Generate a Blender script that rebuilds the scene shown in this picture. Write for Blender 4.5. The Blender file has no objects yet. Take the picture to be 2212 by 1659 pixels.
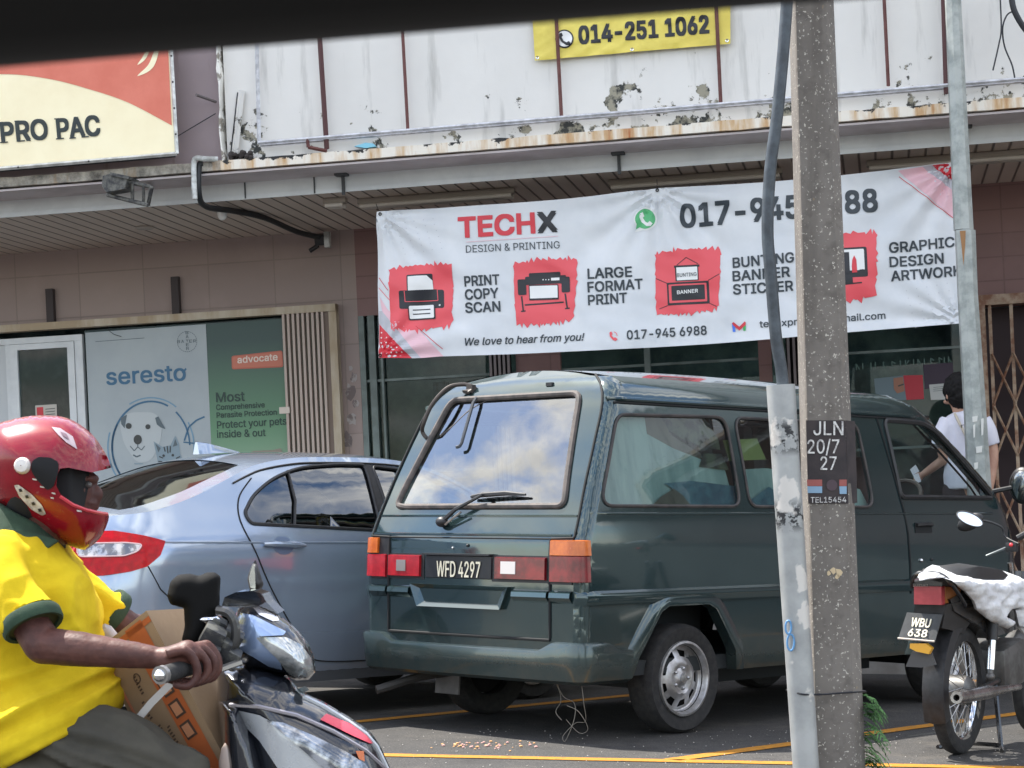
import bpy, bmesh, math, random
from mathutils import Vector, Matrix, noise
from mathutils.geometry import delaunay_2d_cdt, tessellate_polygon
random.seed(7)
PI = math.pi
sc = bpy.context.scene
C = sc.collection
# ---------------------------------------------------------------- camera
CAMZ = 1.22; FPX = 4400.0; U0 = 1106.0; V0 = 1110.0      # focal length and horizon in a 2212 px wide frame
cam = bpy.data.cameras.new("camera"); cam_o = bpy.data.objects.new("camera", cam); C.objects.link(cam_o)
cam_o.location = (0, 0, CAMZ); cam_o.rotation_euler = (PI/2, 0, 0)
cam.sensor_width = 36; cam.lens = 36*FPX/2212; cam.shift_y = (V0-829.5)/2212
cam.clip_start = 0.05; cam.clip_end = 2000
cam.dof.use_dof = True; cam.dof.focus_distance = 11.0; cam.dof.aperture_fstop = 30
sc.camera = cam_o
# ---------------------------------------------------------------- sky and sun
SUN_TO = Vector((-0.50, 0.32, 0.98)).normalized()
w = bpy.data.worlds.new("World"); sc.world = w; w.use_nodes = True
nt = w.node_tree; nt.nodes.clear(); N = nt.nodes.new; L = nt.links.new
out = N('ShaderNodeOutputWorld'); bg = N('ShaderNodeBackground'); sky = N('ShaderNodeTexSky')
sky.sky_type = 'NISHITA'; sky.sun_disc = False
sky.sun_elevation = math.asin(SUN_TO.z); sky.sun_rotation = math.atan2(SUN_TO.x, SUN_TO.y)
sky.dust_density = 0.7; sky.ozone_density = 1.6
tc = N('ShaderNodeTexCoord'); sep = N('ShaderNodeSeparateXYZ'); L(tc.outputs['Generated'], sep.inputs[0])
def mth(op, a, b=None, clamp=False):
    m = N('ShaderNodeMath'); m.operation = op; m.use_clamp = clamp
    for i, x in enumerate((a, b)):
        if x is None: continue
        if isinstance(x, (int, float)): m.inputs[i].default_value = x
        else: L(x, m.inputs[i])
    return m.outputs[0]
zz = mth('ADD', mth('MAXIMUM', sep.outputs[2], 0.0), 0.22)
cb = N('ShaderNodeCombineXYZ'); L(mth('DIVIDE', sep.outputs[0], zz), cb.inputs[0]); L(mth('DIVIDE', sep.outputs[1], zz), cb.inputs[1])
cn = N('ShaderNodeTexNoise'); cn.inputs['Scale'].default_value = 4.2; cn.inputs['Detail'].default_value = 9; cn.inputs['Roughness'].default_value = .58
L(cb.outputs[0], cn.inputs['Vector'])
cr = N('ShaderNodeValToRGB'); cr.color_ramp.elements[0].position = .45; cr.color_ramp.elements[1].position = .60
L(cn.outputs[0], cr.inputs[0])
c2 = N('ShaderNodeTexNoise'); c2.inputs['Scale'].default_value = 9; c2.inputs['Detail'].default_value = 6; L(cb.outputs[0], c2.inputs['Vector'])
cc = N('ShaderNodeMixRGB'); L(c2.outputs[0], cc.inputs[0]); cc.inputs[1].default_value = (3.2, 3.2, 3.2, 1); cc.inputs[2].default_value = (11.9, 11.1, 10.0, 1)
mx = N('ShaderNodeMixRGB'); L(cr.outputs[0], mx.inputs[0]); L(sky.outputs[0], mx.inputs[1]); L(cc.outputs[0], mx.inputs[2])
L(mx.outputs[0], bg.inputs[0]); bg.inputs[1].default_value = 0.14; L(bg.outputs[0], out.inputs[0])
sun = bpy.data.lights.new("sun", 'SUN'); sun.energy = 3.6; sun.angle = math.radians(0.6); sun.color = (1, .95, .87)
sun_o = bpy.data.objects.new("sun", sun); C.objects.link(sun_o)
sun_o.rotation_euler = SUN_TO.to_track_quat('Z', 'Y').to_euler(); sun_o.location = SUN_TO*40
vs = sc.view_settings; vs.view_transform = 'Standard'; vs.look = 'None'; vs.gamma = 1; vs.exposure = 1.5
sc.cycles.max_bounces = 8; sc.cycles.transparent_max_bounces = 16
try: sc.cycles.use_denoising = True
except Exception: pass

# ================================================================ helpers
def lerp(a, b, t): return a+(b-a)*t
def ip(t, xs, ys):
    if t <= xs[0]: return ys[0]
    for i in range(len(xs)-1):
        if t <= xs[i+1]: return lerp(ys[i], ys[i+1], (t-xs[i])/(xs[i+1]-xs[i]))
    return ys[-1]
def sm(t): t = max(0, min(1, t)); return t*t*(3-2*t)
def V(*a): return Vector(a)
def ray(u, v, Y): return Vector(((u-U0)/FPX*Y, Y, CAMZ-(v-V0)/FPX*Y))      # a point of the street at depth Y
def gnd(u, v, z=0): Y = FPX*(CAMZ-z)/(v-V0); return Vector(((u-U0)/FPX*Y, Y, z))

class MB:
    def __init__(s): s.v = []; s.f = []; s.m = []; s.s = []; s.mats = []
    def mi(s, m):
        if m not in s.mats: s.mats.append(m)
        return s.mats.index(m)
    def add(s, vs, fs, mat, smooth=False):
        o = len(s.v); k = s.mi(mat); s.v += [Vector(p) for p in vs]
        for f in fs: s.f.append([o+i for i in f]); s.m.append(k); s.s.append(smooth)
    def box(s, c, size, mat, M=None, bev=0):
        x, y, z = [q/2 for q in size]; c = Vector(c)
        if bev:
            b = bev; vs = []; fs = []
            bm = bmesh.new(); bmesh.ops.create_cube(bm, size=1)
            for q in bm.verts: q.co = Vector((q.co.x*x*2, q.co.y*y*2, q.co.z*z*2))
            bmesh.ops.bevel(bm, geom=list(bm.edges), offset=b, segments=2, affect='EDGES', profile=.6)
            bm.verts.index_update(); vs = [q.co.copy() for q in bm.verts]; fs = [[q.index for q in f.verts] for f in bm.faces]; bm.free()
            s.add([c+(M @ q if M else q) for q in vs], fs, mat, True); return
        vs = [Vector((i*x, j*y, k*z)) for i in (-1, 1) for j in (-1, 1) for k in (-1, 1)]
        s.add([c+(M @ q if M else q) for q in vs], [(0,1,3,2),(4,6,7,5),(0,4,5,1),(2,3,7,6),(0,2,6,4),(1,5,7,3)], mat)
    def bb(s, a, b, mat):   # box from corner to corner
        a = Vector(a); b = Vector(b); s.box((a+b)/2, [abs(q) for q in (b-a)], mat)
    def prism(s, poly, vec, mat, smooth=False):
        n = len(poly); P = [Vector(p) for p in poly]; vec = Vector(vec)
        tri = tessellate_polygon([P])
        s.add(P+[p+vec for p in P], [tuple(t) for t in tri]+[tuple(n+i for i in reversed(t)) for t in tri]+[(i, (i+1) % n, n+(i+1) % n, n+i) for i in range(n)], mat, smooth)
    def tube(s, path, r, mat, n=8, closed=False, ry=None, caps=True):
        P = [Vector(p) for p in path]; m = len(P); R = r if isinstance(r, (list, tuple)) else [r]*m
        vs = []; up = None
        for i, p in enumerate(P):
            if closed: d = P[(i+1) % m]-P[i-1]
            else: d = P[min(i+1, m-1)]-P[max(i-1, 0)]
            if d.length < 1e-9: d = Vector((0, 0, 1))
            d.normalize()
            if up is None: up = Vector((0, 0, 1)) if abs(d.z) < .9 else Vector((0, 1, 0))
            a = up-d*up.dot(d)
            if a.length < 1e-5: a = d.orthogonal()
            a.normalize(); up = a; b = d.cross(a)
            for k in range(n):
                t = 2*PI*k/n; vs.append(p+a*math.cos(t)*R[i]+b*math.sin(t)*(ry if ry else R[i]))
        fs = []
        for i in range(m if closed else m-1):
            for k in range(n):
                j = (i+1) % m; fs.append((i*n+k, i*n+(k+1) % n, j*n+(k+1) % n, j*n+k))
        if not closed and caps: fs += [tuple(reversed(range(n))), tuple((m-1)*n+k for k in range(n))]
        s.add(vs, fs, mat, True)
    def cyl(s, a, b, r, mat, n=16, r2=None): s.tube([a, b], [r, r if r2 is None else r2], mat, n)
    def lathe(s, prof, o, ax, mat, n=32, closed=False):     # prof: (radius, distance along axis)
        o = Vector(o); ax = Vector(ax).normalized(); a = ax.orthogonal().normalized(); b = ax.cross(a); m = len(prof)
        vs = [o+ax*t+(a*math.cos(2*PI*k/n)+b*math.sin(2*PI*k/n))*r for r, t in prof for k in range(n)]
        fs = [(i*n+k, i*n+(k+1) % n, ((i+1) % m)*n+(k+1) % n, ((i+1) % m)*n+k) for i in range(m if closed else m-1) for k in range(n)]
        s.add(vs, fs, mat, True)
    def ball(s, c, r, mat, M=None, n=16, fn=None):
        if not isinstance(r, (tuple, list)): r = (r, r, r)
        vs = []; c = Vector(c)
        for i in range(n+1):
            for k in range(2*n):
                th = PI*i/n; ph = PI*k/n; q = Vector((math.sin(th)*math.cos(ph), math.sin(th)*math.sin(ph), math.cos(th)))
                if fn: q = q*fn(q)
                q = Vector((q.x*r[0], q.y*r[1], q.z*r[2])); vs.append(c+(M @ q if M else q))
        m = 2*n
        s.add(vs, [(i*m+k, (i+1)*m+k, (i+1)*m+(k+1) % m, i*m+(k+1) % m) for i in range(n) for k in range(m)], mat, True)
    def skin(s, outer, holes, fn, mat, step=.06, smooth=True, extra=()):
        """2D outline with holes, filled with a grid and mapped by fn(a,b) to space"""
        vs, fs = cdt(outer, holes, step, extra)
        s.add([fn(a, b) for a, b in vs], fs, mat, smooth)
    def loft(s, secs, mat, closed=True, caps=True, smooth=True):
        n = len(secs[0]); vs = [p for q in secs for p in q]; fs = []
        for i in range(len(secs)-1):
            for k in range(n if closed else n-1):
                fs.append((i*n+k, i*n+(k+1) % n, (i+1)*n+(k+1) % n, (i+1)*n+k))
        if caps and closed: fs += [tuple(reversed(range(n))), tuple((len(secs)-1)*n+k for k in range(n))]
        s.add(vs, fs, mat, smooth)
    def build(s, name, parent=None, M=None, pre=None, sharp=40, mods=None):
        me = bpy.data.meshes.new(name)
        vs = [pre @ p for p in s.v] if pre else s.v
        me.from_pydata([tuple(p) for p in vs], [], s.f)
        for m in s.mats: me.materials.append(m)
        me.polygons.foreach_set('material_index', s.m); me.polygons.foreach_set('use_smooth', s.s)
        bm = bmesh.new(); bm.from_mesh(me); bmesh.ops.remove_doubles(bm, verts=bm.verts, dist=1e-5)
        bmesh.ops.recalc_face_normals(bm, faces=bm.faces); bm.to_mesh(me); bm.free()
        if any(s.s): me.set_sharp_from_angle(angle=math.radians(sharp))
        o = bpy.data.objects.new(name, me); C.objects.link(o)
        if parent: o.parent = parent
        if M: o.matrix_basis = M
        return o

def dens(poly, step, closed=True):
    r = []; n = len(poly)
    for i in range(n if closed else n-1):
        a = poly[i]; b = poly[(i+1) % n]; d = math.hypot(b[0]-a[0], b[1]-a[1]); k = max(1, int(math.ceil(d/step)))
        for j in range(k): r.append((lerp(a[0], b[0], j/k), lerp(a[1], b[1], j/k)))
    if not closed: r.append(poly[-1])
    return r
def inside(p, poly):
    x, y = p; c = False; n = len(poly); j = n-1
    for i in range(n):
        xi, yi = poly[i]; xj, yj = poly[j]
        if (yi > y) != (yj > y) and x < (xj-xi)*(y-yi)/(yj-yi)+xi: c = not c
        j = i
    return c
def pdist(p, poly):
    x, y = p; best = 1e9
    for i in range(len(poly)):
        ax, ay = poly[i]; bx, by = poly[(i+1) % len(poly)]
        dx, dy = bx-ax, by-ay; q = dx*dx+dy*dy
        t = 0 if q == 0 else max(0, min(1, ((x-ax)*dx+(y-ay)*dy)/q))
        best = min(best, math.hypot(x-ax-t*dx, y-ay-t*dy))
    return best
def cdt(outer, holes, step, extra=()):
    O = dens(outer, step); H = [dens(h, step) for h in holes]
    vs = [Vector(p) for p in O]; es = [(i, (i+1) % len(O)) for i in range(len(O))]
    for h in H:
        o = len(vs); vs += [Vector(p) for p in h]; es += [(o+i, o+(i+1) % len(h)) for i in range(len(h))]
    xs = [p[0] for p in O]; ys = [p[1] for p in O]
    x = min(xs)+step/2; row = 0
    while x < max(xs):
        y = min(ys)+step*(.5 if row % 2 else .25)
        while y < max(ys):
            if inside((x, y), O) and pdist((x, y), O) > step*.4 and not any(inside((x, y), h) or pdist((x, y), h) < step*.4 for h in H): vs.append(Vector((x, y)))
            y += step
        x += step*.87; row += 1
    vs += [Vector(p) for p in extra if inside(p, O) and pdist(p, O) > 1e-3 and not any(inside(p, h) for h in H)]
    r = delaunay_2d_cdt(vs, es, [], 0, 1e-6)
    V2 = [(p.x, p.y) for p in r[0]]; fs = []
    for f in r[2]:
        c = (sum(V2[i][0] for i in f)/len(f), sum(V2[i][1] for i in f)/len(f))
        if inside(c, O) and not any(inside(c, h) for h in H): fs.append(tuple(f))
    used = sorted({i for f in fs for i in f}); mp = {i: k for k, i in enumerate(used)}
    return [V2[i] for i in used], [tuple(mp[i] for i in f) for f in fs]
def rnd(poly, r, n=5):       # round the corners of a 2D polygon; r may be a list
    out = []; m = len(poly)
    for i in range(m):
        p = Vector(poly[i]); a = Vector(poly[i-1])-p; b = Vector(poly[(i+1) % m])-p
        R = r[i] if isinstance(r, (list, tuple)) else r
        R = min(R, a.length*.49, b.length*.49)
        if R <= 0: out.append(tuple(p)); continue
        A = p+a.normalized()*R; B = p+b.normalized()*R
        for k in range(n+1):
            t = k/n; q = A*(1-t)**2+p*2*t*(1-t)+B*t*t; out.append((q.x, q.y))
    return out
def spline(pts, n=6, closed=False):
    P = [Vector(p) for p in pts]; m = len(P); out = []
    for i in range(m if closed else m-1):
        if closed: a, b, c, d = P[i-1], P[i], P[(i+1) % m], P[(i+2) % m]
        else: a, b, c, d = P[max(i-1, 0)], P[i], P[i+1], P[min(i+2, m-1)]
        for k in range(n):
            t = k/n; out.append(.5*((2*b)+(c-a)*t+(2*a-5*b+4*c-d)*t*t+(3*b-a-3*c+d)*t**3))
    if not closed: out.append(P[-1])
    return out

def tag(o, label, cat, group=None, kind=None):
    o['label'] = label; o['category'] = cat
    if group: o['group'] = group
    if kind: o['kind'] = kind
    return o
def thing(name, label, cat, M=None, group=None, kind=None):
    o = bpy.data.objects.new(name, None); C.objects.link(o); o.empty_display_size = .1
    if M: o.matrix_basis = M
    return tag(o, label, cat, group, kind)
def T(*a): return Matrix.Translation(Vector(a) if len(a) == 3 else a[0])
def Rz(a): return Matrix.Rotation(math.radians(a), 4, 'Z')
def Ry(a): return Matrix.Rotation(math.radians(a), 4, 'Y')
def Rx(a): return Matrix.Rotation(math.radians(a), 4, 'X')

# ---------------------------------------------------------------- lettering
_tc = {}
try:      # Blender's own bundled interface typeface; the built-in one is used when it is missing
    import os
    FONT = bpy.data.fonts.load(os.path.join(bpy.utils.system_resource('DATAFILES'), 'fonts', 'Inter.woff2'))
except Exception: FONT = None
def glyphs(s, bold=0.0):
    k = (s, bold)
    if k in _tc: return _tc[k]
    cu = bpy.data.curves.new("t", 'FONT'); cu.body = s; cu.size = 1
    if FONT: cu.font = FONT
    cu.offset = bold; cu.resolution_u = 3
    o = bpy.data.objects.new("t", cu); C.objects.link(o)
    cu.dimensions = '2D'; cu.fill_mode = 'NONE'
    dg = bpy.context.evaluated_depsgraph_get(); e = o.evaluated_get(dg); me = e.to_mesh()
    pv = [Vector((v.co.x, v.co.y)) for v in me.vertices]; pe = [tuple(q.vertices) for q in me.edges]
    r = delaunay_2d_cdt(pv, pe, [], 0, 1e-6); vs = [(p.x, p.y) for p in r[0]]; fs = []
    for f in r[2]:      # keep what the outlines wind round (their strokes may overlap)
        cx = sum(vs[i][0] for i in f)/len(f); cy = sum(vs[i][1] for i in f)/len(f); wn = 0
        for i, j in pe:
            (x1, y1), (x2, y2) = pv[i], pv[j]
            if (y1 <= cy) != (y2 <= cy) and x1+(cy-y1)*(x2-x1)/(y2-y1) > cx: wn += 1 if y2 > y1 else -1
        if wn: fs += [(f[0], f[k], f[k+1]) for k in range(1, len(f)-1)]
    e.to_mesh_clear(); bpy.data.objects.remove(o); bpy.data.curves.remove(cu)
    x0 = min(v[0] for v in vs); x1 = max(v[0] for v in vs)
    if 'H' not in _tc and s != 'H': glyphs('H')
    if s == 'H': _tc['H'] = max(v[1] for v in vs)
    _tc[k] = ([((x-x0)/(x1-x0), y/_tc['H']) for x, y in vs], fs)
    return _tc[k]
def refine(vs, fs, L):
    vs = list(vs); todo = list(fs); outf = []; mid = {}
    while todo:
        f = todo.pop(); e = [(math.dist(vs[f[i]], vs[f[(i+1) % 3]]), i) for i in range(3)]; d, i = max(e)
        if d <= L: outf.append(f); continue
        a, b, c = f[i], f[(i+1) % 3], f[(i+2) % 3]; k = (min(a, b), max(a, b))
        if k not in mid: mid[k] = len(vs); vs.append(((vs[a][0]+vs[b][0])/2, (vs[a][1]+vs[b][1])/2))
        m = mid[k]; todo += [(a, m, c), (m, b, c)]
    return vs, outf
def write(mb, s, p0, p1, cap, fn, mat, bold=0.0, lean=.05, L=1e9, slant=0, nrm=(0, -1, 0)):
    """text from p0 to p1 (its exact width) with capital height cap, in the 2D space of fn (second axis down);
    bold text is struck several times with a small shift, each strike a hair nearer the viewer"""
    vs, fs = glyphs(s, 0); w_ = bold*cap*.9; dx, dy = p1[0]-p0[0]-2*w_, p1[1]-p0[1]; nrm = Vector(nrm)
    P = [(p0[0]+w_+dx*x-(lean-slant)*cap*y, p0[1]-w_+dy*x-(cap-2*w_)*y) for x, y in vs]
    P, fs = refine(P, fs, L) if L < 1e8 else (P, fs)
    sh = [(0, 0)] if bold <= 0 else [(w_, w_), (-w_, w_), (w_, -w_), (-w_, -w_), (0, 0)]
    for k, (ox, oy) in enumerate(sh): mb.add([fn(a+ox, b+oy)+nrm*.00025*k for a, b in P], fs, mat)
def flat(mb, pts, fn, mat, L=1e9):
    tri = tessellate_polygon([[Vector((a, b, 0)) for a, b in pts]])
    P, fs = (pts, [tuple(t) for t in tri])
    if L < 1e8: P, fs = refine(P, fs, L)
    mb.add([fn(a, b) for a, b in P], fs, mat)
def circ(c, r, n=24, ry=None, a0=0, a1=360): return [(c[0]+r*math.cos(math.radians(a0+(a1-a0)*i/n)), c[1]+(ry or r)*math.sin(math.radians(a0+(a1-a0)*i/n))) for i in range(n)]
def line(mb, pts, wd, fn, mat, L=1e9):
    for a, b in zip(pts, pts[1:]):
        d = Vector(b)-Vector(a); n = Vector((-d.y, d.x)).normalized()*wd/2; A = Vector(a); B = Vector(b)
        flat(mb, [tuple(A+n), tuple(B+n), tuple(B-n), tuple(A-n)], fn, mat, L)

# ---------------------------------------------------------------- materials
_m = {}
def mat(name, col, rough=.5, metal=0, col2=None, scale=6, thr=(.4, .6), bump=0, bscale=None, coat=0, spec=.5, alpha=1, trans=0, stretch=(1,1,1), dist=.01, emit=0, sheen=0):
    if name in _m: return _m[name]
    m = bpy.data.materials.new(name); m.use_nodes = True; nt = m.node_tree; b = nt.nodes['Principled BSDF']
    N = nt.nodes.new; Lk = nt.links.new
    b.inputs['Base Color'].default_value = (*col, 1); b.inputs['Roughness'].default_value = rough; b.inputs['Metallic'].default_value = metal
    b.inputs['Coat Weight'].default_value = coat; b.inputs['Coat Roughness'].default_value = .04; b.inputs['Specular IOR Level'].default_value = spec
    b.inputs['Alpha'].default_value = alpha; b.inputs['Transmission Weight'].default_value = trans
    b.inputs['Sheen Weight'].default_value = sheen
    if col2 or bump:
        tc = N('ShaderNodeTexCoord'); mp = N('ShaderNodeMapping'); mp.inputs['Scale'].default_value = stretch; Lk(tc.outputs['Object'], mp.inputs[0])
    if col2:
        n = N('ShaderNodeTexNoise'); n.inputs['Scale'].default_value = scale; n.inputs['Detail'].default_value = 8; n.inputs['Roughness'].default_value = .62; Lk(mp.outputs[0], n.inputs['Vector'])
        r = N('ShaderNodeValToRGB'); r.color_ramp.elements[0].position = thr[0]; r.color_ramp.elements[1].position = thr[1]
        r.color_ramp.elements[0].color = (*col, 1); r.color_ramp.elements[1].color = (*col2, 1); Lk(n.outputs[0], r.inputs[0]); Lk(r.outputs[0], b.inputs['Base Color'])
        mr = N('ShaderNodeMapRange'); mr.inputs[3].default_value = max(0, rough-.08); mr.inputs[4].default_value = min(1, rough+.12); Lk(n.outputs[0], mr.inputs[0]); Lk(mr.outputs[0], b.inputs['Roughness'])
    if bump:
        n2 = N('ShaderNodeTexNoise'); n2.inputs['Scale'].default_value = bscale or scale*4; n2.inputs['Detail'].default_value = 5; Lk(mp.outputs[0], n2.inputs['Vector'])
        bp = N('ShaderNodeBump'); bp.inputs['Strength'].default_value = bump; bp.inputs['Distance'].default_value = dist; Lk(n2.outputs[0], bp.inputs['Height']); Lk(bp.outputs[0], b.inputs['Normal'])
    _m[name] = m; return m
class NG:      # small node-graph helper for the special materials
    def __init__(s, name, rough=.6, metal=0, coat=0):
        s.m = bpy.data.materials.new(name); s.m.use_nodes = True; s.t = s.m.node_tree; s.b = s.t.nodes['Principled BSDF']
        s.b.inputs['Roughness'].default_value = rough; s.b.inputs['Metallic'].default_value = metal; s.b.inputs['Coat Weight'].default_value = coat
        s.tc = s.n('ShaderNodeTexCoord'); s.obj = s.tc.outputs['Object']; sp = s.n('ShaderNodeSeparateXYZ'); s.l(s.obj, sp.inputs[0]); s.x, s.y, s.z = sp.outputs
    def n(s, k): return s.t.nodes.new(k)
    def l(s, a, b): s.t.links.new(a, b)
    def put(s, x, i):
        if isinstance(x, (int, float)): i.default_value = x
        elif isinstance(x, tuple): i.default_value = (*x, 1) if len(x) == 3 else x
        else: s.l(x, i)
    def noise(s, sc_, det=6, rough=.6, st=(1, 1, 1), off=(0, 0, 0)):
        mp = s.n('ShaderNodeMapping'); mp.inputs['Scale'].default_value = st; mp.inputs['Location'].default_value = off; s.l(s.obj, mp.inputs[0])
        k = s.n('ShaderNodeTexNoise'); k.inputs['Scale'].default_value = sc_; k.inputs['Detail'].default_value = det; k.inputs['Roughness'].default_value = rough; s.l(mp.outputs[0], k.inputs['Vector']); return k.outputs[0]
    def ramp(s, x, a, b):
        k = s.n('ShaderNodeMapRange'); k.clamp = True; s.put(x, k.inputs[0]); k.inputs[1].default_value = a; k.inputs[2].default_value = b; return k.outputs[0]
    def math(s, op, a, b=0): k = s.n('ShaderNodeMath'); k.operation = op; s.put(a, k.inputs[0]); s.put(b, k.inputs[1]); return k.outputs[0]
    def mix(s, f, a, b): k = s.n('ShaderNodeMixRGB'); s.put(f, k.inputs[0]); s.put(a, k.inputs[1]); s.put(b, k.inputs[2]); return k.outputs[0]
    def col(s, c): s.put(c, s.b.inputs['Base Color']); return s
    def rough(s, c): s.put(c, s.b.inputs['Roughness']); return s
    def bump(s, hgt, st=.4, d=.01): k = s.n('ShaderNodeBump'); k.inputs['Strength'].default_value = st; k.inputs['Distance'].default_value = d; s.l(hgt, k.inputs['Height']); s.l(k.outputs[0], s.b.inputs['Normal']); return s
def lin(r, g, b): return tuple(((x/255)/12.92 if x/255 <= .04045 else ((x/255+.055)/1.055)**2.4) for x in (r, g, b))
BLACK = mat('black_plastic', (.012, .012, .013), .45, col2=(.022, .022, .024), scale=30)
RUBBER = mat('rubber', (.014, .014, .015), .8, col2=(.03, .029, .028), scale=25, bump=.2)
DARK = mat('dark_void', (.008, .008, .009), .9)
CHROME = mat('chrome', (.75, .76, .78), .12, 1)
STEEL = mat('brushed_steel', (.42, .43, .44), .35, 1, col2=(.55, .55, .56), scale=40)
INK = mat('black_ink', (.012, .013, .018), .45)
WHITEINK = mat('white_ink', (.78, .78, .76), .5)
def glass(name, tint, refl, rough=.02, dens_=0.0):
    """window glass: a clear tinted layer with a real mirror reflection on top"""
    m = bpy.data.materials.new(name); m.use_nodes = True; nt = m.node_tree; nt.nodes.clear(); N = nt.nodes.new
    o = N('ShaderNodeOutputMaterial'); tr = N('ShaderNodeBsdfTransparent'); tr.inputs[0].default_value = (*tint, 1)
    gl = N('ShaderNodeBsdfGlossy'); gl.inputs['Roughness'].default_value = rough; gl.inputs[0].default_value = (.92, .96, 1, 1)
    lw = N('ShaderNodeLayerWeight'); lw.inputs[0].default_value = .5; pw = N('ShaderNodeMath'); pw.operation = 'POWER'; nt.links.new(lw.outputs['Facing'], pw.inputs[0]); pw.inputs[1].default_value = 4
    mr = N('ShaderNodeMapRange'); mr.inputs[1].default_value = 0; mr.inputs[2].default_value = 1; mr.inputs[3].default_value = refl; mr.inputs[4].default_value = 1
    nt.links.new(pw.outputs[0], mr.inputs[0])
    mx = N('ShaderNodeMixShader'); nt.links.new(mr.outputs[0], mx.inputs[0]); nt.links.new(tr.outputs[0], mx.inputs[1]); nt.links.new(gl.outputs[0], mx.inputs[2])
    nt.links.new(mx.outputs[0], o.inputs[0]); return m
# ================================================================ ground
def asphalt():
    g = NG('asphalt', .85)
    big = g.noise(.55, 5); fine = g.noise(95, 3, .7); mid = g.noise(9, 6)
    c = g.mix(g.ramp(big, .35, .68), lin(52, 51, 50), lin(66, 64, 62))
    c = g.mix(g.ramp(mid, .5, .75), c, lin(42, 41, 40))
    c = g.mix(g.math('MULTIPLY', g.ramp(fine, .56, .68), .8), c, lin(124, 120, 114))
    c = g.mix(g.math('MULTIPLY', g.ramp(g.noise(60, 3, .7, off=(3, 3, 0)), .58, .66), .7), c, lin(26, 26, 27))
    oil = g.noise(1.3, 5, .6, off=(5, 2, 0)); c = g.mix(g.math('MULTIPLY', g.ramp(oil, .56, .66), .6), c, lin(30, 29, 29)); dust = g.noise(2.1, 8, .7, off=(1, 8, 0)); c = g.mix(g.math('MULTIPLY', g.ramp(dust, .54, .70), .5), c, lin(96, 90, 82))
    g.col(c); g.bump(g.math('ADD', fine, g.math('MULTIPLY', mid, .8)), .8, .008); g.rough(g.ramp(mid, .2, .9)); g.b.inputs['Roughness'].default_value = .85
    g.t.links.remove(g.b.inputs['Roughness'].links[0]); return g.m
ASPHALT = asphalt()
def paint():
    g = NG('yellow_road_paint', .7)
    worn = g.noise(34, 8, .8); edge = g.noise(4, 5)
    c = g.mix(g.ramp(worn, .53, .62), lin(176, 118, 18), lin(84, 70, 48)); c = g.mix(g.ramp(edge, .5, .8), c, lin(158, 108, 28))
    g.col(c); g.bump(g.noise(95, 3), .4, .004); return g.m
YPAINT = paint()
g = MB(); S = 400
g.add([(-S, -S, 0), (S, -S, 0), (S, S, 0), (-S, S, 0)], [(0, 1, 2, 3)], ASPHALT)
o = g.build('road'); tag(o, 'dark grey asphalt road and parking lot surface', 'road', kind='structure')
def stripe(name, a, b, wd, label):
    m = MB(); d = (b-a).normalized(); nn = Vector((-d.y, d.x, 0)); k = int((b-a).length/.12); L0 = []; R0 = []
    for i in range(k+1):
        p = a.lerp(b, i/k); L0.append(p+nn*(wd/2+random.uniform(-.004, .004))); R0.append(p-nn*(wd/2+random.uniform(-.004, .004)))
    for q in L0+R0: q.z = .004
    m.add(L0+R0, [(i, i+1, k+2+i, k+1+i) for i in range(k)], YPAINT)
    o = m.build(name); tag(o, label, 'road marking', kind='structure')
F0 = gnd(830, 1632); F1 = gnd(1720, 1650); fd = (F1-F0).normalized()
stripe('front_marking', F0-fd*7, F1+fd*8, .115, 'long yellow painted line along the front of the parking bays')
bd = Vector((math.cos(math.radians(45.5)), math.sin(math.radians(45.5)), 0))
bays = [gnd(735, 1472), gnd(1070, 1531), gnd(1790, 1597)]
def hitfront(p):      # where a bay line meets the front line
    n = Vector((-fd.y, fd.x, 0)); t = (F0-p).dot(n)/bd.dot(n); return p+bd*t
for i, p in enumerate(bays):
    q = hitfront(p); stripe('bay_marking', q+bd*.05, q+bd*4.8, .105, ['yellow bay line left of the blue sedan', 'yellow bay line between sedan and green van', 'yellow bay line right of the green van by the motorcycle'][i])
q = hitfront(bays[2])+Vector((3.3, -.5, 0)); stripe('bay_marking', q+bd*.05, q+bd*4.8, .105, 'yellow bay line behind the parked motorcycle at the right')

# ================================================================ building frame: s along the facade, d into the building, z up
B = T(0, 15.4, 0) @ Ry(-2.6) @ Rz(-10.4)
Bi = B.inverted(); _o = Bi @ Vector((0, 0, CAMZ)); B3i = Bi.to_3x3()
def bc(u, v, d):
    r = B3i @ Vector(((u-U0)/FPX, 1, -(v-V0)/FPX)); t = (d-_o.y)/r.y; p = _o+r*t; return p.x, p.z
def bp(u, v, d): s, z = bc(u, v, d); return Vector((s, d, z))
def BF(d): return lambda u, v: bp(u, v, d)
zl = lambda v, d, u=1106: bc(u, v, d)[1]
DU, DP, DW = .09, .47, 2.53                # upper wall, fascia panel, shop wall
Z_LT, Z_LB = zl(297, 0), zl(318, 0); Z_PB = zl(386, DP); Z_C = zl(461, DW); Z_FL = .42
S0, S1 = -26., 30.; ZTOP = 5.6
print('Z', Z_LT, Z_LB, Z_PB, Z_C, 'ceil', zl(386, DP))
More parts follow.
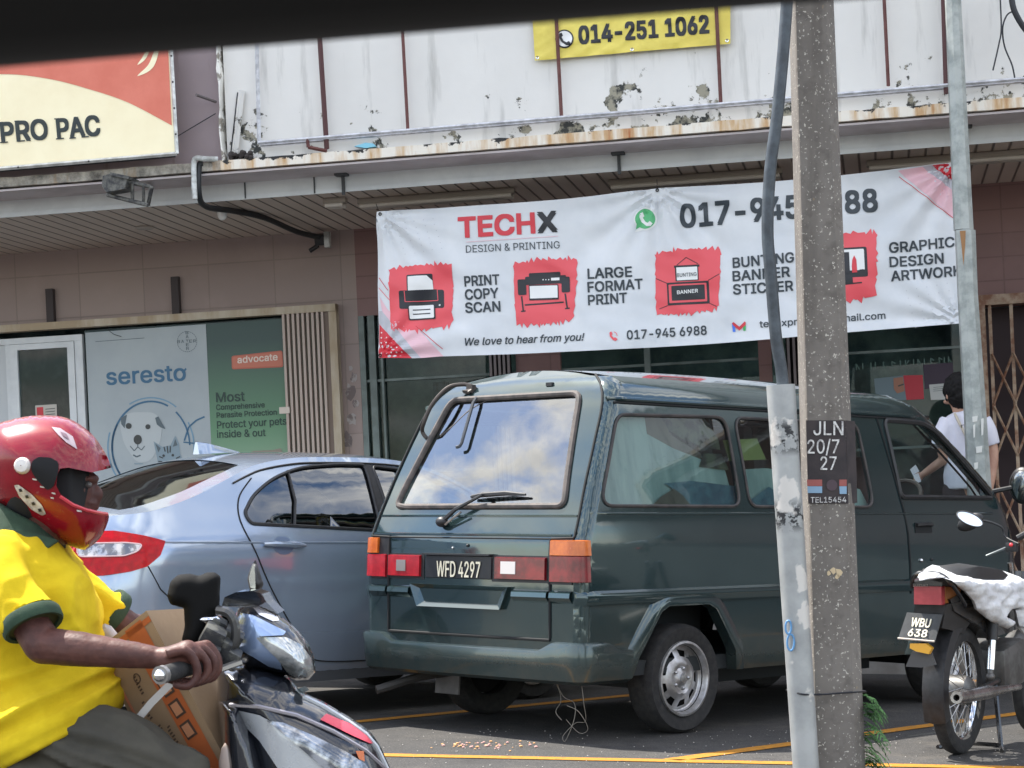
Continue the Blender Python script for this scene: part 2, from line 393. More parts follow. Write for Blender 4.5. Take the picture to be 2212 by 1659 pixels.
def wallmat(name, base, dark, peel=True, streak=.5, zref=Z_LT):
    g = NG(name, .8)
    n1 = g.noise(3.2, 9, .68, off=(3, 0, 1)); n2 = g.noise(1.1, 4); n3 = g.noise(7, 6, .6, st=(1, 1, .12)); n4 = g.noise(16, 5)
    c = g.mix(g.ramp(n2, .35, .7), base, tuple(x*.88 for x in base))
    c = g.mix(g.math('MULTIPLY', g.ramp(n3, .56, .72), streak), c, tuple(x*.6 for x in dark))
    if peel:
        near = g.ramp(g.z, zref+.55, zref-.02)              # damp, flaking band just above the ledge
        th = g.math('SUBTRACT', .665, g.math('MULTIPLY', near, .14))
        pe = g.ramp(g.math('SUBTRACT', n1, th), 0, .012)
        c = g.mix(pe, c, g.mix(g.ramp(n4, .42, .55), lin(52, 54, 52), lin(150, 145, 128)))
        g.bump(g.math('ADD', g.math('MULTIPLY', pe, -1), g.math('MULTIPLY', n1, .6)), .5, .012)
    else: g.bump(n1, .35, .008)
    g.col(c); return g.m
WHITE_WALL = wallmat('white_plaster', (.73, .71, .67), lin(170, 168, 160))
MAUVE_WALL = wallmat('mauve_plaster', lin(146, 132, 134), lin(120, 90, 70), peel=False, streak=.7)
def ledgemat(name, left):
    g = NG(name, .85); n = g.noise(9, 5, .6, st=(1, 1, .15)); n2 = g.noise(5, 8, .7); n3 = g.noise(2.2, 4)
    if left: c = g.mix(g.ramp(n2, .4, .62), lin(185, 178, 165), lin(88, 84, 78)); c = g.mix(g.ramp(n, .55, .7), c, lin(150, 125, 95))
    else:
        c = g.mix(g.ramp(n, .45, .62), lin(225, 218, 205), lin(196, 165, 125)); c = g.mix(g.math('MULTIPLY', g.ramp(n, .60, .72), g.ramp(n3, .35, .55)), c, lin(165, 98, 55))
        top = g.ramp(g.z, Z_LT-.07, Z_LT); pe = g.ramp(g.math('ADD', n2, g.math('MULTIPLY', top, .14)), .66, .68); c = g.mix(pe, c, lin(48, 48, 48))
    g.col(c); g.bump(n2, .5, .01); return g.m
LEDGE_R = ledgemat('rust_streaked_ledge', False); LEDGE_L = ledgemat('mossy_ledge', True)
SOFFIT = mat('lilac_soffit_paint', lin(205, 196, 196), .8, col2=lin(185, 175, 174), scale=2)
PANEL = mat('blue_grey_metal_fascia', lin(206, 208, 208), .4, .0, col2=lin(194, 196, 197), scale=3)
def slat_ceiling():
    g = NG('brown_strip_ceiling', .6); a = g.math('FRACT', g.math('MULTIPLY', g.x, 8.0)); gap = g.ramp(g.math('ABSOLUTE', g.math('SUBTRACT', a, .5)), .40, .47)
    c = g.mix(g.noise(1.2, 3), lin(214, 198, 184), lin(196, 180, 166)); c = g.mix(gap, c, lin(120, 108, 100)); g.col(c); g.bump(g.math('MULTIPLY', gap, -1), .8, .02); return g.m
CEIL = slat_ceiling()
def tilewall(name, a, b, mortar, sx, sz, off=(0, 0)):
    g = NG(name, .55); cb = g.n('ShaderNodeCombineXYZ'); g.l(g.math('ADD', g.x, off[0]), cb.inputs[0]); g.l(g.math('ADD', g.z, off[1]), cb.inputs[1])
    k = g.n('ShaderNodeTexBrick'); g.l(cb.outputs[0], k.inputs['Vector']); k.offset = 0; k.inputs['Scale'].default_value = 1; k.inputs['Brick Width'].default_value = sx; k.inputs['Row Height'].default_value = sz
    k.inputs['Mortar Size'].default_value = .006; k.inputs['Color1'].default_value = (*a, 1); k.inputs['Color2'].default_value = (*b, 1); k.inputs['Mortar'].default_value = (*mortar, 1)
    n = g.noise(3, 7); c = g.mix(g.math('MULTIPLY', g.ramp(n, .5, .75), .45), k.outputs[0], tuple(x*1.3 for x in b)); g.col(c); g.bump(k.outputs[1], .4, -.006); return g.m
TILE = tilewall('mauve_brown_wall_tile', lin(160, 142, 134), lin(150, 132, 126), lin(140, 124, 117), .62, .40)
BRICKR = tilewall('red_brown_wall_tile', lin(134, 101, 97), lin(129, 98, 94), lin(118, 88, 84), .30, .20)
FLOORM = mat('walkway_tile', lin(150, 146, 140), .6, col2=lin(128, 122, 116), scale=3)
SHOPGLASS = glass('shop_glass', (.66, .72, .71), .014, .02)
WFRAME = mat('white_aluminium', (.70, .72, .73), .4, col2=(.62, .64, .65), scale=5)
GREYFRAME = mat('grey_green_frame', lin(120, 132, 128), .5, col2=lin(98, 108, 104), scale=5)
BEIGE = mat('beige_painted_metal', lin(196, 184, 164), .5, col2=lin(170, 150, 122), scale=4, stretch=(1, 1, .3))
RUSTY = mat('rusty_beige_metal', lin(172, 150, 128), .6, col2=lin(128, 88, 66), scale=9)
MAROON = mat('maroon_post_paint', lin(104, 62, 58), .6, col2=lin(88, 48, 44), scale=9)
INTERIOR = mat('shop_interior', lin(176, 188, 184), .9, col2=lin(96, 112, 116), scale=1.4)

SH = thing('shophouse', 'two storey shophouse with peeling white upper wall, rust streaked ledge and brown tiled shopfront', 'building', B)
def part(name, fn, parent=SH, label=None, **k):
    m = MB(); fn(m); o = m.build(name, parent, **k)
    if label: o['label'] = label
    return o
sdiv = bc(476, 350, 0)[0]; sdiv2 = bc(490, 300, DU)[0]; SW_DIV = bc(757, 800, DW)[0]
part('upper_wall', lambda m: m.bb((sdiv2, DU, Z_LB), (S1, DU+.25, ZTOP), WHITE_WALL), label='peeling white upper wall above the long ledge')
part('upper_wall', lambda m: m.bb((S0, DU+.003, Z_LB), (sdiv-.002, DU+.253, ZTOP), MAUVE_WALL), label='mauve upper wall behind the pet food signboard')
def pier(m):   # chipped white pier at the party wall
    P = []; n = 26; a = sdiv; b = sdiv2
    for i in range(n): P.append((b-.012+random.uniform(-.016, .012), lerp(Z_LT-.04, ZTOP, i/(n-1))))
    for i in range(n): P.append((a+random.uniform(-.008, .008), lerp(ZTOP, Z_LT-.04, i/(n-1))))
    m.prism([(x, DU-.07, z) for x, z in P], (0, .07+.24, 0), PIERM)
gg = NG('flaking_white_pier', .85); n_ = gg.noise(6, 8, .7); gg.col(gg.mix(gg.ramp(n_, .50, .54), (.80, .78, .72), gg.mix(gg.noise(20), lin(120, 112, 98), lin(160, 155, 145)))); gg.bump(n_, .7, .015); PIERM = gg.m
part('pier', pier, label='chipped white pier between the two shop lots')
def ledge(m, a, b, mt, jag):
    n = int((b-a)/.10); top = []; bot = []
    for i in range(n+1):
        s = lerp(a, b, i/n); top.append((s, Z_LT+jag*noise.noise(Vector((s*7, 1, 0))))); bot.append((s, Z_LB+jag*.5*noise.noise(Vector((s*5, 9, 0)))))
    for i in range(n):
        q = [top[i], top[i+1], bot[i+1], bot[i]]
        m.add([(x, 0, z) for x, z in q]+[(x, .45, z) for x, z in q], [(0, 1, 2, 3), (0, 4, 5, 1), (3, 2, 6, 7)], mt)
part('ledge', lambda m: ledge(m, sdiv, S1, LEDGE_R, .012), label='white concrete ledge with rust streaks')
part('ledge', lambda m: ledge(m, S0, sdiv, LEDGE_L, .016), label='mossy grey concrete ledge under the pet food signboard')
part('soffit_beam', lambda m: m.bb((S0, .03, Z_LB-.028), (S1, DP+.02, Z_LB-.012), SOFFIT))
def fascia(m):
    zt = Z_LB-.028; m.bb((S0, DP, Z_PB), (S1, DP+.03, zt), PANEL)
    m.bb((S0, DP-.012, Z_PB-.006), (S1, DP-.001, Z_PB+.03), PANEL)
part('fascia_panel', fascia)
DK = mat('dark_joint', lin(70, 72, 74), .7)
def hang(u0_, m_=None):
    def f(m):
        s = bc(u0_, 400, DP)[0]; m.bb((s-.012, DP-.03, Z_PB-.03), (s+.012, DP-.013, Z_LB-.03), DK); m.bb((s-.05, DP-.10, Z_LB-.045), (s+.05, DP-.013, Z_LB-.029), DK)
    return f
for u_ in (743, 1340, 2090): part('hanger_bracket', hang(u_))
for u_ in (530, 680): part('panel_joint', lambda m, u_=u_: m.bb((bc(u_, 400, DP)[0]-.006, DP-.016, Z_PB), (bc(u_, 400, DP)[0]+.006, DP-.013, Z_LB-.03), DK))
part('ceiling', lambda m: m.bb((S0, DP+.03, Z_PB), (S1, DW+.3, Z_PB+.05), CEIL))
part('upper_floor', lambda m: m.bb((S0, DP+.04, Z_PB+.06), (S1, 9, Z_PB+.12), INTERIOR))
part('roof_slab', lambda m: m.bb((S0, 0, ZTOP), (S1, 9, ZTOP+.15), LEDGE_L))
part('walkway', lambda m: m.bb((S0, .62, -.9), (S1, 9, Z_FL), FLOORM))
# shop wall with its openings (all measured on the wall plane)
def wr(u0_, v0_, u1_, v1_, d=DW):    # rectangle in (s,z) from two picture corners taken at mid-height
    a = bc(u0_, v0_, d); b = bc(u1_, v1_, d); return a[0], b[0], b[1], a[1]     # s0,s1,zbottom,ztop
sL0 = -6.0; sL1 = bc(733, 800, DW)[0]; zRail = bc(724, 667, DW)[1]; zOpen = zRail-.02
sR0 = bc(778, 800, DW)[0]; sR1 = bc(2112, 800, DW)[0]; sG1 = sR1+3.0; zOpR = bc(778, 683, DW)[1]; sG0 = bc(2124, 800, DW)[0]
holes_ = [(sL0, sL1, Z_FL, zOpen), (sR0, sR1, Z_FL, zOpR), (sG0, sG1, Z_FL, bc(2130, 662, DW)[1])]
def shopwall(m, a, b, mt, hs, zt):
    xs = sorted({a, b, *[h_[0] for h_ in hs], *[h_[1] for h_ in hs]})
    for x0, x1 in zip(xs, xs[1:]):
        h_ = [q for q in hs if q[0] <= x0+1e-6 and q[1] >= x1-1e-6]
        m.bb((x0, DW, h_[0][3] if h_ else Z_FL), (x1, DW+.12, zt), mt)
sx = bc(1960, 500, DW)[0]
part('shop_wall', lambda m: shopwall(m, S0, sR0, TILE, holes_[:1], Z_PB), label='mauve tiled wall of the left shop')
part('shop_wall', lambda m: shopwall(m, sR0, S1, BRICKR, holes_[1:], Z_PB), label='red brown tiled wall behind the white banner')
def chips(m):      # flaked paint on the pier beside the folding gate
    for (u, v, r) in ((757, 845, 14), (765, 815, 9), (760, 905, 12), (752, 950, 15), (768, 870, 8), (757, 795, 5)):
        P = [(u+r*random.uniform(.5, 1.1)*math.cos(t*.7), v+1.6*r*random.uniform(.5, 1.1)*math.sin(t*.7)) for t in range(9)]
        flat(m, P, BF(DW-.003), CHIP)
CHIP = mat('pale_chipped_plaster', lin(168, 160, 156), .9, col2=lin(120, 108, 106), scale=14, thr=(.45, .55))
part('chipped_paint', chips)
part('back_room', lambda m: (m.bb((S0, 3.9, Z_FL), (S1, 4.0, Z_PB), INTERIOR), m.bb((S0, DW+.3, Z_PB-.05), (S1, 3.9, Z_PB-.01), INTERIOR)))
for u_, v0_, v1_ in ((111, 625, 698), (381, 599, 680)):
    part('wall_bracket', lambda m, u_=u_, v0_=v0_, v1_=v1_: m.bb((bc(u_, v0_, DW)[0]-.035, DW-.06, bc(u_, v1_, DW)[1]), (bc(u_, v0_, DW)[0]+.035, DW-.001, bc(u_, v0_, DW)[1]), mat('dark_bracket', lin(66, 58, 58), .7)))
# left shop: gate rail, door, folded gate
part('gate_rail', lambda m: (m.bb((-9, DW-.12, zRail-.03), (sL1+.02, DW-.003, zRail+.035), BEIGE), m.bb((sL1-.05, DW-.10, Z_FL), (sL1+.02, DW-.003, zRail+.03), BEIGE)))
sD1 = bc(184, 850, DW)[0]; zD = bc(180, 722, DW)[1]; sD0 = sD1-2*.62
door = part('glass_door', lambda m: None if False else [m.bb(a, b, WFRAME) for a, b in (
    ((sD0-1.2, DW-.02, zD-.055), (sD1, DW+.06, zD)), ((sD1-.075, DW-.02, Z_FL), (sD1, DW+.06, zD-.056)),
    ((bc(22, 850, DW)[0]-.02, DW-.02, Z_FL), (bc(22, 850, DW)[0]+.02, DW+.06, zD-.056)))], label='white framed shop door with dark glass')
a_, b_ = bc(42, 800, DW)[0], bc(150, 800, DW)[0]; zg = bc(95, 754, DW)[1]
part('leaf_frame', lambda m: [m.bb(a, b, WFRAME) for a, b in (((a_-.075, DW-.035, Z_FL), (a_, DW+.02, zD-.06)), ((b_, DW-.035, Z_FL), (sD1-.078, DW+.02, zD-.06)), ((a_, DW-.035, zg), (b_, DW+.02, zD-.06)), ((a_, DW-.035, Z_FL), (b_, DW+.02, Z_FL+.25)))], door)
part('pane', lambda m: m.bb((a_, DW-.01, Z_FL+.25), (b_, DW, zg), SHOPGLASS), door)
part('pane', lambda m: m.bb((sD0-1.2, DW, Z_FL), (bc(22, 850, DW)[0]-.02, DW+.01, zD-.056), mat('frosted_white', (.55, .57, .58), .5)), door, label='pale side panel left of the door')
sP1 = bc(624, 800, DW)[0]
def shopglass_l(m): m.bb((sD1+.003, DW+.03, Z_FL), (sL1, DW+.045, zOpen), SHOPGLASS)
part('window', shopglass_l, label='shop window of the pet shop covered by two posters')
def fold(m):     # folded collapsible gate: zigzag of slim slats then a flat brown one
    s0_ = sP1; s1_ = bc(708, 800, DW)[0]; n = 9
    for i in range(n):
        s = lerp(s0_, s1_, i/(n-1)); m.bb((s-.011, DW-.11, Z_FL), (s+.011, DW-.075, zOpen+.002), mat('cream_slat', lin(190, 172, 160), .5))
        if i < n-1: m.bb((s+.011, DW-.075, Z_FL), (s+.036, DW-.06, zOpen), mat('olive_slat', lin(92, 86, 74), .6))
    m.bb((s1_+.012, DW-.09, Z_FL), (sL1-.052, DW-.06, zOpen), mat('brown_slat', lin(122, 104, 92), .6))
part('folding_gate', fold, label='cream folded gate beside the green poster')
part('gate_latch', lambda m: m.bb((bc(612, 888, DW)[0], DW-.125, bc(612, 895, DW)[1]), (bc(634, 888, DW)[0], DW-.112, bc(612, 881, DW)[1]), mat('cream_latch', lin(214, 200, 186), .5)))
# right shop: glass front with frames
def rfront(m):
    m.bb((sR0, DW+.05, Z_FL), (sR1, DW+.06, zOpR), SHOPGLASS)
rf = part('window', rfront, label='dark shop window under the white banner')
def rframes(m):
    for u_, w_ in ((781, .05), (801, .06), (826, .02), (1395, .05), (2100, .06)):
        s = bc(u_, 850, DW)[0]; m.bb((s, DW-.005, Z_FL), (s+w_, DW+.048, zOpR), GREYFRAME)
    for z_ in (1.62, 2.45): m.bb((sR0, DW+.012, z_), (sR1, DW+.047, z_+.022), GREYFRAME)
part('frame', rframes, rf)
def rcol(u0_, u1_): return lambda m: m.bb((bc(u0_, 800, DW)[0], DW-.02, Z_FL), (bc(u1_, 800, DW)[0], DW+.048, zOpR), BRICKR)
part('brick_pillar', rcol(1116, 1212), label='brown pillar below the left part of the banner'); part('brick_pillar', rcol(1640, 1668), label='narrow brown pillar left of the grey steel pipe')
def slats(u0_, u1_, n):
    def f(m):
        a, b = bc(u0_, 800, DW)[0], bc(u1_, 800, DW)[0]
        for i in range(n): s = lerp(a, b, (i+.5)/n); m.bb((s-.011, DW-.10, Z_FL), (s+.011, DW-.07, zOpR), mat('grey_slat', lin(132, 122, 122), .5))
        m.bb((a, DW-.068, Z_FL), (b, DW-.06, zOpR), DARK)
    return f
part('folding_gate', slats(1060, 1108, 5), label='narrow folded gate under the left part of the banner'); part('folding_gate', slats(1700, 1760, 5), label='narrow folded gate beside the concrete pole')
part('service_counter', lambda m: (m.bb((sR0+.3, 3.3, Z_FL), (-.4, 3.6, 1.7), mat('counter', lin(70, 78, 84), .7)), m.bb((sR0+.4, 3.7, 1.2), (-1.2, 3.85, 2.5), mat('shelf_goods', lin(60, 74, 92), .8, col2=lin(28, 30, 34), scale=5, thr=(.48, .52)))))
# rusty collapsible gate at the right
zGt = bc(2130, 662, DW)[1]
def gateframe(m):
    m.bb((sG0-.05, DW-.14, Z_FL), (sG0+.03, DW-.002, zGt), RUSTY); m.bb((sG0-.05, DW-.14, zGt), (sG1, DW-.002, zGt+.085), RUSTY)
cg = part('collapsible_gate', gateframe, label='rusty beige collapsible lattice gate at the right end')
def gatebars(m):
    w_ = .175
    for i in range(15): s = sG0+.07+i*w_; m.bb((s-.014, DW-.10, Z_FL), (s+.014, DW-.075, zGt), RUSTY)
    for i in range(14):
        a = sG0+.07+i*w_; b = a+w_
        for zc in (zGt-.62, zGt-1.06, zGt-1.72, zGt-2.15):
            for k in (1, -1):
                m.tube([(a, DW-.112-.004*k, zc+.21*k), (b, DW-.112-.004*k, zc-.21*k)], .010, RUSTY, 4)
part('lattice', gatebars, cg)
part('dark_shutter', lambda m: m.bb((sG0, DW+.2, Z_FL), (sG1, DW+.25, zGt), mat('dark_maroon_shutter', lin(58, 44, 46), .7)), cg)

# ---------------------------------------------------------------- ceiling tube lights, pipe, lamps
LAMPW = mat('dusty_tube_light', lin(178, 168, 158), .6); LAMPD = mat('tube_light_housing', lin(140, 130, 120), .6)
def tubelight(u0_, v0_, u1_, v1_, label, d0=.9):
    zc = Z_PB-.06
    s0_ = bc(u0_, v0_, d0)[0]; s1_ = bc(u1_, v1_, d0)[0]
    t = thing('ceiling_light', label, 'ceiling light', B @ T((s0_+s1_)/2, d0, zc), 'tube lights under the walkway ceiling'); h_ = (s1_-s0_)/2
    part('housing', lambda m: m.box((0, 0, .035), (2*h_, .09, .045), LAMPD, bev=.006), t)
    part('tube', lambda m: m.tube([(-h_+.02, -.05, -.005), (h_-.02, -.05, -.005)], .018, LAMPW, 10), t)
    part('tube', lambda m: m.tube([(-h_+.02, .05, -.005), (h_-.02, .05, -.005)], .018, LAMPW, 10), t)
tubelight(775, 450, 1112, 425, 'dusty twin tube light above the left end of the banner')
tubelight(1316, 408, 1690, 378, 'dusty twin tube light above the middle of the banner')
tubelight(1872, 360, 2270, 325, 'dusty twin tube light at the right behind the lamp post')
tubelight(700, 428, 748, 424, 'short tube light fitting left of the banner corner', .75)
def disc(m): s, z = bc(313, 500, 1.5); m.lathe([(.001, 0), (.07, 0), (.08, -.012), (.075, -.02), (.001, -.02)], (s, 1.5, Z_PB), (0, 0, 1), LAMPW, 20)
m = MB(); s_, z_ = bc(313, 500, 1.5); m.lathe([(.001, 0), (.07, 0), (.08, .012), (.075, .02), (.001, .02)], (0, 0, 0), (0, 0, 1), LAMPW, 20)
tag(m.build('downlight', M=B @ T(s_, 1.5, Z_PB-.022)), 'small round downlight in the brown strip ceiling', 'downlight')
# white conduit coming down from the ledge, black hose along the ceiling
WPIPE = mat('white_pvc_pipe', lin(205, 208, 205), .45, col2=lin(150, 150, 145), scale=12); HOSE = mat('black_hose', (.02, .022, .024), .6)
pz = thing('drain_pipe', 'white plastic pipe bending down from the ledge with a black hose along the ceiling', 'pipe', B @ T(*bp(422, 344, -.02)))
pre_ = T(-bp(422, 344, -.02))
def wp(m):
    P = spline([bp(470, 344, .02), bp(440, 343, -.03), bp(424, 342, -.04), bp(419, 352, -.04), bp(419, 390, -.04), bp(421, 430, -.04)], 4)
    m.tube(P, .022, WPIPE, 10)
part('pipe', wp, pz, pre=pre_)
def hs(m):
    e = bp(690, 512, DW-.2); q = bp(420, 346, -.02)
    P = spline([bp(438, 352, .0), bp(430, 360, .0), bp(430, 420, .02), bp(445, 446, .3), bp(500, 455, .8), bp(570, 470, 1.3), bp(640, 500, 1.9), bp(688, 512, 2.3)], 5)
    m.tube(P, .024, HOSE, 8)
part('hose', hs, pz, pre=pre_)
def bulb(m): m.ball((0, 0, 0), (.04, .04, .05), mat('opal_bulb', (.8, .8, .78), .3)); m.cyl((-.03, 0, .03), (-.09, 0, .06), .022, LAMPW)
m = MB(); bulb(m); tag(m.build('light_bulb', M=B @ T(*bp(480, 463, .9))), 'round white bulb hanging by the black hose under the ceiling', 'light bulb')
def cctv(m, p):
    m.box((0, 0, 0), (.13, .10, .09), BLACK, Rx(20).to_3x3(), .01); m.box((.05, -.02, -.01), (.05, .08, .14), WPIPE, None, .01); m.cyl((-.05, .02, -.05), (-.13, .03, -.09), .02, BLACK)
m = MB(); cctv(m, 0); tag(m.build('junction_box', M=B @ T(*bp(697, 517, DW-.15))), 'black and white junction box where the hose meets the shop wall', 'junction box')
# floodlight on its arm under the left sign
fl = thing('floodlight', 'black weathered floodlight on a bracket arm under the pet food signboard', 'floodlight', B @ T(*bp(250, 398, -.25))); pf = T(-bp(250, 398, -.25))
FB = mat('weathered_black_metal', lin(50, 50, 52), .7, col2=lin(105, 104, 98), scale=22)
def fhead(m):
    P = [bp(222, 380, -.25), bp(240, 374, -.25), bp(278, 380, -.25), bp(268, 408, -.25), bp(228, 415, -.25), bp(220, 400, -.25)]
    m.prism(P, (0, .16, 0), FB); m.prism([bp(238, 372, -.27), bp(280, 381, -.27), bp(277, 387, -.27), bp(236, 378, -.27)], (0, .2, 0), FB)
part('lamp_head', fhead, fl, pre=pf)
def farm(m):
    q = [(276, 393), (328, 404), (320, 443), (232, 421)]
    for a, b in zip(q, q[1:]): m.tube([bp(*a, -.2), bp(*b, -.12)], .016, FB, 6)
    m.tube([bp(286, 393, -.2), bp(286, 438, -.15)], .014, FB, 6); m.tube([bp(310, 400, -.2), bp(310, 440, -.15)], .012, FB, 6); m.tube([bp(325, 404, -.15), bp(325, 404, .3)], .016, FB, 6)
part('bracket', farm, fl, pre=pf)
# ================================================================ signs on the building
def bthing(name, label, cat, u, v, d, group=None):
    p = bp(u, v, d); return thing(name, label, cat, B @ T(p), group), T(-p)
# --- left pet food signboard
SGD = -.12
sb, ps = bthing('signboard', 'cream and orange signboard lettered PRO PAC at the upper left', 'signboard', 300, 345, SGD)
CREAM = mat('cream_sign_face', lin(250, 238, 200), .45, col2=lin(244, 230, 190), scale=2); ORANGE = mat('orange_sign_face', lin(218, 120, 98), .45, col2=lin(210, 110, 88), scale=3)
fs_ = BF(SGD)
def sface(m):
    P = [bp(-380, 58, SGD), bp(366, 60, SGD), bp(380, 328, SGD), bp(-380, 392, SGD)]; m.prism(P, (0, .05, 0), CREAM)
part('face', sface, sb, pre=ps)
fo = BF(SGD-.003)
def sor(m):
    cur = spline([V(-380, 230, 0), V(-150, 172, 0), V(0, 160, 0), V(104, 170, 0), V(194, 193, 0), V(278, 222, 0), V(371, 271, 0)], 6)
    flat(m, [(p.x, p.y) for p in cur]+[(361, 60), (-380, 60)], fo, ORANGE)
part('orange_panel', sor, sb, pre=ps)
def slet(m):
    f2 = BF(SGD-.006); ink = mat('dark_green_ink', lin(36, 46, 46), .5)
    write(m, 'PRO', (3, 309), (105, 301), 45, f2, ink, .045, .09); write(m, 'PAC', (124, 301), (218, 293), 45, f2, ink, .045, .09)
    for x0, x1, y0 in ((0, 17, 309), (37, 54, 306), (121, 138, 301), (150, 164, 299.5), (176, 192, 297)): line(m, [(x0, y0-1), (x1, y0-1-(x1-x0)*.08)], 2.6, BF(SGD-.0085), ink)
    for x0, x1, y0 in ((-5, 6, 266), (31, 42, 263), (117, 128, 258)): line(m, [(x0, y0-1), (x1, y0-1-(x1-x0)*.08)], 2.4, BF(SGD-.0085), ink)
    def leaf(a, b, c, wd):
        q = spline([V(*a, 0), V(*b, 0), V(*c, 0)], 6); n = len(q); L_ = []; R_ = []
        for i, p in enumerate(q):
            d_ = (q[min(i+1, n-1)]-q[max(i-1, 0)]).normalized(); nn = V(-d_.y, d_.x, 0)*wd*math.sin(PI*min(1, (i+.3)/n*.9)); L_.append((p.x+nn.x, p.y+nn.y)); R_.append((p.x-nn.x, p.y-nn.y))
        flat(m, L_+R_[::-1], f2, CREAM)
    leaf((297, 164), (326, 142), (341, 100), 6); leaf((297, 140), (312, 124), (322, 100), 4)
part('lettering', slet, sb, pre=ps)
def sfr(m):
    al = mat('sign_aluminium', lin(214, 214, 210), .35, .3, col2=lin(180, 180, 176), scale=14)
    for a, b in (((366, 50), (382, 332)), ((382, 332), (-380, 397))):
        m.tube([bp(*a, SGD-.004), bp(*b, SGD-.004)], .016, al, 4)
        for t in (.25, .45, .65, .85): p = bp(lerp(a[0], b[0], t), lerp(a[1], b[1], t), SGD-.022); m.ball(p, .008, BLACK, n=5)
    m.tube([bp(379, 336, SGD+.03), bp(-380, 400, SGD+.03)], .014, BLACK, 4)
part('frame', sfr, sb, pre=ps)
part('support_bracket', lambda m: [m.tube([bp(u, 345, .0), bp(u+2, 356, .08)], .012, MAROON, 4) for u in (160, 168, 60)], sb, pre=ps)
# loose rods on the mauve wall
m = MB(); pr = T(-bp(440, 215, .05)); m.tube([bp(424, 205, -.15), bp(466, 220, .05)], .012, mat('grey_rod', lin(96, 88, 88), .7), 6); tag(m.build('metal_rod', M=B @ T(*bp(440, 215, .05)), pre=pr), 'short grey rod sticking out of the mauve wall beside the signboard', 'rod')
m = MB(); pr = T(-bp(420, 270, .05)); m.tube([bp(384, 294, .0), bp(466, 245, .06)], .004, INK, 5); tag(m.build('wire', M=B @ T(*bp(420, 270, .05)), pre=pr), 'thin dark wire running up from the signboard frame to the white pier', 'wire')
m = MB(); pr = T(-bp(512, 240, .05)); m.tube([bp(522, 196, .06), bp(507, 332, .04)], .026, WHITE_WALL, 4); m.tube([bp(514, 200, .07), bp(499, 334, .06)], .008, INK, 4); tag(m.build('batten', M=B @ T(*bp(512, 240, .05)), pre=pr), 'white batten leaning against the wall beside the chipped pier', 'batten')
m = MB(); pr = T(-bp(525, 340, -.0))
for i in range(60): m.ball(bp(random.uniform(496, 545), random.gauss(337, 3)-abs(random.gauss(0, 2)), random.uniform(.0, .07)), random.uniform(.008, .022), mat('debris', lin(58, 52, 50), .9), n=4)
tag(m.build('debris', M=B @ T(*bp(525, 340, 0)), pre=pr), 'dark crumbled plaster lying on the ledge beside the pier', 'debris', kind='stuff')
m = MB(); pr = T(-bp(785, 314, .0)); P = [bp(765, 316, .02), bp(790, 308, .02), bp(806, 310, .02), bp(812, 316, .02), bp(790, 320, .02)]; m.prism(P, (0, .05, 0), mat('blue_wrapper', lin(130, 195, 215), .5)); tag(m.build('wrapper', M=B @ T(*bp(785, 314, 0)), pre=pr), 'crumpled light blue wrapper lying on the ledge', 'wrapper')
# --- empty frame of maroon posts on the white wall
fr, pf2 = bthing('sign_frame', 'empty billboard frame of maroon posts and white rails on the white wall', 'sign frame', 560, 312, .0)
RAIL = mat('white_rail', lin(205, 206, 210), .4, col2=lin(168, 168, 172), scale=14)
def rails(m):
    m.tube([bp(553, 40, .03), bp(560, 311, .03)], .016, RAIL, 4)
part('rail', rails, fr, pre=pf2)
def rail2(m):
    a, b = bp(558, 309, .0), bp(2500, 146, .0); m.tube([a, b], .014, RAIL, 4); m.tube([a+V(0, .05, -.012), b+V(0, .05, -.012)], .010, RAIL, 4)
part('rail', rail2, fr, pre=pf2)
for i, ((a, b), r_) in enumerate([(((688, 40), (706, 322)), .020), (((868, 40), (881, 280)), .013), (((1200, 10), (1213, 257)), .014), (((1546, -10), (1557, 223)), .014), (((1909, -20), (1919, 186)), .013), (((2037, -30), (2044, 203)), .018)]):
    part('post', lambda m: m.tube([bp(*a, .02), bp(*b, .02)], r_, MAROON if i not in (0, 5) else mat('dark_maroon_post', lin(78, 42, 42), .6), 4), fr, pre=pf2)
def brk(m):
    q = [(664, 300), (666, 318), (706, 326)]; 
    for a, b in zip(q, q[1:]): m.tube([bp(*a, .0), bp(*b, .0)], .014, MAROON, 4)
part('brace', brk, fr, pre=pf2)
# --- yellow banner
YEL = mat('yellow_vinyl', lin(226, 208, 96), .45, col2=lin(214, 194, 84), scale=3, bump=.25, bscale=9, dist=.03)
YD = .055
def yfn(off):
    def f(u, v):
        s, z = bc(u, v, YD); w_ = .010*noise.noise(Vector((u*.035+v*.03, v*.05, 0)))+.006*math.sin((u+v*1.7)*.11)*sm((v-70)/50)
        return Vector((s, YD-.012-w_-off, z))
    return f
yb, py = bthing('phone_banner', 'wrinkled yellow vinyl banner with a phone number high on the white wall', 'banner', 1360, 115, YD)
def ycl(m): m.skin([(1147, -30), (1578, -60), (1578, 95.5), (1400, 110), (1156, 132)], [], yfn(0), YEL, 9)
part('cloth', ycl, yb, pre=py)
def yl(m):
    f_ = yfn(.004); write(m, '014-251 1062', (1251, 97), (1533, 73), 40, f_, INK, .055, .05, 12)
    flat(m, circ((1220, 85), 20), f_, INK, 12); flat(m, circ((1220, 85), 17), yfn(.006), WHITEINK, 12)
    f3 = yfn(.008); flat(m, [(1209, 74), (1214, 72), (1217, 78), (1214, 81), (1218, 89), (1225, 93), (1229, 90), (1234, 94), (1231, 99), (1224, 99), (1214, 92), (1209, 83)], f3, INK, 12)
part('lettering', yl, yb, pre=py)
def yg(m):
    for c_ in ((1162, 126), (1571, 89), (1366, 108)): p = yfn(.006)(*c_); m.lathe([(.006, 0), (.013, -.003), (.013, .0)], p, (0, 1, 0), CHROME, 10)
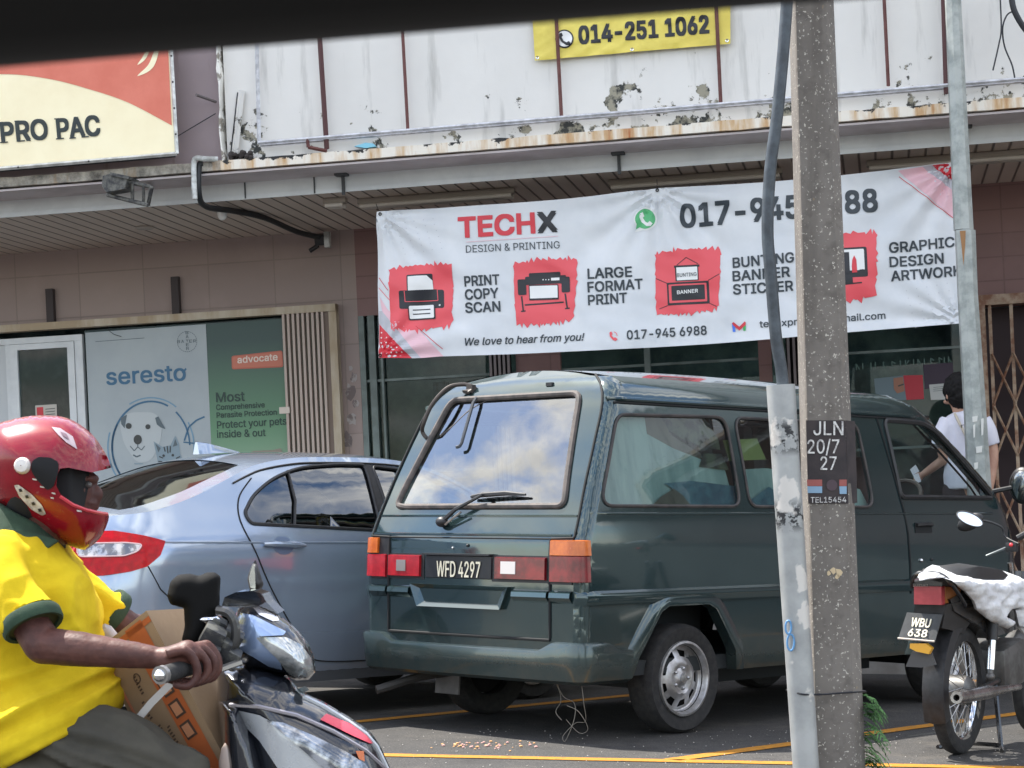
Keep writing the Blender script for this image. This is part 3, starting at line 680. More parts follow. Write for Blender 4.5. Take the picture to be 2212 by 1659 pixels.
part('grommet', yg, yb, pre=py)

# --- big white banner
BD = .40
GRM = [((822, 463), 1.0), ((1420, 411), .9), ((2066, 356), 1.3), ((822, 768), .6), ((2074, 694), .8)]
def bdisp(u, v):
    d = 0
    for (gu, gv), A in GRM:
        x, y = u-gu, v-gv; r = math.hypot(x, y); th = math.atan2(y, x)
        d += A*.021*math.sin(th*15+gu)*math.exp(-r/190)*min(1, r/25)
        d += A*.014*math.sin(th*7+gu*2)*math.exp(-r/420)*min(1, r/60)
    d += .018*noise.noise(Vector((u*.006+v*.004, v*.013, 3)))+.007*noise.noise(Vector((u*.02-v*.018, v*.03, 8)))
    d += .008*math.sin(u*.075)*sm((v-(745-(u-1100)*.065)+35)/45)*noise.noise(Vector((u*.02, 0, 5)))*2
    return d
def bfn(off):
    def f(u, v):
        d = BD-bdisp(u, v); s, z = bc(u, v, BD); return Vector((s, d-off, z))
    return f
VIN = mat('white_vinyl', lin(218, 220, 222), .5, col2=lin(208, 211, 214), scale=2)
bn, pb = bthing('shop_banner', 'long white printing shop banner with red icons hanging under the walkway ceiling', 'banner', 1440, 600, BD)
top = spline([V(813.6, 457.5, 0), V(1000, 445.5, 0), V(1230, 429, 0), V(1420, 407, 0), V(1640, 394, 0), V(1850, 375, 0), V(2064, 350, 0)], 5)
botm = spline([V(2084, 698, 0), V(1840, 717, 0), V(1600, 738, 0), V(1399, 751, 0), V(1100, 765, 0), V(818, 773, 0)], 5)
part('cloth', lambda m: m.skin([(p.x, p.y) for p in top]+[(p.x, p.y) for p in botm], [], bfn(0), VIN, 7), bn, pre=pb)
GREYI = mat('charcoal_ink', lin(52, 60, 66), .5); REDI = mat('red_ink', lin(206, 50, 62), .45); BLUSH = mat('red_brush_ink', lin(226, 84, 92), .45); PINKI = mat('pink_ink', lin(228, 186, 194), .45)
GRN = mat('green_ink', lin(88, 178, 118), .45); GRAD = mat('pale_grey_ink', lin(186, 186, 192), .45)
LL = 8
def btext(m):
    f_ = bfn(.0055); W = lambda s, p0, p1, cap, mt=GREYI, b=.02, sl=0: write(m, s, p0, p1, cap, f_, mt, b, .05, LL, sl)
    W('TECH', (990.6, 515), (1157, 504.5), 46, REDI, .055); W('X', (1161, 504), (1205, 501), 46, INK, .06)
    W('DESIGN & PRINTING', (1007, 546), (1209, 536), 15.5, GREYI, .0)
    W('017-945 6988', (1470, 493), (1897, 457), 51, GREYI, .045)
    for s, a, b in (('PRINT', (1004, 619.5), (1080, 615)), ('COPY', (1005, 648), (1078, 644)), ('SCAN', (1005, 676), (1082, 673)), ('LARGE', (1270, 603), (1366, 598)), ('FORMAT', (1270, 632), (1389, 624)), ('PRINT', (1271, 660), (1355, 654)),
                    ('BUNTING', (1583, 579), (1716, 567)), ('BANNER', (1583, 608), (1707, 598)), ('STICKER', (1584, 637), (1714, 628)), ('GRAPHIC', (1921, 547), (2062, 534)), ('DESIGN', (1922, 577.6), (2039, 569)), ('ARTWORK', (1925, 608), (2078, 596))): W(s, a, b, 22.5, GREYI, .035)
    W('We love to hear from you!', (1001, 747), (1260, 736), 16.5, GREYI, .025, .25)
    W('017-945 6988', (1355, 734), (1527, 723), 20, GREYI, .03); W('techxprinting@gmail.com', (1641, 708), (1913, 688), 15, GREYI, .025)
    line(m, [(1007, 523), (1205, 510)], 1.2, f_, PINKI, LL)
part('lettering', btext, bn, pre=pb)
def blob(c0, c1, c2, c3):
    def f(m):
        rnd_ = random.Random(int(c0[0])); P = []
        def edge(a, b, amp, n):
            dx, dy = b[0]-a[0], b[1]-a[1]; l_ = math.hypot(dx, dy); nx, ny = dy/l_, -dx/l_; t = 0
            while t < 1:
                w_ = rnd_.uniform(.5, 1.7)/n; k = rnd_.uniform(.1, 1)**1.3*amp; bow = amp*.5*math.sin(PI*t); sk = rnd_.uniform(.2, .9)
                P.append((a[0]+dx*t+nx*(bow-k*.4), a[1]+dy*t+ny*(bow-k*.4))); t2 = min(1, t+w_*sk); P.append((a[0]+dx*t2+nx*(bow+k), a[1]+dy*t2+ny*(bow+k))); t += w_
        edge(c0, c1, 9, 13); edge(c1, c2, 4, 7); edge(c2, c3, 10, 12); edge(c3, c0, 3, 6)
        flat(m, P, bfn(.0045), BLUSH, LL)
    return f
def shp(m, pts, mt, off=.006): flat(m, pts, bfn(off), mt, LL)
part('brush_patch', blob((843, 582), (977, 572), (975, 702), (846, 712)), bn, pre=pb); part('brush_patch', blob((1110, 570), (1246, 560), (1238, 690), (1116, 700)), bn, pre=pb)
part('brush_patch', blob((1416, 548), (1556, 538), (1550, 666), (1418, 678)), bn, pre=pb); part('brush_patch', blob((1752, 515), (1893, 503), (1890, 640), (1756, 652)), bn, pre=pb)
R_ = lambda x0, y0, x1, y1, sl=-.05, r=3: rnd([(x0, y0), (x1, y0+sl*(x1-x0)), (x1+.05*(y1-y0), y1+sl*(x1-x0)), (x0+.05*(y1-y0), y1)], r, 3)
def ic1(m):     # printer
    shp(m, R_(862, 628, 958, 668, -.03, 5), INK); shp(m, R_(878, 594, 934, 640), INK, .0065); shp(m, [(881, 597), (922, 595), (934, 606), (936, 628), (882, 631)], WHITEINK, .009)
    shp(m, R_(876, 628, 944, 649), INK, .010); line(m, [(874, 629), (876, 652), (946, 649), (944, 626)], 1.6, bfn(.011), BLUSH, LL)
    shp(m, R_(882, 662, 940, 692), INK, .0105); shp(m, R_(884, 661, 937, 689), WHITEINK, .0125); line(m, [(892, 670), (930, 668)], 2.4, bfn(.014), INK, LL); line(m, [(892, 679), (930, 677)], 2.4, bfn(.014), INK, LL)
    shp(m, circ((950, 659), 2, 8), WHITEINK, .010)
def ic2(m):     # plotter
    shp(m, R_(1142, 590, 1210, 600), INK); shp(m, R_(1134, 598, 1222, 616), INK, .007); shp(m, R_(1118, 604, 1136, 638), INK, .0085); shp(m, R_(1212, 598, 1230, 632), INK, .0085)
    shp(m, R_(1142, 616, 1206, 649, -.03, 1), INK, .0088); shp(m, R_(1144, 618, 1204, 645, -.03, 1), WHITEINK, .0105); line(m, [(1127, 640), (1131, 672)], 3.5, bfn(.006), INK, LL); line(m, [(1221, 634), (1226, 666)], 3.5, bfn(.006), INK, LL)
    line(m, [(1134, 659), (1218, 653)], 3.5, bfn(.006), INK, LL); line(m, [(1126, 673), (1136, 672)], 3, bfn(.006), INK, LL); line(m, [(1221, 667), (1231, 666)], 3, bfn(.006), INK, LL)
    shp(m, R_(1190, 600, 1208, 606, -.05, 1), WHITEINK, .010)
    for x in (1173, 1179, 1185): shp(m, circ((x, 604), 1.5, 6), WHITEINK, .010)
def ic3(m):     # bunting and banner
    line(m, [(1462, 573), (1482, 556), (1508, 570)], 1.6, bfn(.006), INK, LL); shp(m, R_(1456, 574, 1511, 579, -.05, 1), INK, .006)
    shp(m, R_(1458, 577, 1508, 608, -.05, 1), INK, .0075); shp(m, R_(1461, 578, 1506, 606, -.05, 1), WHITEINK, .009); shp(m, R_(1440, 611, 1531, 660, -.05, 2), INK, .0068); shp(m, R_(1444, 615, 1526, 655, -.05, 2), BLUSH, .0085)
    shp(m, R_(1450, 618, 1522, 650, -.05, 2), INK, .010); write(m, 'BANNER', (1463, 636), (1508, 632), 8, bfn(.012), WHITEINK, .03, .05, LL); write(m, 'BUNTING', (1463, 599), (1505, 596), 8, bfn(.011), GREYI, .01, .05, LL)
    for a, b in (((1441, 612), (1416, 601)), ((1530, 606), (1554, 592)), ((1442, 660), (1424, 667)), ((1532, 655), (1548, 662))): line(m, [a, b], 1.5, bfn(.006), INK, LL)
def ic4(m):     # monitor
    shp(m, R_(1775, 538, 1872, 603, -.05, 5), INK, .006); shp(m, R_(1779, 542, 1866, 588, -.05, 3), WHITEINK, .008); shp(m, [(1840, 576), (1841, 562), (1845, 552), (1850, 562), (1852, 589), (1841, 590)], REDI, .010); shp(m, R_(1812, 546, 1834, 592, -.05, 1), INK, .010)
    line(m, [(1857, 584), (1866, 583)], 1.5, bfn(.010), INK, LL); line(m, [(1812, 616), (1862, 611)], 3, bfn(.006), INK, LL); shp(m, R_(1820, 600, 1842, 614, -.05, 1), INK, .007)
for nm, f_ in (('printer_icon', ic1), ('plotter_icon', ic2), ('bunting_icon', ic3), ('monitor_icon', ic4)): part(nm, f_, bn, pre=pb)
def chat(m):
    P = circ((1394, 473), 25, 28, a0=130, a1=475); shp(m, P+[(1371, 502)], WHITEINK, .004); shp(m, circ((1394, 473), 21.5, 28), GRN, .007); shp(m, [(1376, 484), (1384, 490), (1374, 496)], GRN, .0065)
    shp(m, [(1383, 462), (1389, 459), (1392, 467), (1389, 471), (1395, 480), (1400, 482), (1404, 478), (1410, 483), (1406, 489), (1397, 489), (1386, 480), (1382, 470)], WHITEINK, .009)
part('chat_icon', chat, bn, pre=pb)
def ph2(m): shp(m, [(1317, 719), (1321, 716), (1324, 722), (1322, 725), (1326, 730), (1330, 729), (1335, 733), (1331, 737), (1325, 735), (1318, 727)], BLUSH); line(m, [(1327, 717), (1332, 720), (1334, 726)], 1.4, bfn(.006), BLUSH, LL)
part('phone_icon', ph2, bn, pre=pb)
def mail(m):
    shp(m, [(1581, 698), (1587, 702), (1589, 717), (1583, 717)], mat('blue_ink', lin(70, 120, 220), .5)); shp(m, [(1604, 701), (1611, 696), (1611, 714), (1606, 715)], mat('green_ink2', lin(60, 170, 90), .5))
    shp(m, [(1581, 698), (1585, 696), (1597, 706), (1609, 694), (1611, 697), (1611, 702), (1597, 714), (1584, 703)], REDI, .008)
part('mail_icon', mail, bn, pre=pb)
def corners(m):
    shp(m, [(818.7, 672), (826, 672), (908, 773), (890, 774), (818.7, 700)], GRAD, .0042); shp(m, [(820, 640), (838, 668), (880, 712), (905, 712), (957, 769), (908, 773), (826, 672)], PINKI, .0035)
    shp(m, [(818.7, 700), (889, 773.5), (819, 773)], REDI, .005)
    line(m, [(818.7, 600), (840, 628)], 1.4, bfn(.005), REDI, LL); line(m, [(898, 704), (956, 754)], 1.4, bfn(.005), REDI, LL); line(m, [(818.7, 622), (846, 652)], 1.2, bfn(.005), BLUSH, LL)
    for i in range(5):
        for j in range(i+1): shp(m, circ((823+j*11+2, 719+i*11-j*.5), 1.8, 6), WHITEINK, .007)
    shp(m, [(1940, 369), (1993, 361), (2066, 418), (2070, 480)], PINKI, .0042); shp(m, [(1993, 361), (2014, 358), (2066, 398), (2066, 418)], GRAD, .0044); shp(m, [(2014, 358), (2062, 352.5), (2064, 396)], REDI, .0046)
    line(m, [(1942, 381), (2070, 480)], 1.5, bfn(.006), REDI, LL)
    for i in range(6):
        for j in range(5): shp(m, circ((1958+j*22+i*4, 628+i*16-j*4), 1.1, 5), GRAD, .005); shp(m, circ((855+j*20+i*4, 484+i*13-j*3), 1.1, 5), GRAD, .005)
part('corner_stripes', corners, bn, pre=pb)
def ggm(m):
    for (c_, A) in GRM[:4]: m.lathe([(.005, 0), (.014, -.004), (.014, .0)], bfn(.006)(*c_), (0, 1, 0), mat('dark_eyelet', (.03, .03, .03), .4, .6), 12)
part('eyelet', ggm, bn, pre=pb)
part('tie_wire', lambda m: (m.tube([bfn(.0)(1420, 409), bp(1419, 388, BD+.05)], .003, INK, 5), m.tube([bfn(.0)(822, 463), bp(812, 440, BD+.2)], .003, INK, 5)), bn, pre=pb)
# --- posters of the pet shop
PD = DW-.006
def bflat(d): return BF(d)
po, pp = bthing('pet_poster', 'pale grey window poster with a dog and a cat inside a blue ring', 'poster', 315, 1000, PD, )
PALE = mat('pale_poster', lin(176, 184, 186), .5, col2=lin(168, 176, 180), scale=1.5)
part('sheet', lambda m: m.prism([bp(184, 719, PD), bp(444.5, 700, PD), bp(466, 1180, PD), bp(206, 1200, PD)], (0, .004, 0), PALE), po, pre=pp)
BLUEI = mat('petrol_blue_ink', lin(62, 108, 140), .5); SLATE = mat('slate_ink', lin(96, 108, 114), .55); PAW = mat('pale_blue_grey_ink', lin(140, 158, 168), .55); SNOW = mat('offwhite_ink', lin(190, 196, 197), .55); MUD = mat('dark_grey_brown_ink', lin(66, 68, 66), .55)
def plet(m):
    f_ = BF(PD-.003); write(m, 'seresto', (230, 832), (402, 822), 36, f_, BLUEI, .028, .05)
    for k, ch in enumerate('BAYER'): write(m, ch, (401+1.0*k*.3, 722+k*8.6), (407+1.0*k*.3, 721.6+k*8.6), 6.5, f_, SLATE, .01, .05)
    for k, ch in enumerate('BAYER'):
        if k != 2: write(m, ch, (383+k*8.6, 741.5-k*.4), (389+k*8.6, 741-k*.4), 6.5, f_, SLATE, .01, .05)
    for a in range(0, 360, 12): line(m, [(404+21*math.cos(math.radians(a)), 738+22*math.sin(math.radians(a))), (404+21*math.cos(math.radians(a+9)), 738+22*math.sin(math.radians(a+9)))], 1, f_, SLATE)
    line(m, [(206, 738), (312, 730)], 1.2, f_, SLATE); line(m, [(394, 806), (402, 796)], 4, f_, BLUEI)
part('lettering', plet, po, pre=pp)
def parc(m, c, rx, ry, a0, a1, wd, mt, f_): line(m, [(c[0]+rx*math.cos(math.radians(a)), c[1]+ry*math.sin(math.radians(a))) for a in range(a0, a1+1, 6)], wd, f_, mt)
def pring(m):
    f_ = BF(PD-.004); c = (326, 965)
    for a0, a1, wd in ((-220, -60, 4), (-50, 0, 3.5), (20, 60, 3), (120, 215, 4)): parc(m, c, 84, 98, a0, a1, wd, BLUEI, f_)
    for a0, a1 in ((-205, -160), (-120, -50), (100, 160), (-30, 10)): parc(m, c, 93, 106, a0, a1, 3, mat('light_blue_ink', lin(120, 156, 180), .5), f_)
    line(m, [(398, 952), (408, 922), (424, 908), (442, 900)], 3.5, f_, BLUEI); line(m, [(396, 955), (422, 958)], 3, f_, BLUEI)
part('ring', pring, po, pre=pp)
def pdog(m):
    f1, f2, f3 = BF(PD-.0035), BF(PD-.006), BF(PD-.008); P = lambda x, y: (x*.3472, 548.6+y*.3472)
    flat(m, rnd([P(740, 1040), P(800, 985), P(960, 985), P(1010, 1040), P(1000, 1160), P(940, 1290), P(850, 1300), P(770, 1180)], 14), f1, SNOW)
    flat(m, [P(750, 1020), P(790, 1000), P(775, 1085), P(755, 1060)], f2, SLATE); flat(m, [P(965, 1020), P(985, 1010), P(1030, 1090), P(1000, 1080), P(975, 1060)], f2, SLATE)
    flat(m, circ(P(800, 1070), 6.5, 14), f3, MUD); flat(m, circ(P(920, 1075), 5.5, 14), f3, MUD); flat(m, circ(P(857, 1155), 9, 16, 10.5), f3, MUD)
    line(m, [P(810, 1195), P(835, 1225), P(857, 1200), P(880, 1220), P(900, 1195)], 2, f2, SLATE); line(m, [P(857, 1180), P(857, 1205)], 2, f2, SLATE); line(m, [P(828, 1250), P(850, 1262), P(875, 1252)], 3, f2, SLATE); line(m, [P(835, 1305), P(890, 1305)], 2.5, f2, PAW)
part('dog_drawing', pdog, po, pre=pp)
def pcat(m):
    f1, f2, f3 = BF(PD-.0045), BF(PD-.0065), BF(PD-.009); P = lambda x, y: (x*.3472, 548.6+y*.3472)
    flat(m, [P(955, 1165), P(1010, 1200), P(1060, 1190), P(1090, 1130), P(1115, 1180), P(1120, 1240), P(1145, 1300), P(1120, 1345), P(990, 1345), P(975, 1260)], f1, PAW)
    flat(m, [P(965, 1178), P(1000, 1208), P(985, 1235)], f2, SLATE); flat(m, [P(1090, 1150), P(1105, 1190), P(1075, 1200)], f2, SLATE)
    for a, b in ((P(1040, 1195), P(1045, 1240)), (P(1020, 1200), P(1028, 1230)), (P(1060, 1195), P(1058, 1235)), (P(990, 1260), P(1015, 1270)), (P(1120, 1260), P(1095, 1272)), (P(985, 1290), P(1010, 1292)), (P(1130, 1290), P(1100, 1292)), (P(1042, 1290), P(1052, 1310))): line(m, [a, b], 2.4, f3, MUD)
    flat(m, circ(P(1018, 1255), 3, 8), f3, MUD); flat(m, circ(P(1075, 1252), 3, 8), f3, MUD)
part('cat_drawing', pcat, po, pre=pp)
g1, pg = bthing('green_poster', 'green window poster about parasite protection with an orange label', 'poster', 535, 1000, PD)
gg = NG('green_gradient_print', .5); zb = bp(535, 760, PD).z-bp(535, 1000, PD).z; za = bp(535, 900, PD).z-bp(535, 1000, PD).z
gg.col(gg.mix(gg.ramp(gg.z, za-.35, zb+.1), gg.mix(gg.ramp(gg.z, za-.6, za-.1), lin(150, 172, 150), lin(112, 158, 118)), lin(66, 86, 82)))
part('sheet', lambda m: m.prism([bp(445.5, 700, PD+.001), bp(630, 686, PD+.001), bp(645, 1120, PD+.001), bp(462, 1130, PD+.001)], (0, .004, 0), gg.m), g1, pre=pg)
def glet(m):
    f1, f2 = BF(PD-.003), BF(PD-.005); DG = mat('dark_green_text_ink', lin(44, 66, 60), .5)
    flat(m, rnd([(500, 769), (610, 757), (612, 793), (501, 798)], 5), f1, mat('orange_label_ink', lin(196, 104, 84), .5)); flat(m, rnd([(502, 771), (608, 760), (610, 790), (503, 795)], 5), BF(PD-.004), mat('orange_label_ink2', lin(204, 120, 96), .5))
    write(m, 'advocate', (513, 785), (600, 778), 15, BF(PD-.007), mat('label_white', lin(232, 214, 200), .5), .03, .05)
    write(m, 'Most', (467, 869), (529, 866), 21, f2, DG, .02, .05); write(m, 'Comprehensive', (467, 886), (572, 880), 12, f2, DG, .02, .05); write(m, 'Parasite Protection', (468, 903), (598, 896), 12, f2, DG, .02, .05)
    write(m, 'Protect your pets', (469, 926), (619, 917), 16, f2, DG, .015, .05); write(m, 'inside & out', (469, 946), (574, 942), 16, f2, DG, .015, .05)
    parc(m, (626, 728), 15, 18, 100, 270, 1.5, SNOW, f2); flat(m, [(535, 980), (548, 974), (590, 972), (606, 968), (615, 985), (540, 992)], f2, mat('tan_print', lin(150, 140, 126), .6))
part('lettering', glet, g1, pre=pg)
nt_, pn = bthing('door_notice', 'small red and white notice on the glass of the white door', 'notice', 100, 898, DW-.03)
def ntc(m):
    m.prism([bp(76, 876, DW-.014), bp(122, 873, DW-.014), bp(123.5, 905, DW-.014), bp(77, 905, DW-.014)], (0, .003, 0), mat('notice_paper', lin(196, 190, 180), .6)); f2 = BF(DW-.0175)
    flat(m, [(79, 880), (93, 879), (94, 897), (80, 897)], f2, REDI); 
    for k in range(3): line(m, [(98, 884+k*6), (119, 882+k*6)], 1.5, f2, MUD)
part('sheet', ntc, nt_, pre=pn)
def wire1(m): m.tube(spline([bp(232, 700, DW-.03), bp(234, 712, DW-.03), bp(246, 722, DW-.03), bp(262, 727, DW-.03)], 4), .003, INK, 5)
m = MB(); wire1(m); tag(m.build('wire', M=B @ T(*bp(245, 715, DW-.03)), pre=T(-bp(245, 715, DW-.03))), 'loose curled black wire above the pet poster', 'wire')
# --- papers behind the right shop window
def paper(name, pts, mt, label, extra=None, d=DW+.03):
    t, q = bthing(name, label, 'poster', pts[-1][0], pts[-1][1], d)
    part('sheet', lambda m: m.prism([bp(a, b, d) for a, b in pts], (0, .003, 0), mt), t, pre=q)
    if extra: part('print', lambda m: extra(m, BF(d-.003)), t, pre=q)
paper('red_poster', [(1951, 811), (1993, 810), (1996, 862), (1958, 864)], mat('red_poster', lin(178, 44, 58), .5), 'plain red poster in the dark shop window above the van roof')
paper('purple_poster', [(1994, 788), (2058, 783), (2062, 835), (1998, 840)], mat('purple_poster', lin(52, 36, 56), .5), 'dark purple poster in the shop window left of the lamp post', d=DW+.034)
paper('paper_notice', [(2007, 831), (2042, 828), (2046, 863), (2011, 864)], mat('white_paper', lin(190, 192, 190), .6), 'white notice behind the head of the person in white', lambda m, f_: [line(m, [(2016, 837+k*4), (2038, 835+k*4)], 1, f_, SLATE) for k in range(3)])
paper('photo_poster', [(1888, 818), (1951, 811), (1958, 864), (1893, 868)], mat('blue_photo_paper', lin(104, 122, 130), .5), 'pale blue photo poster in the shop window beside the red one', lambda m, f_: (flat(m, [(1930, 817), (1950, 814), (1954, 845), (1938, 850), (1931, 840)], f_, mat('warm_print', lin(158, 112, 92), .6)), line(m, [(1940, 834), (1952, 830)], 3, BF(DW+.025), MUD)))
st_, q_ = bthing('window_lettering', 'faint worn pale lettering across the top of the right shop window', 'lettering', 1950, 790, DW+.04)
def fade(m):
    rr = random.Random(3); mt = mat('faint_letter', lin(88, 112, 104), .6); x = 1850
    while x < 2050:
        y = 799-(x-1850)*.08; line(m, [(x, y), (x-.5, y-13)], 2.2, BF(DW+.04), mt)
        if rr.random() < .6: line(m, [(x, y-rr.choice([0, 7, 12])), (x+7, y-.5-rr.choice([0, 7, 12]))], 2.2, BF(DW+.04), mt)
        x += rr.choice([9, 11, 14, 18])
part('letters', fade, st_, pre=q_)
# ================================================================ green van
def carpaint(name, base, dark, rough=.28, metal=.55, dirt=.25, low=.55):
    g = NG(name, rough, metal, .6); g.b.inputs['Coat Roughness'].default_value = .05
    n = g.noise(1.6, 6); n2 = g.noise(7, 8, .7); lowz = g.ramp(g.z, .75, .25)
    c = g.mix(g.ramp(n, .3, .75), base, dark)
    d_ = g.math('MULTIPLY', g.ramp(n2, .25, 1.0), g.math('ADD', g.math('MULTIPLY', lowz, low), dirt*.35))
    c = g.mix(d_, c, lin(120, 108, 92)); g.col(c)
    r = g.math('ADD', g.math('MULTIPLY', g.ramp(n2, .3, .8), dirt*.5), rough-.05); g.rough(g.math('ADD', r, g.math('MULTIPLY', lowz, .22)))
    g.put(g.math('SUBTRACT', .95, g.math('MULTIPLY', lowz, .5)), g.b.inputs['Coat Weight']); g.bump(g.noise(1.1, 2), .12, .03); return g.m
VPAINT = carpaint('green_blue_van_paint', lin(52, 72, 74), lin(45, 65, 68), .16, .5, .08)
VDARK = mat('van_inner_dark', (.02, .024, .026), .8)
GASKET = mat('weathered_gasket', lin(66, 62, 60), .7, col2=lin(92, 84, 80), scale=14)
SEAM = mat('panel_gap', (.006, .007, .008), .8)
FILM = glass('rear_tint_film', (.24, .31, .32), .22, .004); SIDEFILM = glass('side_tint_film', (.60, .70, .69), .15, .02); CLEARG = glass('door_glass', (.80, .86, .86), .04, .01)
LRED = mat('red_lens', (.42, .012, .02), .2, coat=.3, col2=(.30, .008, .015), scale=18); LDRED = mat('dark_red_lens', (.20, .006, .014), .2, coat=.25, col2=(.10, .006, .01), scale=14)
LAMB = mat('amber_lens', (.56, .13, .012), .22, coat=.25, col2=(.44, .09, .01), scale=18); LWH = mat('clear_lens', (.55, .52, .52), .15, coat=1)
PLATE = mat('plate_black', (.012, .013, .016), .35); PLW = mat('plate_cream', lin(240, 232, 205), .5)
OV = Vector((-.262, 11.276, 0)); VM = T(OV) @ Rz(45)
VN = thing('van', 'dark green blue passenger van parked with its back to the street, plate WFD 4297', 'van', VM)
ZW = [0, .30, .45, .8, 1.1, 1.22, 1.30, 1.5, 1.75, 1.84, 1.88, 1.93, 1.965, 1.98]
WW = [.80, .84, .865, .872, .868, .858, .842, .812, .768, .748, .735, .705, .655, .615]
_wc = {}
def W(z):
    k = round(z, 4)
    if k not in _wc: h_ = .05 if z < 1.8 else .018; _wc[k] = sum(ip(z+h_*(i-4)/4, ZW, WW) for i in range(9))/9
    return _wc[k]
ZX = [0, .45, .8, 1.07, 1.10, 1.20, 1.25, 1.4, 1.6, 1.85, 1.93, 2.0, 2.05]; XX = [.03, 0, .0, .008, .016, .056, .076, .14, .235, .36, .405, .47, .56]
_xc = {}
def XR(z):
    k = round(z, 4)
    if k not in _xc: h_ = .012 if z < 1.13 else .04; _xc[k] = sum(ip(min(2.05, z+h_*(i-4)/4), ZX, XX) for i in range(9))/9
    return _xc[k]
XF = lambda z: ip(z, [0, .3, .6, 1.0, 1.25, 1.33, 1.41, 1.6, 1.81, 1.92, 2.0, 2.05], [4.38, 4.44, 4.46, 4.42, 4.33, 4.27, 4.19, 3.93, 3.62, 3.46, 3.28, 3.1])
RCN = lambda z: ip(z, [0, 1.1, 1.8, 2.0], [.065, .065, .05, .08])
TUCK = .02
def vside(sg, off=0.0):
    def f(x, z):
        w_ = W(z)+off
        r = RCN(z); x0 = XR(z)+TUCK; x1 = XF(z); rf = .22
        if x < x0+r: t = max(0, (x-x0)/r)*PI/2; return Vector((x0+r-(r+off)*math.cos(t), sg*(w_-r-off+(r+off)*math.sin(t)), z))
        if x > x1-rf: t = min(1, (x-(x1-rf))/rf)*PI/2; return Vector((x1-rf+(rf+off)*math.sin(t), sg*(w_-rf-off+(rf+off)*math.cos(t)), z))
        return Vector((x, sg*w_, z))
    return f
def vrear(off=0.0):
    def f(y, z): q = W(z)-RCN(z); return Vector((XR(min(z, 2.05))+TUCK*min(1.2, abs(y)/q)**2-off, y, z))
    return f
def vfront(off=0.0): return lambda y, z: Vector((XF(min(z, 2.05))+.05*(1-(y/.7)**2)+off-.05, y, z))
def zs(a, b, n=14): return [lerp(a, b, i/n) for i in range(n+1)]
w1 = rnd([(.405, 1.758), (1.335, 1.775), (1.37, 1.262), (.185, 1.262)], [.07, .09, .08, .10]); w2 = rnd([(1.415, 1.775), (2.62, 1.775), (2.68, 1.262), (1.455, 1.262)], [.08, .07, .09, .07])
w3 = rnd([(2.916, 1.81), (3.40, 1.805), (3.62, 1.66), (4.06, 1.325), (2.985, 1.325)], [.05, .14, .05, .05, .04])
AX1, AX2, TR_ = .89, 3.56, .30
def arch(xc, r, zt): return [(xc-r-.07, .335), (xc-r-.03, .45), (xc-r*.62, zt-.03), (xc-r*.45, zt), (xc+r*.45, zt), (xc+r*.62, zt-.03), (xc+r+.03, .45), (xc+r+.06, .335)]
ar1 = arch(AX1-.02, .38, .715); ar2 = arch(AX2, .38, .715)
def vout():
    P = [(XR(z)+TUCK, z) for z in zs(1.98, .335, 26)]
    P += ar1+ar2+[(XF(z), z) for z in zs(.335, 1.98, 26)]
    return P
for sg in (-1, 1):
    part('side_panel', lambda m: m.skin(vout(), [w1, w2, w3], vside(sg), VPAINT, .055, extra=[(XR(z)+TUCK+RCN(z)*t, z) for z in zs(.36, 1.97, 46) for t in (.12, .25, .38, .5, .62, .75, .88, 1.0, 1.15)]+[(XF(z)-.22*t, z) for z in zs(.36, 1.97, 30) for t in (.9, .7, .5, .3, .12)]), VN)
def tail_outline(zb=.335):
    R0 = [(W(z)-RCN(z), z) for z in zs(zb, 1.98, 24)]; top = [(y, 1.98+.055*(1-(y/.53)**2)) for y in zs(.50, -.50, 10)]
    return R0+top+[(-y, z) for y, z in R0[::-1]]
wr_ = rnd([(.672, 1.262), (.515, 1.885), (-.515, 1.885), (-.672, 1.262)], [.05, .06, .06, .05])
def tail(m):
    m.skin(tail_outline(), [wr_], vrear(), VPAINT, .055, extra=[(y, z) for z in [.80, .9, 1.0, 1.055, 1.07, 1.08, 1.09, 1.10, 1.12, 1.15, 1.18, 1.21, 1.90, 1.92, 1.94, 1.96, 1.98, 2.0] for y in zs(-.82, .82, 42)])
tg = part('tailgate', tail, VN)
part('front_panel', lambda m: m.skin([(W(z)-.22, z) for z in zs(.335, 1.98, 20)]+[(-W(z)+.22, z) for z in zs(1.98, .335, 20)], [[(.60, 1.32), (.50, 1.86), (-.50, 1.86), (-.60, 1.32)]], vfront(), VPAINT, .08), VN)
def roof(m):
    secs = []
    for i in range(31):
        y = lerp(-.615, .615, i/30); ze = 1.98+.055*(1-(y/.615)**2)
        if abs(y) > .6: ze = 1.98
        q = []
        for k in range(25):
            t = k/24; x = lerp(XR(1.98)+TUCK+.03 if abs(y) > .5 else XR(ze)+TUCK*(y/.5)**2, XF(ze)-.22*(abs(y)/.615)**4, t); q.append(Vector((x, y, ze+.035*(1-(y/.615)**2)*math.sin(PI*t)**.8)))
        secs.append(q)
    m.loft(secs, VPAINT, closed=False, caps=False)
part('roof', roof, VN)
def gutter(m):
    for sg in (-1, 1):
        f = vside(sg, .006); m.tube([f(x, 1.845) for x in [XR(1.845)+TUCK+.015+i*.05 for i in range(58)]]+[f(x, z) for x, z in ((3.45, 1.845), (3.56, 1.82), (3.72, 1.72), (3.9, 1.58), (4.08, 1.44), (4.18, 1.36))], .014, VPAINT, 8); f2 = vside(sg, .004)
        m.tube([f2(x, 1.825) for x in [XR(1.845)+TUCK+.03+i*.05 for i in range(58)]], .007, SEAM, 6)
part('rain_gutter', gutter, VN)
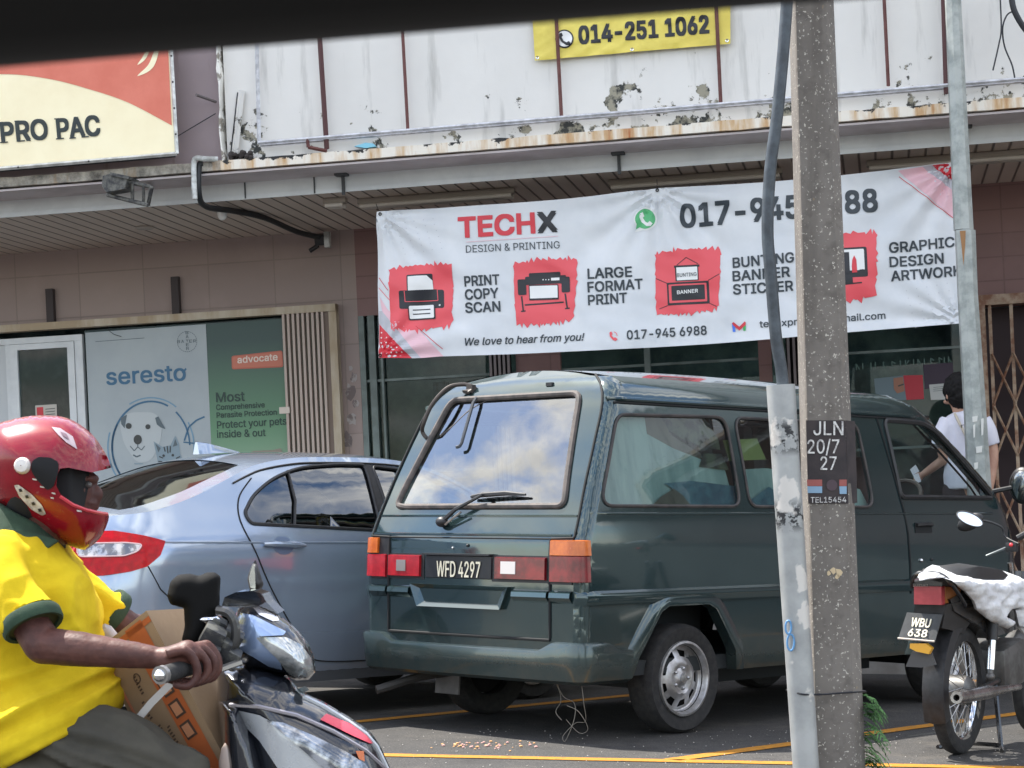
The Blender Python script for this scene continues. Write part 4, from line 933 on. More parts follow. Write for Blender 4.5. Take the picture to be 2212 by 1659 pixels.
def gaskets(m):
    for sg in (-1, 1):
        for w_ in (w1, w2): f = vside(sg, .002); m.tube([f(*p) for p in dens(w_, .05)], .010, mat('window_rubber', lin(44, 42, 42), .6, col2=lin(66, 60, 58), scale=12), 6, True)
        f = vside(sg, .002); m.tube([f(*p) for p in dens(w3, .05)], .017, BLACK, 6, True)
part('window_seal', gaskets, VN)
for sg in (-1, 1):
    for w_, gm, lb in ((w1, SIDEFILM, None), (w2, SIDEFILM, None), (w3, CLEARG, None)):
        part('window', lambda m: m.skin(w_, [], vside(sg, -.006), gm, .08), VN)
rw = part('rear_window', lambda m: m.skin(wr_, [], vrear(-.008), FILM, .07), VN, label='rear window mirroring the cloudy sky')
part('seal', lambda m: m.tube([vrear(.004)(*p) for p in dens(wr_, .05)], .018, GASKET, 8, True), rw)
part('windscreen', lambda m: m.skin([(.60, 1.32), (.50, 1.86), (-.50, 1.86), (-.60, 1.32)], [], vfront(-.004), CLEARG, .1), VN)
# --- panel gaps
fr_ = vrear(.0035); fs1 = vside(-1, .003); fs2 = vside(1, .003)
def gaps(m):
    for s in (-1, 1):
        P = [fr_(s*(W(z)-RCN(z)+.0), z) for z in zs(1.99, 1.10, 16)]+[fr_(s*.80, 1.092), fr_(s*.645, 1.087)]+[fr_(s*.645, z) for z in zs(1.05, .555, 6)]
        m.tube(P, .0075, SEAM, 6)
    m.tube([fr_(y, .548) for y in zs(-.645, .645, 10)], .008, SEAM, 6)
    for y in (0,): m.tube([fr_(y, 1.087) for y in zs(-.63, .80, 12)], .004, SEAM, 6)
    for f in (fs1, fs2):
        m.tube([f(*p) for p in [(2.835, 1.845), (2.86, 1.76), (2.90, 1.6), (2.955, 1.4), (2.99, 1.25), (3.02, 1.1), (3.04, .9), (3.045, .75), (3.05, .72)]], .0065, SEAM, 6)
        m.tube([f(*p) for p in [(4.16, 1.36), (4.2, 1.1), (4.2, .8), (4.1, .6), (3.75, .5), (3.62, .42)]], .005, SEAM, 6)
        m.tube([f(*p) for p in [(1.40, 1.22), (1.42, 1.0), (1.42, .80)]], .003, SEAM, 6) if f is fs2 else None
part('panel_gap', gaps, VN)
def creases(m):
    for f in (vside(-1, -.001), vside(1, -.001)):
        m.tube([f(x, 1.222) for x in [.12+i*.06 for i in range(66)]], .007, VPAINT, 6)
    f = vrear(-.001); m.tube([f(y, 1.208) for y in zs(-.78, .78, 16)], .007, VPAINT, 6); m.tube([f(y, 1.105) for y in zs(-.78, .80, 16)], .009, VPAINT, 6)
part('body_crease', creases, VN)
# --- lower cladding and wheel arch flares
def clad(m):
    for sg in (-1, 1):
        f = vside(sg, .0)
        def sec(x): return [f(x, .815)+V(0, sg*-.004, 0), f(x, .80)+V(0, sg*.020, 0), f(x, .775)+V(0, sg*.026, 0), f(x, .735)+V(0, sg*.012, 0)]
        m.loft([sec(x) for x in [XR(.8)+TUCK+.0]+[.06+i*.05 for i in range(0, 88)] if x < XF(.8)-.02], VPAINT, closed=False, caps=False)
        for a in (ar1, ar2):
            P = dens(a, .06, False); c = (sum(p[0] for p in a)/len(a), .33)
            o_ = []; 
            for (x, z) in P:
                d = Vector((x-c[0], z-c[1])); d.normalize(); o_.append(((x, z), (x+d.x*.05, z+d.y*.045)))
            m.loft([[f(*p)+V(0, -sg*.05, 0), f(*p)+V(0, sg*.022, 0), f(*q)+V(0, sg*.026, 0), f(q[0]+(q[0]-p[0])*.9, q[1]+(q[1]-p[1])*.9)] for p, q in o_], VPAINT, closed=False, caps=False)
part('lower_trim', clad, VN)
def tail_trim(m):
    f = vrear(0)
    for a, b in ((-.80, -.655), (-.635, -.38), (.45, .635), (.655, .80)):
        m.loft([[f(y, .815)+V(.004, 0, 0), f(y, .80)+V(-.022, 0, 0), f(y, .775)+V(-.026, 0, 0), f(y, .74)+V(.004, 0, 0)] for y in zs(a, b, 5)], VPAINT, closed=False, caps=True)
part('trim_ridge', tail_trim, tg)
def recess(m):   # step below the number plate
    f = vrear(0); P = [(.43, .825), (-.36, .825), (-.30, .70), (.37, .70)]
    q = [(.37, .80), (-.30, .80), (-.26, .728), (.33, .728)]
    A = [f(*p)+V(-.030, 0, 0) for p in P]; Bq = [f(*p)+V(-.004, 0, 0) for p in q]
    m.add(A+Bq, [(i, (i+1) % 4, 4+(i+1) % 4, 4+i) for i in range(4)]+[(4, 5, 6, 7)], VPAINT); m.add([f(*p) for p in P]+A, [(i, (i+1) % 4, 4+(i+1) % 4, 4+i) for i in range(4)], VPAINT)
    m.add([f(*p)+V(-.0035, 0, 0) for p in [(.40, .722), (-.33, .722), (-.29, .70), (.36, .70)]], [(0, 1, 2, 3)], VPAINT)
part('plate_step', recess, tg)
# --- bumper
def bumper(m):
    pts = []
    for x in (.40, .30, .20, .12): pts.append((vside(-1)(x, .5), V(0, -1, 0)))
    f = vside(-1)
    for t in (.9, .6, .3, .1): p = f(XR(.5)+TUCK+RCN(.5)*t, .5); n_ = V(-math.cos(t*PI/2), -math.sin(t*PI/2), 0); pts.append((p, n_))
    for y in zs(-.78, 0, 8): pts.append((vrear(0)(y, .5), V(-1, 0, 0)))
    full = pts+[(V(p.x, -p.y, p.z), V(n_.x, -n_.y, 0)) for p, n_ in pts[::-1][1:]]
    secs = []
    for p, n_ in full:
        yy = abs(p.y); lift = .045*sm((yy-.64)/.04)*(1 if p.x < .2 else sm((.34-p.x)/.14)); k = .75 if p.x > .3 else 1; b = V(p.x, p.y, 0)
        secs.append([b+V(0, 0, .315)-n_*.02, b+n_*.018*k+V(0, 0, .335), b+n_*.030*k+V(0, 0, .40), b+n_*.040*k+V(0, 0, .478+lift), b+n_*.034*k+V(0, 0, .490+lift), b-n_*.02+V(0, 0, .50+lift)])
    m.loft(secs, VPAINT, closed=False, caps=False)
part('bumper', bumper, VN)
# --- lamps: right and left clusters
def lamp_box(name, y0_, y1_, z0_, z1_, mt, parent, wrap=0, th=.022):
    def f_(m):
        f = vrear(0); q = vrear(th); ys = zs(y0_, y1_, 6); A = [q(y, z1_) for y in ys]; Bq = [q(y, z0_) for y in ys]; A0 = [f(y, z1_+.004) for y in ys]; B0 = [f(y, z0_-.004) for y in ys]
        sg = -1 if y0_ < 0 else 1
        if wrap:
            g_ = vside(sg, th*.7); g0 = vside(sg)
            xs_ = [XR(z0_)+TUCK+RCN(z0_)*t for t in (.15, .35, .6)]+([] if sg > 0 else [XR(z0_)+TUCK+RCN(z0_)*.9])
            A += [g_(x, z1_) for x in xs_]; Bq += [g_(x, z0_) for x in xs_]; A0 += [g0(x, z1_+.004) for x in xs_]; B0 += [g0(x, z0_-.004) for x in xs_]
        m.loft([[a0, a, b, b0] for a0, a, b, b0 in zip(A0, A, Bq, B0)], mt, closed=False, caps=False)
        e = len(A)-1; m.add([A0[0], A[0], Bq[0], B0[0], A0[e], A[e], Bq[e], B0[e]], [(0, 1, 2, 3), (4, 5, 6, 7)], mt)
    return part(name, f_, parent, sharp=25)
lampR = part('tail_lamp', lambda m: m.skin([(-.632, .845), (-.632, 1.088), (-.80, 1.088), (-.80, .845)], [], vrear(.007), BLACK, .1), VN, label='right tail lamp with amber top and dark red lens')
lamp_box('amber_lens', -.655, -.79, 1.0, 1.078, LAMB, lampR, .05); lamp_box('red_lens', -.655, -.79, .86, .995, LDRED, lampR, .05)
lampRi = part('tail_lamp', lambda m: m.skin([(-.215, .85), (-.215, .995), (-.628, .995), (-.628, .85)], [], vrear(.004), BLACK, .1), tg, label='inner right lamp with white reversing lens')
lamp_box('red_lens', -.25, -.62, .868, .983, LDRED, lampRi); lamp_box('reverse_lens', -.30, -.41, .895, .962, LWH, lampRi, 0, .026)
lampL = part('tail_lamp', lambda m: m.skin([(.645, .845), (.645, 1.088), (.80, 1.088), (.80, .845)], [], vrear(.007), BLACK, .1), VN, label='left tail lamp lit bright red')  # no emission, the bright red is the LRED lens colour alone
lamp_box('amber_lens', .735, .79, .995, 1.08, LAMB, lampL, .05); lamp_box('red_lens', .66, .79, .86, .985, LRED, lampL, .05)  # brighter red lens colour than on the right lamp
lampLi = part('tail_lamp', lambda m: m.skin([(.335, .85), (.335, .995), (.64, .995), (.64, .85)], [], vrear(.004), BLACK, .1), tg, label='inner left lamp with grey reversing lens')
lamp_box('red_lens', .36, .635, .868, .983, LRED, lampLi); lamp_box('reverse_lens', .475, .555, .895, .958, mat('grey_lens', (.22, .20, .19), .2, coat=1), lampLi, 0, .026)
def plate(m):
    f = lambda y, z: vrear(.012)(y, z); m.add([f(.315, .985), f(-.215, .985), f(-.215, .865), f(.315, .865)]+[vrear(0)(.32, .99), vrear(0)(-.22, .99), vrear(0)(-.22, .86), vrear(0)(.32, .86)], [(0, 1, 2, 3), (0, 4, 5, 1), (1, 5, 6, 2), (2, 6, 7, 3), (3, 7, 4, 0)], PLATE)
    m.bb((-.03, -.22, .99), (.02, .32, 1.0), BLACK)
pl = part('number_plate', plate, VN, label='black number plate WFD 4297')
def ptxt(m):
    write(m, 'WFD 4297', (-.217, -.869), (.136, -.869), .088, lambda a, b: vrear(.016)(-a, -b), PLW, .018, 0, nrm=(-1, 0, 0))
part('characters', ptxt, pl)
def mini(m):   # door lock, sticker scar, washer nozzle
    f = vrear(.004); m.ball(f(-.02, 1.045), .009, BLACK, n=6)
    m.box(f(-.25, 1.945), (.02, .045, .02), BLACK, Rz(0).to_3x3()); m.ball(f(.10, 1.03), .007, CHROME, n=6)
part('lock', mini, tg)
# --- rear wiper, mirror arm, rods
def wiper(m):
    f = vrear(.03); g_ = vrear(.05); m.ball(f(.205, 1.175), (.03, .04, .03), BLACK); m.tube([f(.21, 1.17), g_(.10, 1.245), g_(-.08, 1.325)], [.017, .012, .008], BLACK, 6)
    m.tube([f(.17, 1.16), g_(.05, 1.23)], .007, STEEL, 5)
    m.tube([vrear(.022)(.03, 1.315), vrear(.03)(-.06, 1.325), vrear(.03)(-.24, 1.333), vrear(.022)(-.385, 1.325)], [.010, .014, .014, .007], BLACK, 6)
part('rear_wiper', wiper, VN)
def rod(m):
    f = vrear(.03); m.tube([vrear(.02)(.285, 1.89), f(.285, 1.86), f(.262, 1.68), f(.255, 1.62), f(.262, 1.605), f(.285, 1.60)], .010, mat('dark_rod', lin(58, 62, 68), .5), 6)
    m.tube(spline([vrear(.0)(.50, 1.67), vrear(-.01)(.43, 1.73), vrear(-.01)(.33, 1.82), vrear(-.01)(.20, 1.875)], 5), .005, GASKET, 5)
part('hanging_rod', rod, VN)
def marm(m):
    f = vrear(.0); R0 = lambda y, z, o: vrear(o)(y, z); MT = mat('dark_bronze_metal', lin(66, 60, 56), .45, .4)
    P = spline([R0(.40, 1.965, .01), R0(.45, 1.975, .05), R0(.515, 1.955, .09), R0(.565, 1.86, .10), R0(.60, 1.75, .08), R0(.63, 1.70, .04), R0(.60, 1.66, .01)], 5)
    m.tube(P, .012, MT, 8); m.tube([R0(.36, 1.955, .0), R0(.38, 1.925, .02), R0(.43, 1.93, .02), R0(.37, 1.94, .01)], .011, MT, 6); m.box(R0(.385, 1.945, .01), (.03, .05, .05), MT)
part('mirror_arm', marm, VN)
# --- wheels
def wheel(parent, x, y, sg, steer=0, r=.305, rim=.205, w_=.17, slots=9, nm='wheel'):
    t = part(nm, lambda m: m.lathe([(r-.05, -w_/2), (r-.02, -w_/2-.004), (r-.004, -w_/2+.02), (r, -w_/4), (r, w_/4), (r-.004, w_/2-.02), (r-.02, w_/2+.004), (r-.05, w_/2), (rim+.005, w_/2-.012), (rim-.02, w_/2-.03), (rim-.02, -w_/2+.03), (rim+.005, -w_/2+.012)], (x, y, r), (0, 1, 0), RUBBER, 40, True), parent)
    def rimf(m):
        yo = y+sg*(w_/2)
        prof = [(rim+.006, -.012), (rim+.004, .002), (rim-.008, .004), (rim-.016, -.012), (rim-.022, -.05), (rim-.034, -.062)]
        m.lathe([(a, b*sg) for a, b in prof], (x, yo, r), (0, 1, 0), SILV, 40)
        ro = rim-.034; ri = .05
        def dish(a, b): R0 = math.hypot(a, b); d = ip(R0, [0, .03, .045, .06, .085, .105, ro], [-.012, -.012, -.030, -.034, -.018, -.030, -.062]); return Vector((x+a, yo+sg*d, r+b))
        hol = []
        for i in range(slots):
            t0 = 360*i/slots; h_ = 360/slots*.30; hol.append([(ro*.94*math.cos(math.radians(t0-h_)), ro*.94*math.sin(math.radians(t0-h_))), (ro*.94*math.cos(math.radians(t0+h_)), ro*.94*math.sin(math.radians(t0+h_))), (ro*.72*math.cos(math.radians(t0+h_*.8)), ro*.72*math.sin(math.radians(t0+h_*.8))), (ro*.72*math.cos(math.radians(t0-h_*.8)), ro*.72*math.sin(math.radians(t0-h_*.8)))])
        m.skin(circ((0, 0), ro, 40), hol, dish, SILV, .02)
        for k in range(5): a = k*2*PI/5; m.ball((x+.058*math.cos(a), yo-sg*.026, r+.058*math.sin(a)), .010, STEEL, n=5)
        m.lathe([(.001, -.004*sg), (.026, -.006*sg), (.03, -.03*sg)], (x, yo, r), (0, 1, 0), STEEL, 16)
    part('rim', rimf, t)
    part('hub', lambda m: m.lathe([(.001, -.085*sg), (rim-.03, -.085*sg), (rim-.03, -.11*sg)], (x, y+sg*w_/2, r), (0, 1, 0), DARK, 24), t)
    return t
SILV = mat('worn_silver_wheel', (.52, .52, .53), .34, .75, col2=(.36, .35, .34), scale=18)
for x in (AX1, AX2):
    for sg in (-1, 1): wheel(VN, x, sg*.755, sg)
# --- underside and interior
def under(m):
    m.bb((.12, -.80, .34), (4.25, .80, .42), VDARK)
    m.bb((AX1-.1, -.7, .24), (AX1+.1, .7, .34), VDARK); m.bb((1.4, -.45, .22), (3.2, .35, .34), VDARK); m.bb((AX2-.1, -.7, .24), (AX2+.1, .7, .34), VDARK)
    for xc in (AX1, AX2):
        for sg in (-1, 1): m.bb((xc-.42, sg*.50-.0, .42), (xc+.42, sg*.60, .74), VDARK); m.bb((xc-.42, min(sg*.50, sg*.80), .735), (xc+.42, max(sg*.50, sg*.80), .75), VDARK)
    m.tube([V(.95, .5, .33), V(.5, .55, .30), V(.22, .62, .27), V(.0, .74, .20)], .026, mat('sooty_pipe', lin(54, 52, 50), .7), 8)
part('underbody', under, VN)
def flap(y): return lambda m: m.box((.44, y, .30), (.012, .20, .28), mat('grey_mud_flap', lin(126, 124, 124), .7, col2=lin(108, 106, 106), scale=6), Ry(4).to_3x3())
part('mud_flap', flap(.60), VN)
def inter(m):
    m.bb((.25, -.78, .75), (4.1, .78, .80), VDARK); m.bb((3.75, -.72, .9), (4.15, .72, 1.22), VDARK)
    m.bb((.2, -.80, .75), (2.8, -.785, 1.22), VDARK); m.bb((.2, .785, .75), (2.8, .80, 1.22), VDARK)
part('interior_floor', inter, VN)
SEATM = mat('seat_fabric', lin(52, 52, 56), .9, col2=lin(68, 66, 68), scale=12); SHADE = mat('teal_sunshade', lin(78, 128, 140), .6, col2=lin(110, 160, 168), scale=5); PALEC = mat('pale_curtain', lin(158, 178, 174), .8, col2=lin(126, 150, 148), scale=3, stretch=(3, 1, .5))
def seat(x, y): 
    t = part('seat', lambda m: (m.box((x, y, 1.28), (.14, .44, .62), SEATM, Ry(-10).to_3x3(), .05), m.box((x-.05, y, 1.66), (.10, .26, .18), SEATM, None, .04), m.box((x+.25, y, .98), (.5, .46, .16), SEATM, None, .05)), VN)
for x, y in ((2.95, -.38), (2.95, .38), (1.9, -.4), (1.9, .3)): seat(x, y)
XQ = lambda a: .178+(a-25)*.000725
ZQ = lambda b: 1.262+(1330-b)*.00047
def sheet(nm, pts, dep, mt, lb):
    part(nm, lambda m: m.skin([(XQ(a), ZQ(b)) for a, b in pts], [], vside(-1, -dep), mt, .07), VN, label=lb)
BLUT = mat('blue_tarp', lin(44, 84, 104), .5, col2=lin(70, 112, 126), scale=14, bump=.4, bscale=14, dist=.02); BRNC = mat('brown_cushion_reflection', lin(92, 90, 78), .8, col2=lin(74, 72, 64), scale=5); OLV = mat('olive_reflection', lin(74, 84, 66), .7, col2=lin(30, 38, 38), scale=10, thr=(.45, .55)); YG = mat('yellow_green_reflection', lin(132, 142, 84), .7, col2=lin(118, 130, 76), scale=6)
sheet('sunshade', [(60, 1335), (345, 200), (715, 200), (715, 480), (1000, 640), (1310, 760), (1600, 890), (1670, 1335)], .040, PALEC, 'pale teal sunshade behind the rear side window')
sheet('cloth', [(700, 200), (885, 200), (1010, 480), (1340, 700), (1320, 780), (1000, 655), (700, 500)], .046, BRNC, 'grey brown cloth hanging beside the sunshade')  # flat sheet, its brown paints a reflection in the glass
sheet('olive_glass_reflection', [(870, 200), (1420, 200), (1590, 500), (1600, 640), (1400, 620), (1150, 520), (960, 400)], .054, OLV, 'dark olive bag under the van roof')  # both olive sheets paint green and dark reflections of the side glass
sheet('olive_glass_reflection', [(1350, 690), (1570, 690), (1640, 890), (1270, 855)], .034, OLV, 'dark olive box on the sunshade')  # olive sheet, paints a dark green reflection in the side glass
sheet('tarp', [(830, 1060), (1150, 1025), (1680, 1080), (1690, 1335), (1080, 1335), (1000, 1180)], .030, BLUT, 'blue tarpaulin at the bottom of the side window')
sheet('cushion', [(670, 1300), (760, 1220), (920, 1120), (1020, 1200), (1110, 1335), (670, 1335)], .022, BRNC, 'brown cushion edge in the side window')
sheet('glass_reflection', [(1620, 520), (2060, 480), (2140, 740), (1660, 775)], .040, YG, 'yellow green board behind the second side window')  # coloured sheet paints the reflected building opposite into this pane
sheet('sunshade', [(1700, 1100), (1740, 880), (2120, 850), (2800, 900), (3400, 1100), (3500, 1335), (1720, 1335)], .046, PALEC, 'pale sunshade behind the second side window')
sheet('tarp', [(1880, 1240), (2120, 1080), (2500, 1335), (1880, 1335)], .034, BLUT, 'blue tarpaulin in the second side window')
def wheelst(m):
    c = V(3.62, -.36, 1.30); ax = V(-.75, 0, .66).normalized(); a = V(0, 1, 0); b = ax.cross(a); m.tube([c+(a*math.cos(t)+b*math.sin(t))*.19 for t in [k*2*PI/24 for k in range(24)]], .014, BLACK, 6, True)
    m.tube([c-a*.19, c+a*.19], .012, BLACK, 5); m.tube([c, c-ax*.25], .03, BLACK, 6)
part('steering_wheel', wheelst, VN)
def handle(m):
    f = vside(-1, .004); m.skin([(3.10, 1.10), (3.29, 1.10), (3.29, 1.165), (3.10, 1.165)], [], f, SEAM, .05); m.tube([vside(-1, .012)(3.11, 1.15), vside(-1, .02)(3.2, 1.155), vside(-1, .012)(3.28, 1.15)], .012, BLACK, 6); m.ball(vside(-1, .004)(3.16, .925), .013, CHROME, n=6); m.ball(vside(-1, .004)(3.28, .93), .010, BLACK, n=6)
part('door_handle', handle, VN)
def smirror(m):
    p = vside(-1, 0)(4.12, 1.37); c = p+V(.10, -.17, .04); m.tube([p, c], .016, BLACK, 6); m.ball(c, (.05, .10, .125), BLACK); 
part('side_mirror', smirror, VN)
def mgl(m): p = vside(-1, 0)(4.12, 1.37)+V(.10, -.17, .04); m.ball(p+V(-.025, 0, 0), (.03, .080, .10), mat('dark_mirror', (.30, .31, .30), .08, 1))
part('mirror_glass', mgl, bpy.data.objects['side_mirror'])
# --- wire dangling under the bumper
m = MB(); WIRE = mat('dusty_wire', lin(120, 114, 104), .7); hk = VM @ V(.12, -.57, .35); pr = T(-hk)
for P in ([(-.57, .35), (-.60, .24), (-.70, .21), (-.745, .13), (-.69, .012), (-.63, .03), (-.69, .10), (-.79, .12), (-.82, .22), (-.80, .33)], [(-.56, .35), (-.575, .26), (-.60, .21), (-.61, .16), (-.66, .12)], [(-.66, .12), (-.72, .05), (-.80, .08), (-.78, .17), (-.70, .20)]):
    m.tube(spline([VM @ V(.12+.04*math.sin(i*1.3), y, z) for i, (y, z) in enumerate(P)], 6), .0019, WIRE, 5)
tag(m.build('wire_loop', M=T(hk), pre=pr), 'loops of loose wire dangling from the van bumper to the asphalt', 'wire')
# ================================================================ blue sedan
SPAINT = carpaint('silver_blue_sedan_paint', lin(156, 170, 188), lin(148, 162, 182), .22, .5, .0, .12)
OS = Vector((-2.85, 11.586, 0)); SM_ = T(OS) @ Rz(45)
SD = thing('sedan', 'silver blue sedan with a shark fin antenna parked left of the green van', 'sedan', SM_)
sZ = [.2, .3, .45, .62, .8, .98, 1.05, 1.10, 1.16, 1.30, 1.45, 1.53, 1.6]; sW = [.74, .785, .815, .825, .832, .838, .826, .805, .775, .712, .64, .59, .54]
SR = lambda z: ip(z, [.2, .35, .5, .8, 1.0, 1.15, 1.22], [.16, .06, .0, .0, .05, .10, .16])
SF = lambda z: ip(z, [.2, .5, .8, .95, 1.1], [4.15, 4.28, 4.22, 4.05, 3.6])
def swid(x, z):
    w_ = ip(z, sZ, sW); a = max(0, (.50-(x-SR(z)))/.50); b = max(0, (x-(SF(z)-.6))/.6)
    taper = (1-.30*min(1, a)**3.0)*(1-.35*min(1, b)**2.5); deck = 0
    return w_*taper
def sside(sg, off=0.0): return lambda x, z: Vector((x, sg*(swid(x, z)+off), z))
topl = [(.16, 1.19), (.24, 1.208), (.45, 1.235), (.75, 1.315), (1.0, 1.41), (1.17, 1.475), (1.3, 1.515), (1.5, 1.548), (1.7, 1.565), (2.1, 1.57), (2.4, 1.56), (2.65, 1.52), (2.9, 1.42), (3.2, 1.25), (3.42, 1.12), (3.6, 1.08), (3.9, 1.0), (4.1, .90)]
topl = [(p.x, p.y) for p in spline([V(a, b, 0) for a, b in topl], 3)]
AR1, AR2, SRR = .90, 3.42, .30
def sarch(xc, r=.345): return [(xc-r, .24)]+[(xc+r*math.cos(t), .30+r*math.sin(t)) for t in [PI-.1-k*(PI-.2)/14 for k in range(15)]]+[(xc+r, .24)]
sout = topl+[(SF(z), z) for z in zs(.88, .24, 8)]+sarch(AR2)[::-1]+sarch(AR1)[::-1]+[(SR(z), z) for z in zs(.24, 1.17, 12)]
sw1 = rnd([(1.085, 1.225), (1.11, 1.163), (2.10, 1.118), (2.135, 1.525), (1.90, 1.525), (1.60, 1.50), (1.37, 1.433), (1.18, 1.325)], [.03, .05, .03, .03, .1, .1, .1, .06])
sw2 = rnd([(2.205, 1.112), (3.25, 1.09), (2.9, 1.33), (2.6, 1.485), (2.19, 1.52)], .04)
TL_ = [(.10, 1.125), (.22, 1.128), (.36, 1.10), (.475, 1.07), (.43, .99), (.35, .93), (.26, .903), (.13, .882), (.02, .88), (.02, 1.0)]
for sg in (-1, 1): part('side_panel', lambda m: m.skin(sout, [sw1, sw2], sside(sg), SPAINT, .06), SD)
part('rear_panel', lambda m: m.skin([(swid(SR(z), z), z) for z in zs(.24, 1.17, 12)]+[(-swid(SR(z), z), z) for z in zs(1.17, .24, 12)], [], lambda y, z: Vector((SR(z)-.10*(1-(y/.58)**2), y, z)), SPAINT, .07), SD)
part('front_bumper', lambda m: m.skin([(swid(SF(z), z), z) for z in zs(.24, .9, 8)]+[(-swid(SF(z), z), z) for z in zs(.9, .24, 8)], [], lambda y, z: Vector((SF(z)+.10*(1-(y/.55)**2), y, z)), SPAINT, .1), SD)
def crown(x): return ip(x, [.16, .3, .6, .9, 1.3, 1.7, 2.6, 3.2, 3.6, 4.1], [.03, .05, .085, .085, .05, .04, .045, .06, .05, .02])
def stop(off=0.0):
    def f(x, t): z = ip(x, [p[0] for p in topl], [p[1] for p in topl]); w_ = swid(x, z); return Vector((x-.10*(1-t*t)*max(0, 1-(x-.16)/.3), t*w_, z+crown(x)*(1-t*t)+off))
    return f
rwin = [(.36, -.80), (.36, .80), (1.22, .84), (1.22, -.84)]; fwin = [(2.72, -.86), (2.72, .86), (3.45, .86), (3.45, -.86)]
part('roof', lambda m: m.skin([(.16, -1), (4.1, -1), (4.1, 1), (.16, 1)], [rwin, fwin], stop(), SPAINT, .07), SD)
SGL = glass('sedan_dark_glass', (.10, .13, .15), .16, .015); BACKG = glass('sedan_rear_glass', (.16, .18, .17), .10, .04)
part('rear_window', lambda m: m.skin(rwin, [], stop(-.004), BACKG, .09), SD); part('windscreen', lambda m: m.skin(fwin, [], stop(-.004), SGL, .1), SD)
for sg in (-1, 1):
    for w_ in (sw1, sw2): part('window', lambda m: m.skin(w_, [], sside(sg, -.010), SGL, .07), SD)
def strim(m):
    for sg in (-1, 1):
        f = sside(sg, .003)
        for w_ in (sw1, sw2): m.tube([f(*p) for p in dens(w_, .05)], .011, BLACK, 6, True)
        m.skin([(2.125, 1.115), (2.215, 1.11), (2.20, 1.525), (2.13, 1.528)], [], sside(sg, .004), BLACK, .08); m.tube([f(1.43, 1.15), f(1.49, 1.30), f(1.505, 1.48)], .009, BLACK, 6)
        m.tube([sside(sg, .006)(p[0], p[1]-.035) for p in topl if 1.05 < p[0] < 3.2], .006, SEAM, 5)
part('window_trim', strim, SD)
def sgap(m):
    for sg in (-1, 1):
        f = sside(sg, .0025); P = spline([V(1.21, 1.43, 0), V(1.09, 1.33, 0), V(1.045, 1.235, 0), V(1.05, 1.13, 0), V(1.10, 1.0, 0), V(1.22, .78, 0), V(1.42, .50, 0), V(1.52, .38, 0), V(1.66, .337, 0), V(2.1, .325, 0), V(3.1, .32, 0)], 5)
        m.tube([f(p.x, p.y) for p in P], .0045, SEAM, 5); m.tube([f(2.18, 1.10), f(2.21, .8), f(2.17, .5), f(2.14, .33)], .0045, SEAM, 5)
        m.tube([f(.36, .93), f(.44, .80), f(.56, .705), f(.62, .69)], .0035, SEAM, 5)
        m.tube([sside(sg, -.001)(x, 1.063-(x-.4)*.012) for x in [.45+i*.08 for i in range(38)]], .008, SPAINT, 6)
part('panel_gap', sgap, SD)
def shand(m):
    f = sside(-1, .012); m.tube([sside(-1, .01)(1.16, 1.045), sside(-1, .035)(1.22, 1.046), sside(-1, .035)(1.38, 1.038), sside(-1, .01)(1.46, 1.034)], [.012, .018, .018, .012], SPAINT, 8, ry=.016)
    m.skin(circ((1.31, 1.035), .075, 16, .055), [], sside(-1, .002), mat('handle_cup', lin(110, 125, 150), .4, .5), .04)
part('door_handle', shand, SD)
SLR = mat('sedan_red_lens', (.50, .004, .010), .25, coat=.12, spec=.2, col2=(.34, .003, .006), scale=24)
tls = part('tail_lamp', lambda m: m.skin(TL_, [], sside(-1, .012), SLR, .03), SD, label='pointed red tail lamp with a white inner lens')
part('lens_edge', lambda m: (lambda f, g_, n: m.add([f(*p) for p in TL_]+[g_(*p) for p in TL_], [(i, (i+1) % n, n+(i+1) % n, n+i) for i in range(n)], SLR))(sside(-1, -.01), sside(-1, .012), len(TL_)), tls)
CL2 = mat('white_lens_block', (.5, .5, .52), .12, .3, coat=1, col2=(.16, .16, .18), scale=26, thr=(.45, .55))
part('clear_lens', lambda m: m.skin(rnd([(.05, 1.058), (.25, 1.062), (.33, 1.052), (.30, 1.015), (.23, .990), (.05, .985)], .02), [], sside(-1, .018), CL2, .03), tls)
part('lens_rim', lambda m: m.tube([sside(-1, .018)(*p) for p in dens(rnd([(.05, 1.058), (.25, 1.062), (.33, 1.052), (.30, 1.015), (.23, .990), (.05, .985)], .02), .03)], .005, mat('lens_rim', lin(220, 190, 190), .2), 5, True), tls)
part('tail_lamp', lambda m: m.skin(TL_, [], sside(1, .012), SLR, .03), SD)
part('tail_lamp', lambda m: (m.skin([(.30, .885), (.56, .885), (.56, 1.10), (.38, 1.08)], [], lambda y, z: Vector((SR(z)-.10*(1-(y/.58)**2)-.012, y, z)), SLR, .05), m.skin([(-.30, .885), (-.56, .885), (-.56, 1.10), (-.38, 1.08)], [], lambda y, z: Vector((SR(z)-.10*(1-(y/.58)**2)-.012, y, z)), SLR, .05)), SD)
def fin(m):
    P = [V(1.30, 0, 1.585), V(1.62, 0, 1.60), V(1.52, 0, 1.628), V(1.42, 0, 1.652), V(1.33, 0, 1.66), V(1.315, 0, 1.655)]
    m.loft([[V(x, -w_, z0), V(x, -w_*.35, z1), V(x, 0, z1+.004), V(x, w_*.35, z1), V(x, w_, z0)] for x, w_, z0, z1 in ((1.29, .032, 1.585, 1.66), (1.36, .036, 1.59, 1.655), (1.44, .034, 1.595, 1.64), (1.53, .026, 1.60, 1.622), (1.62, .004, 1.60, 1.604))], SPAINT, closed=False, caps=False)
    m.add([V(1.29, -.032, 1.585), V(1.29, -.011, 1.66), V(1.29, .011, 1.66), V(1.29, .032, 1.585)], [(0, 1, 2, 3)], SPAINT)
part('antenna_fin', fin, SD)
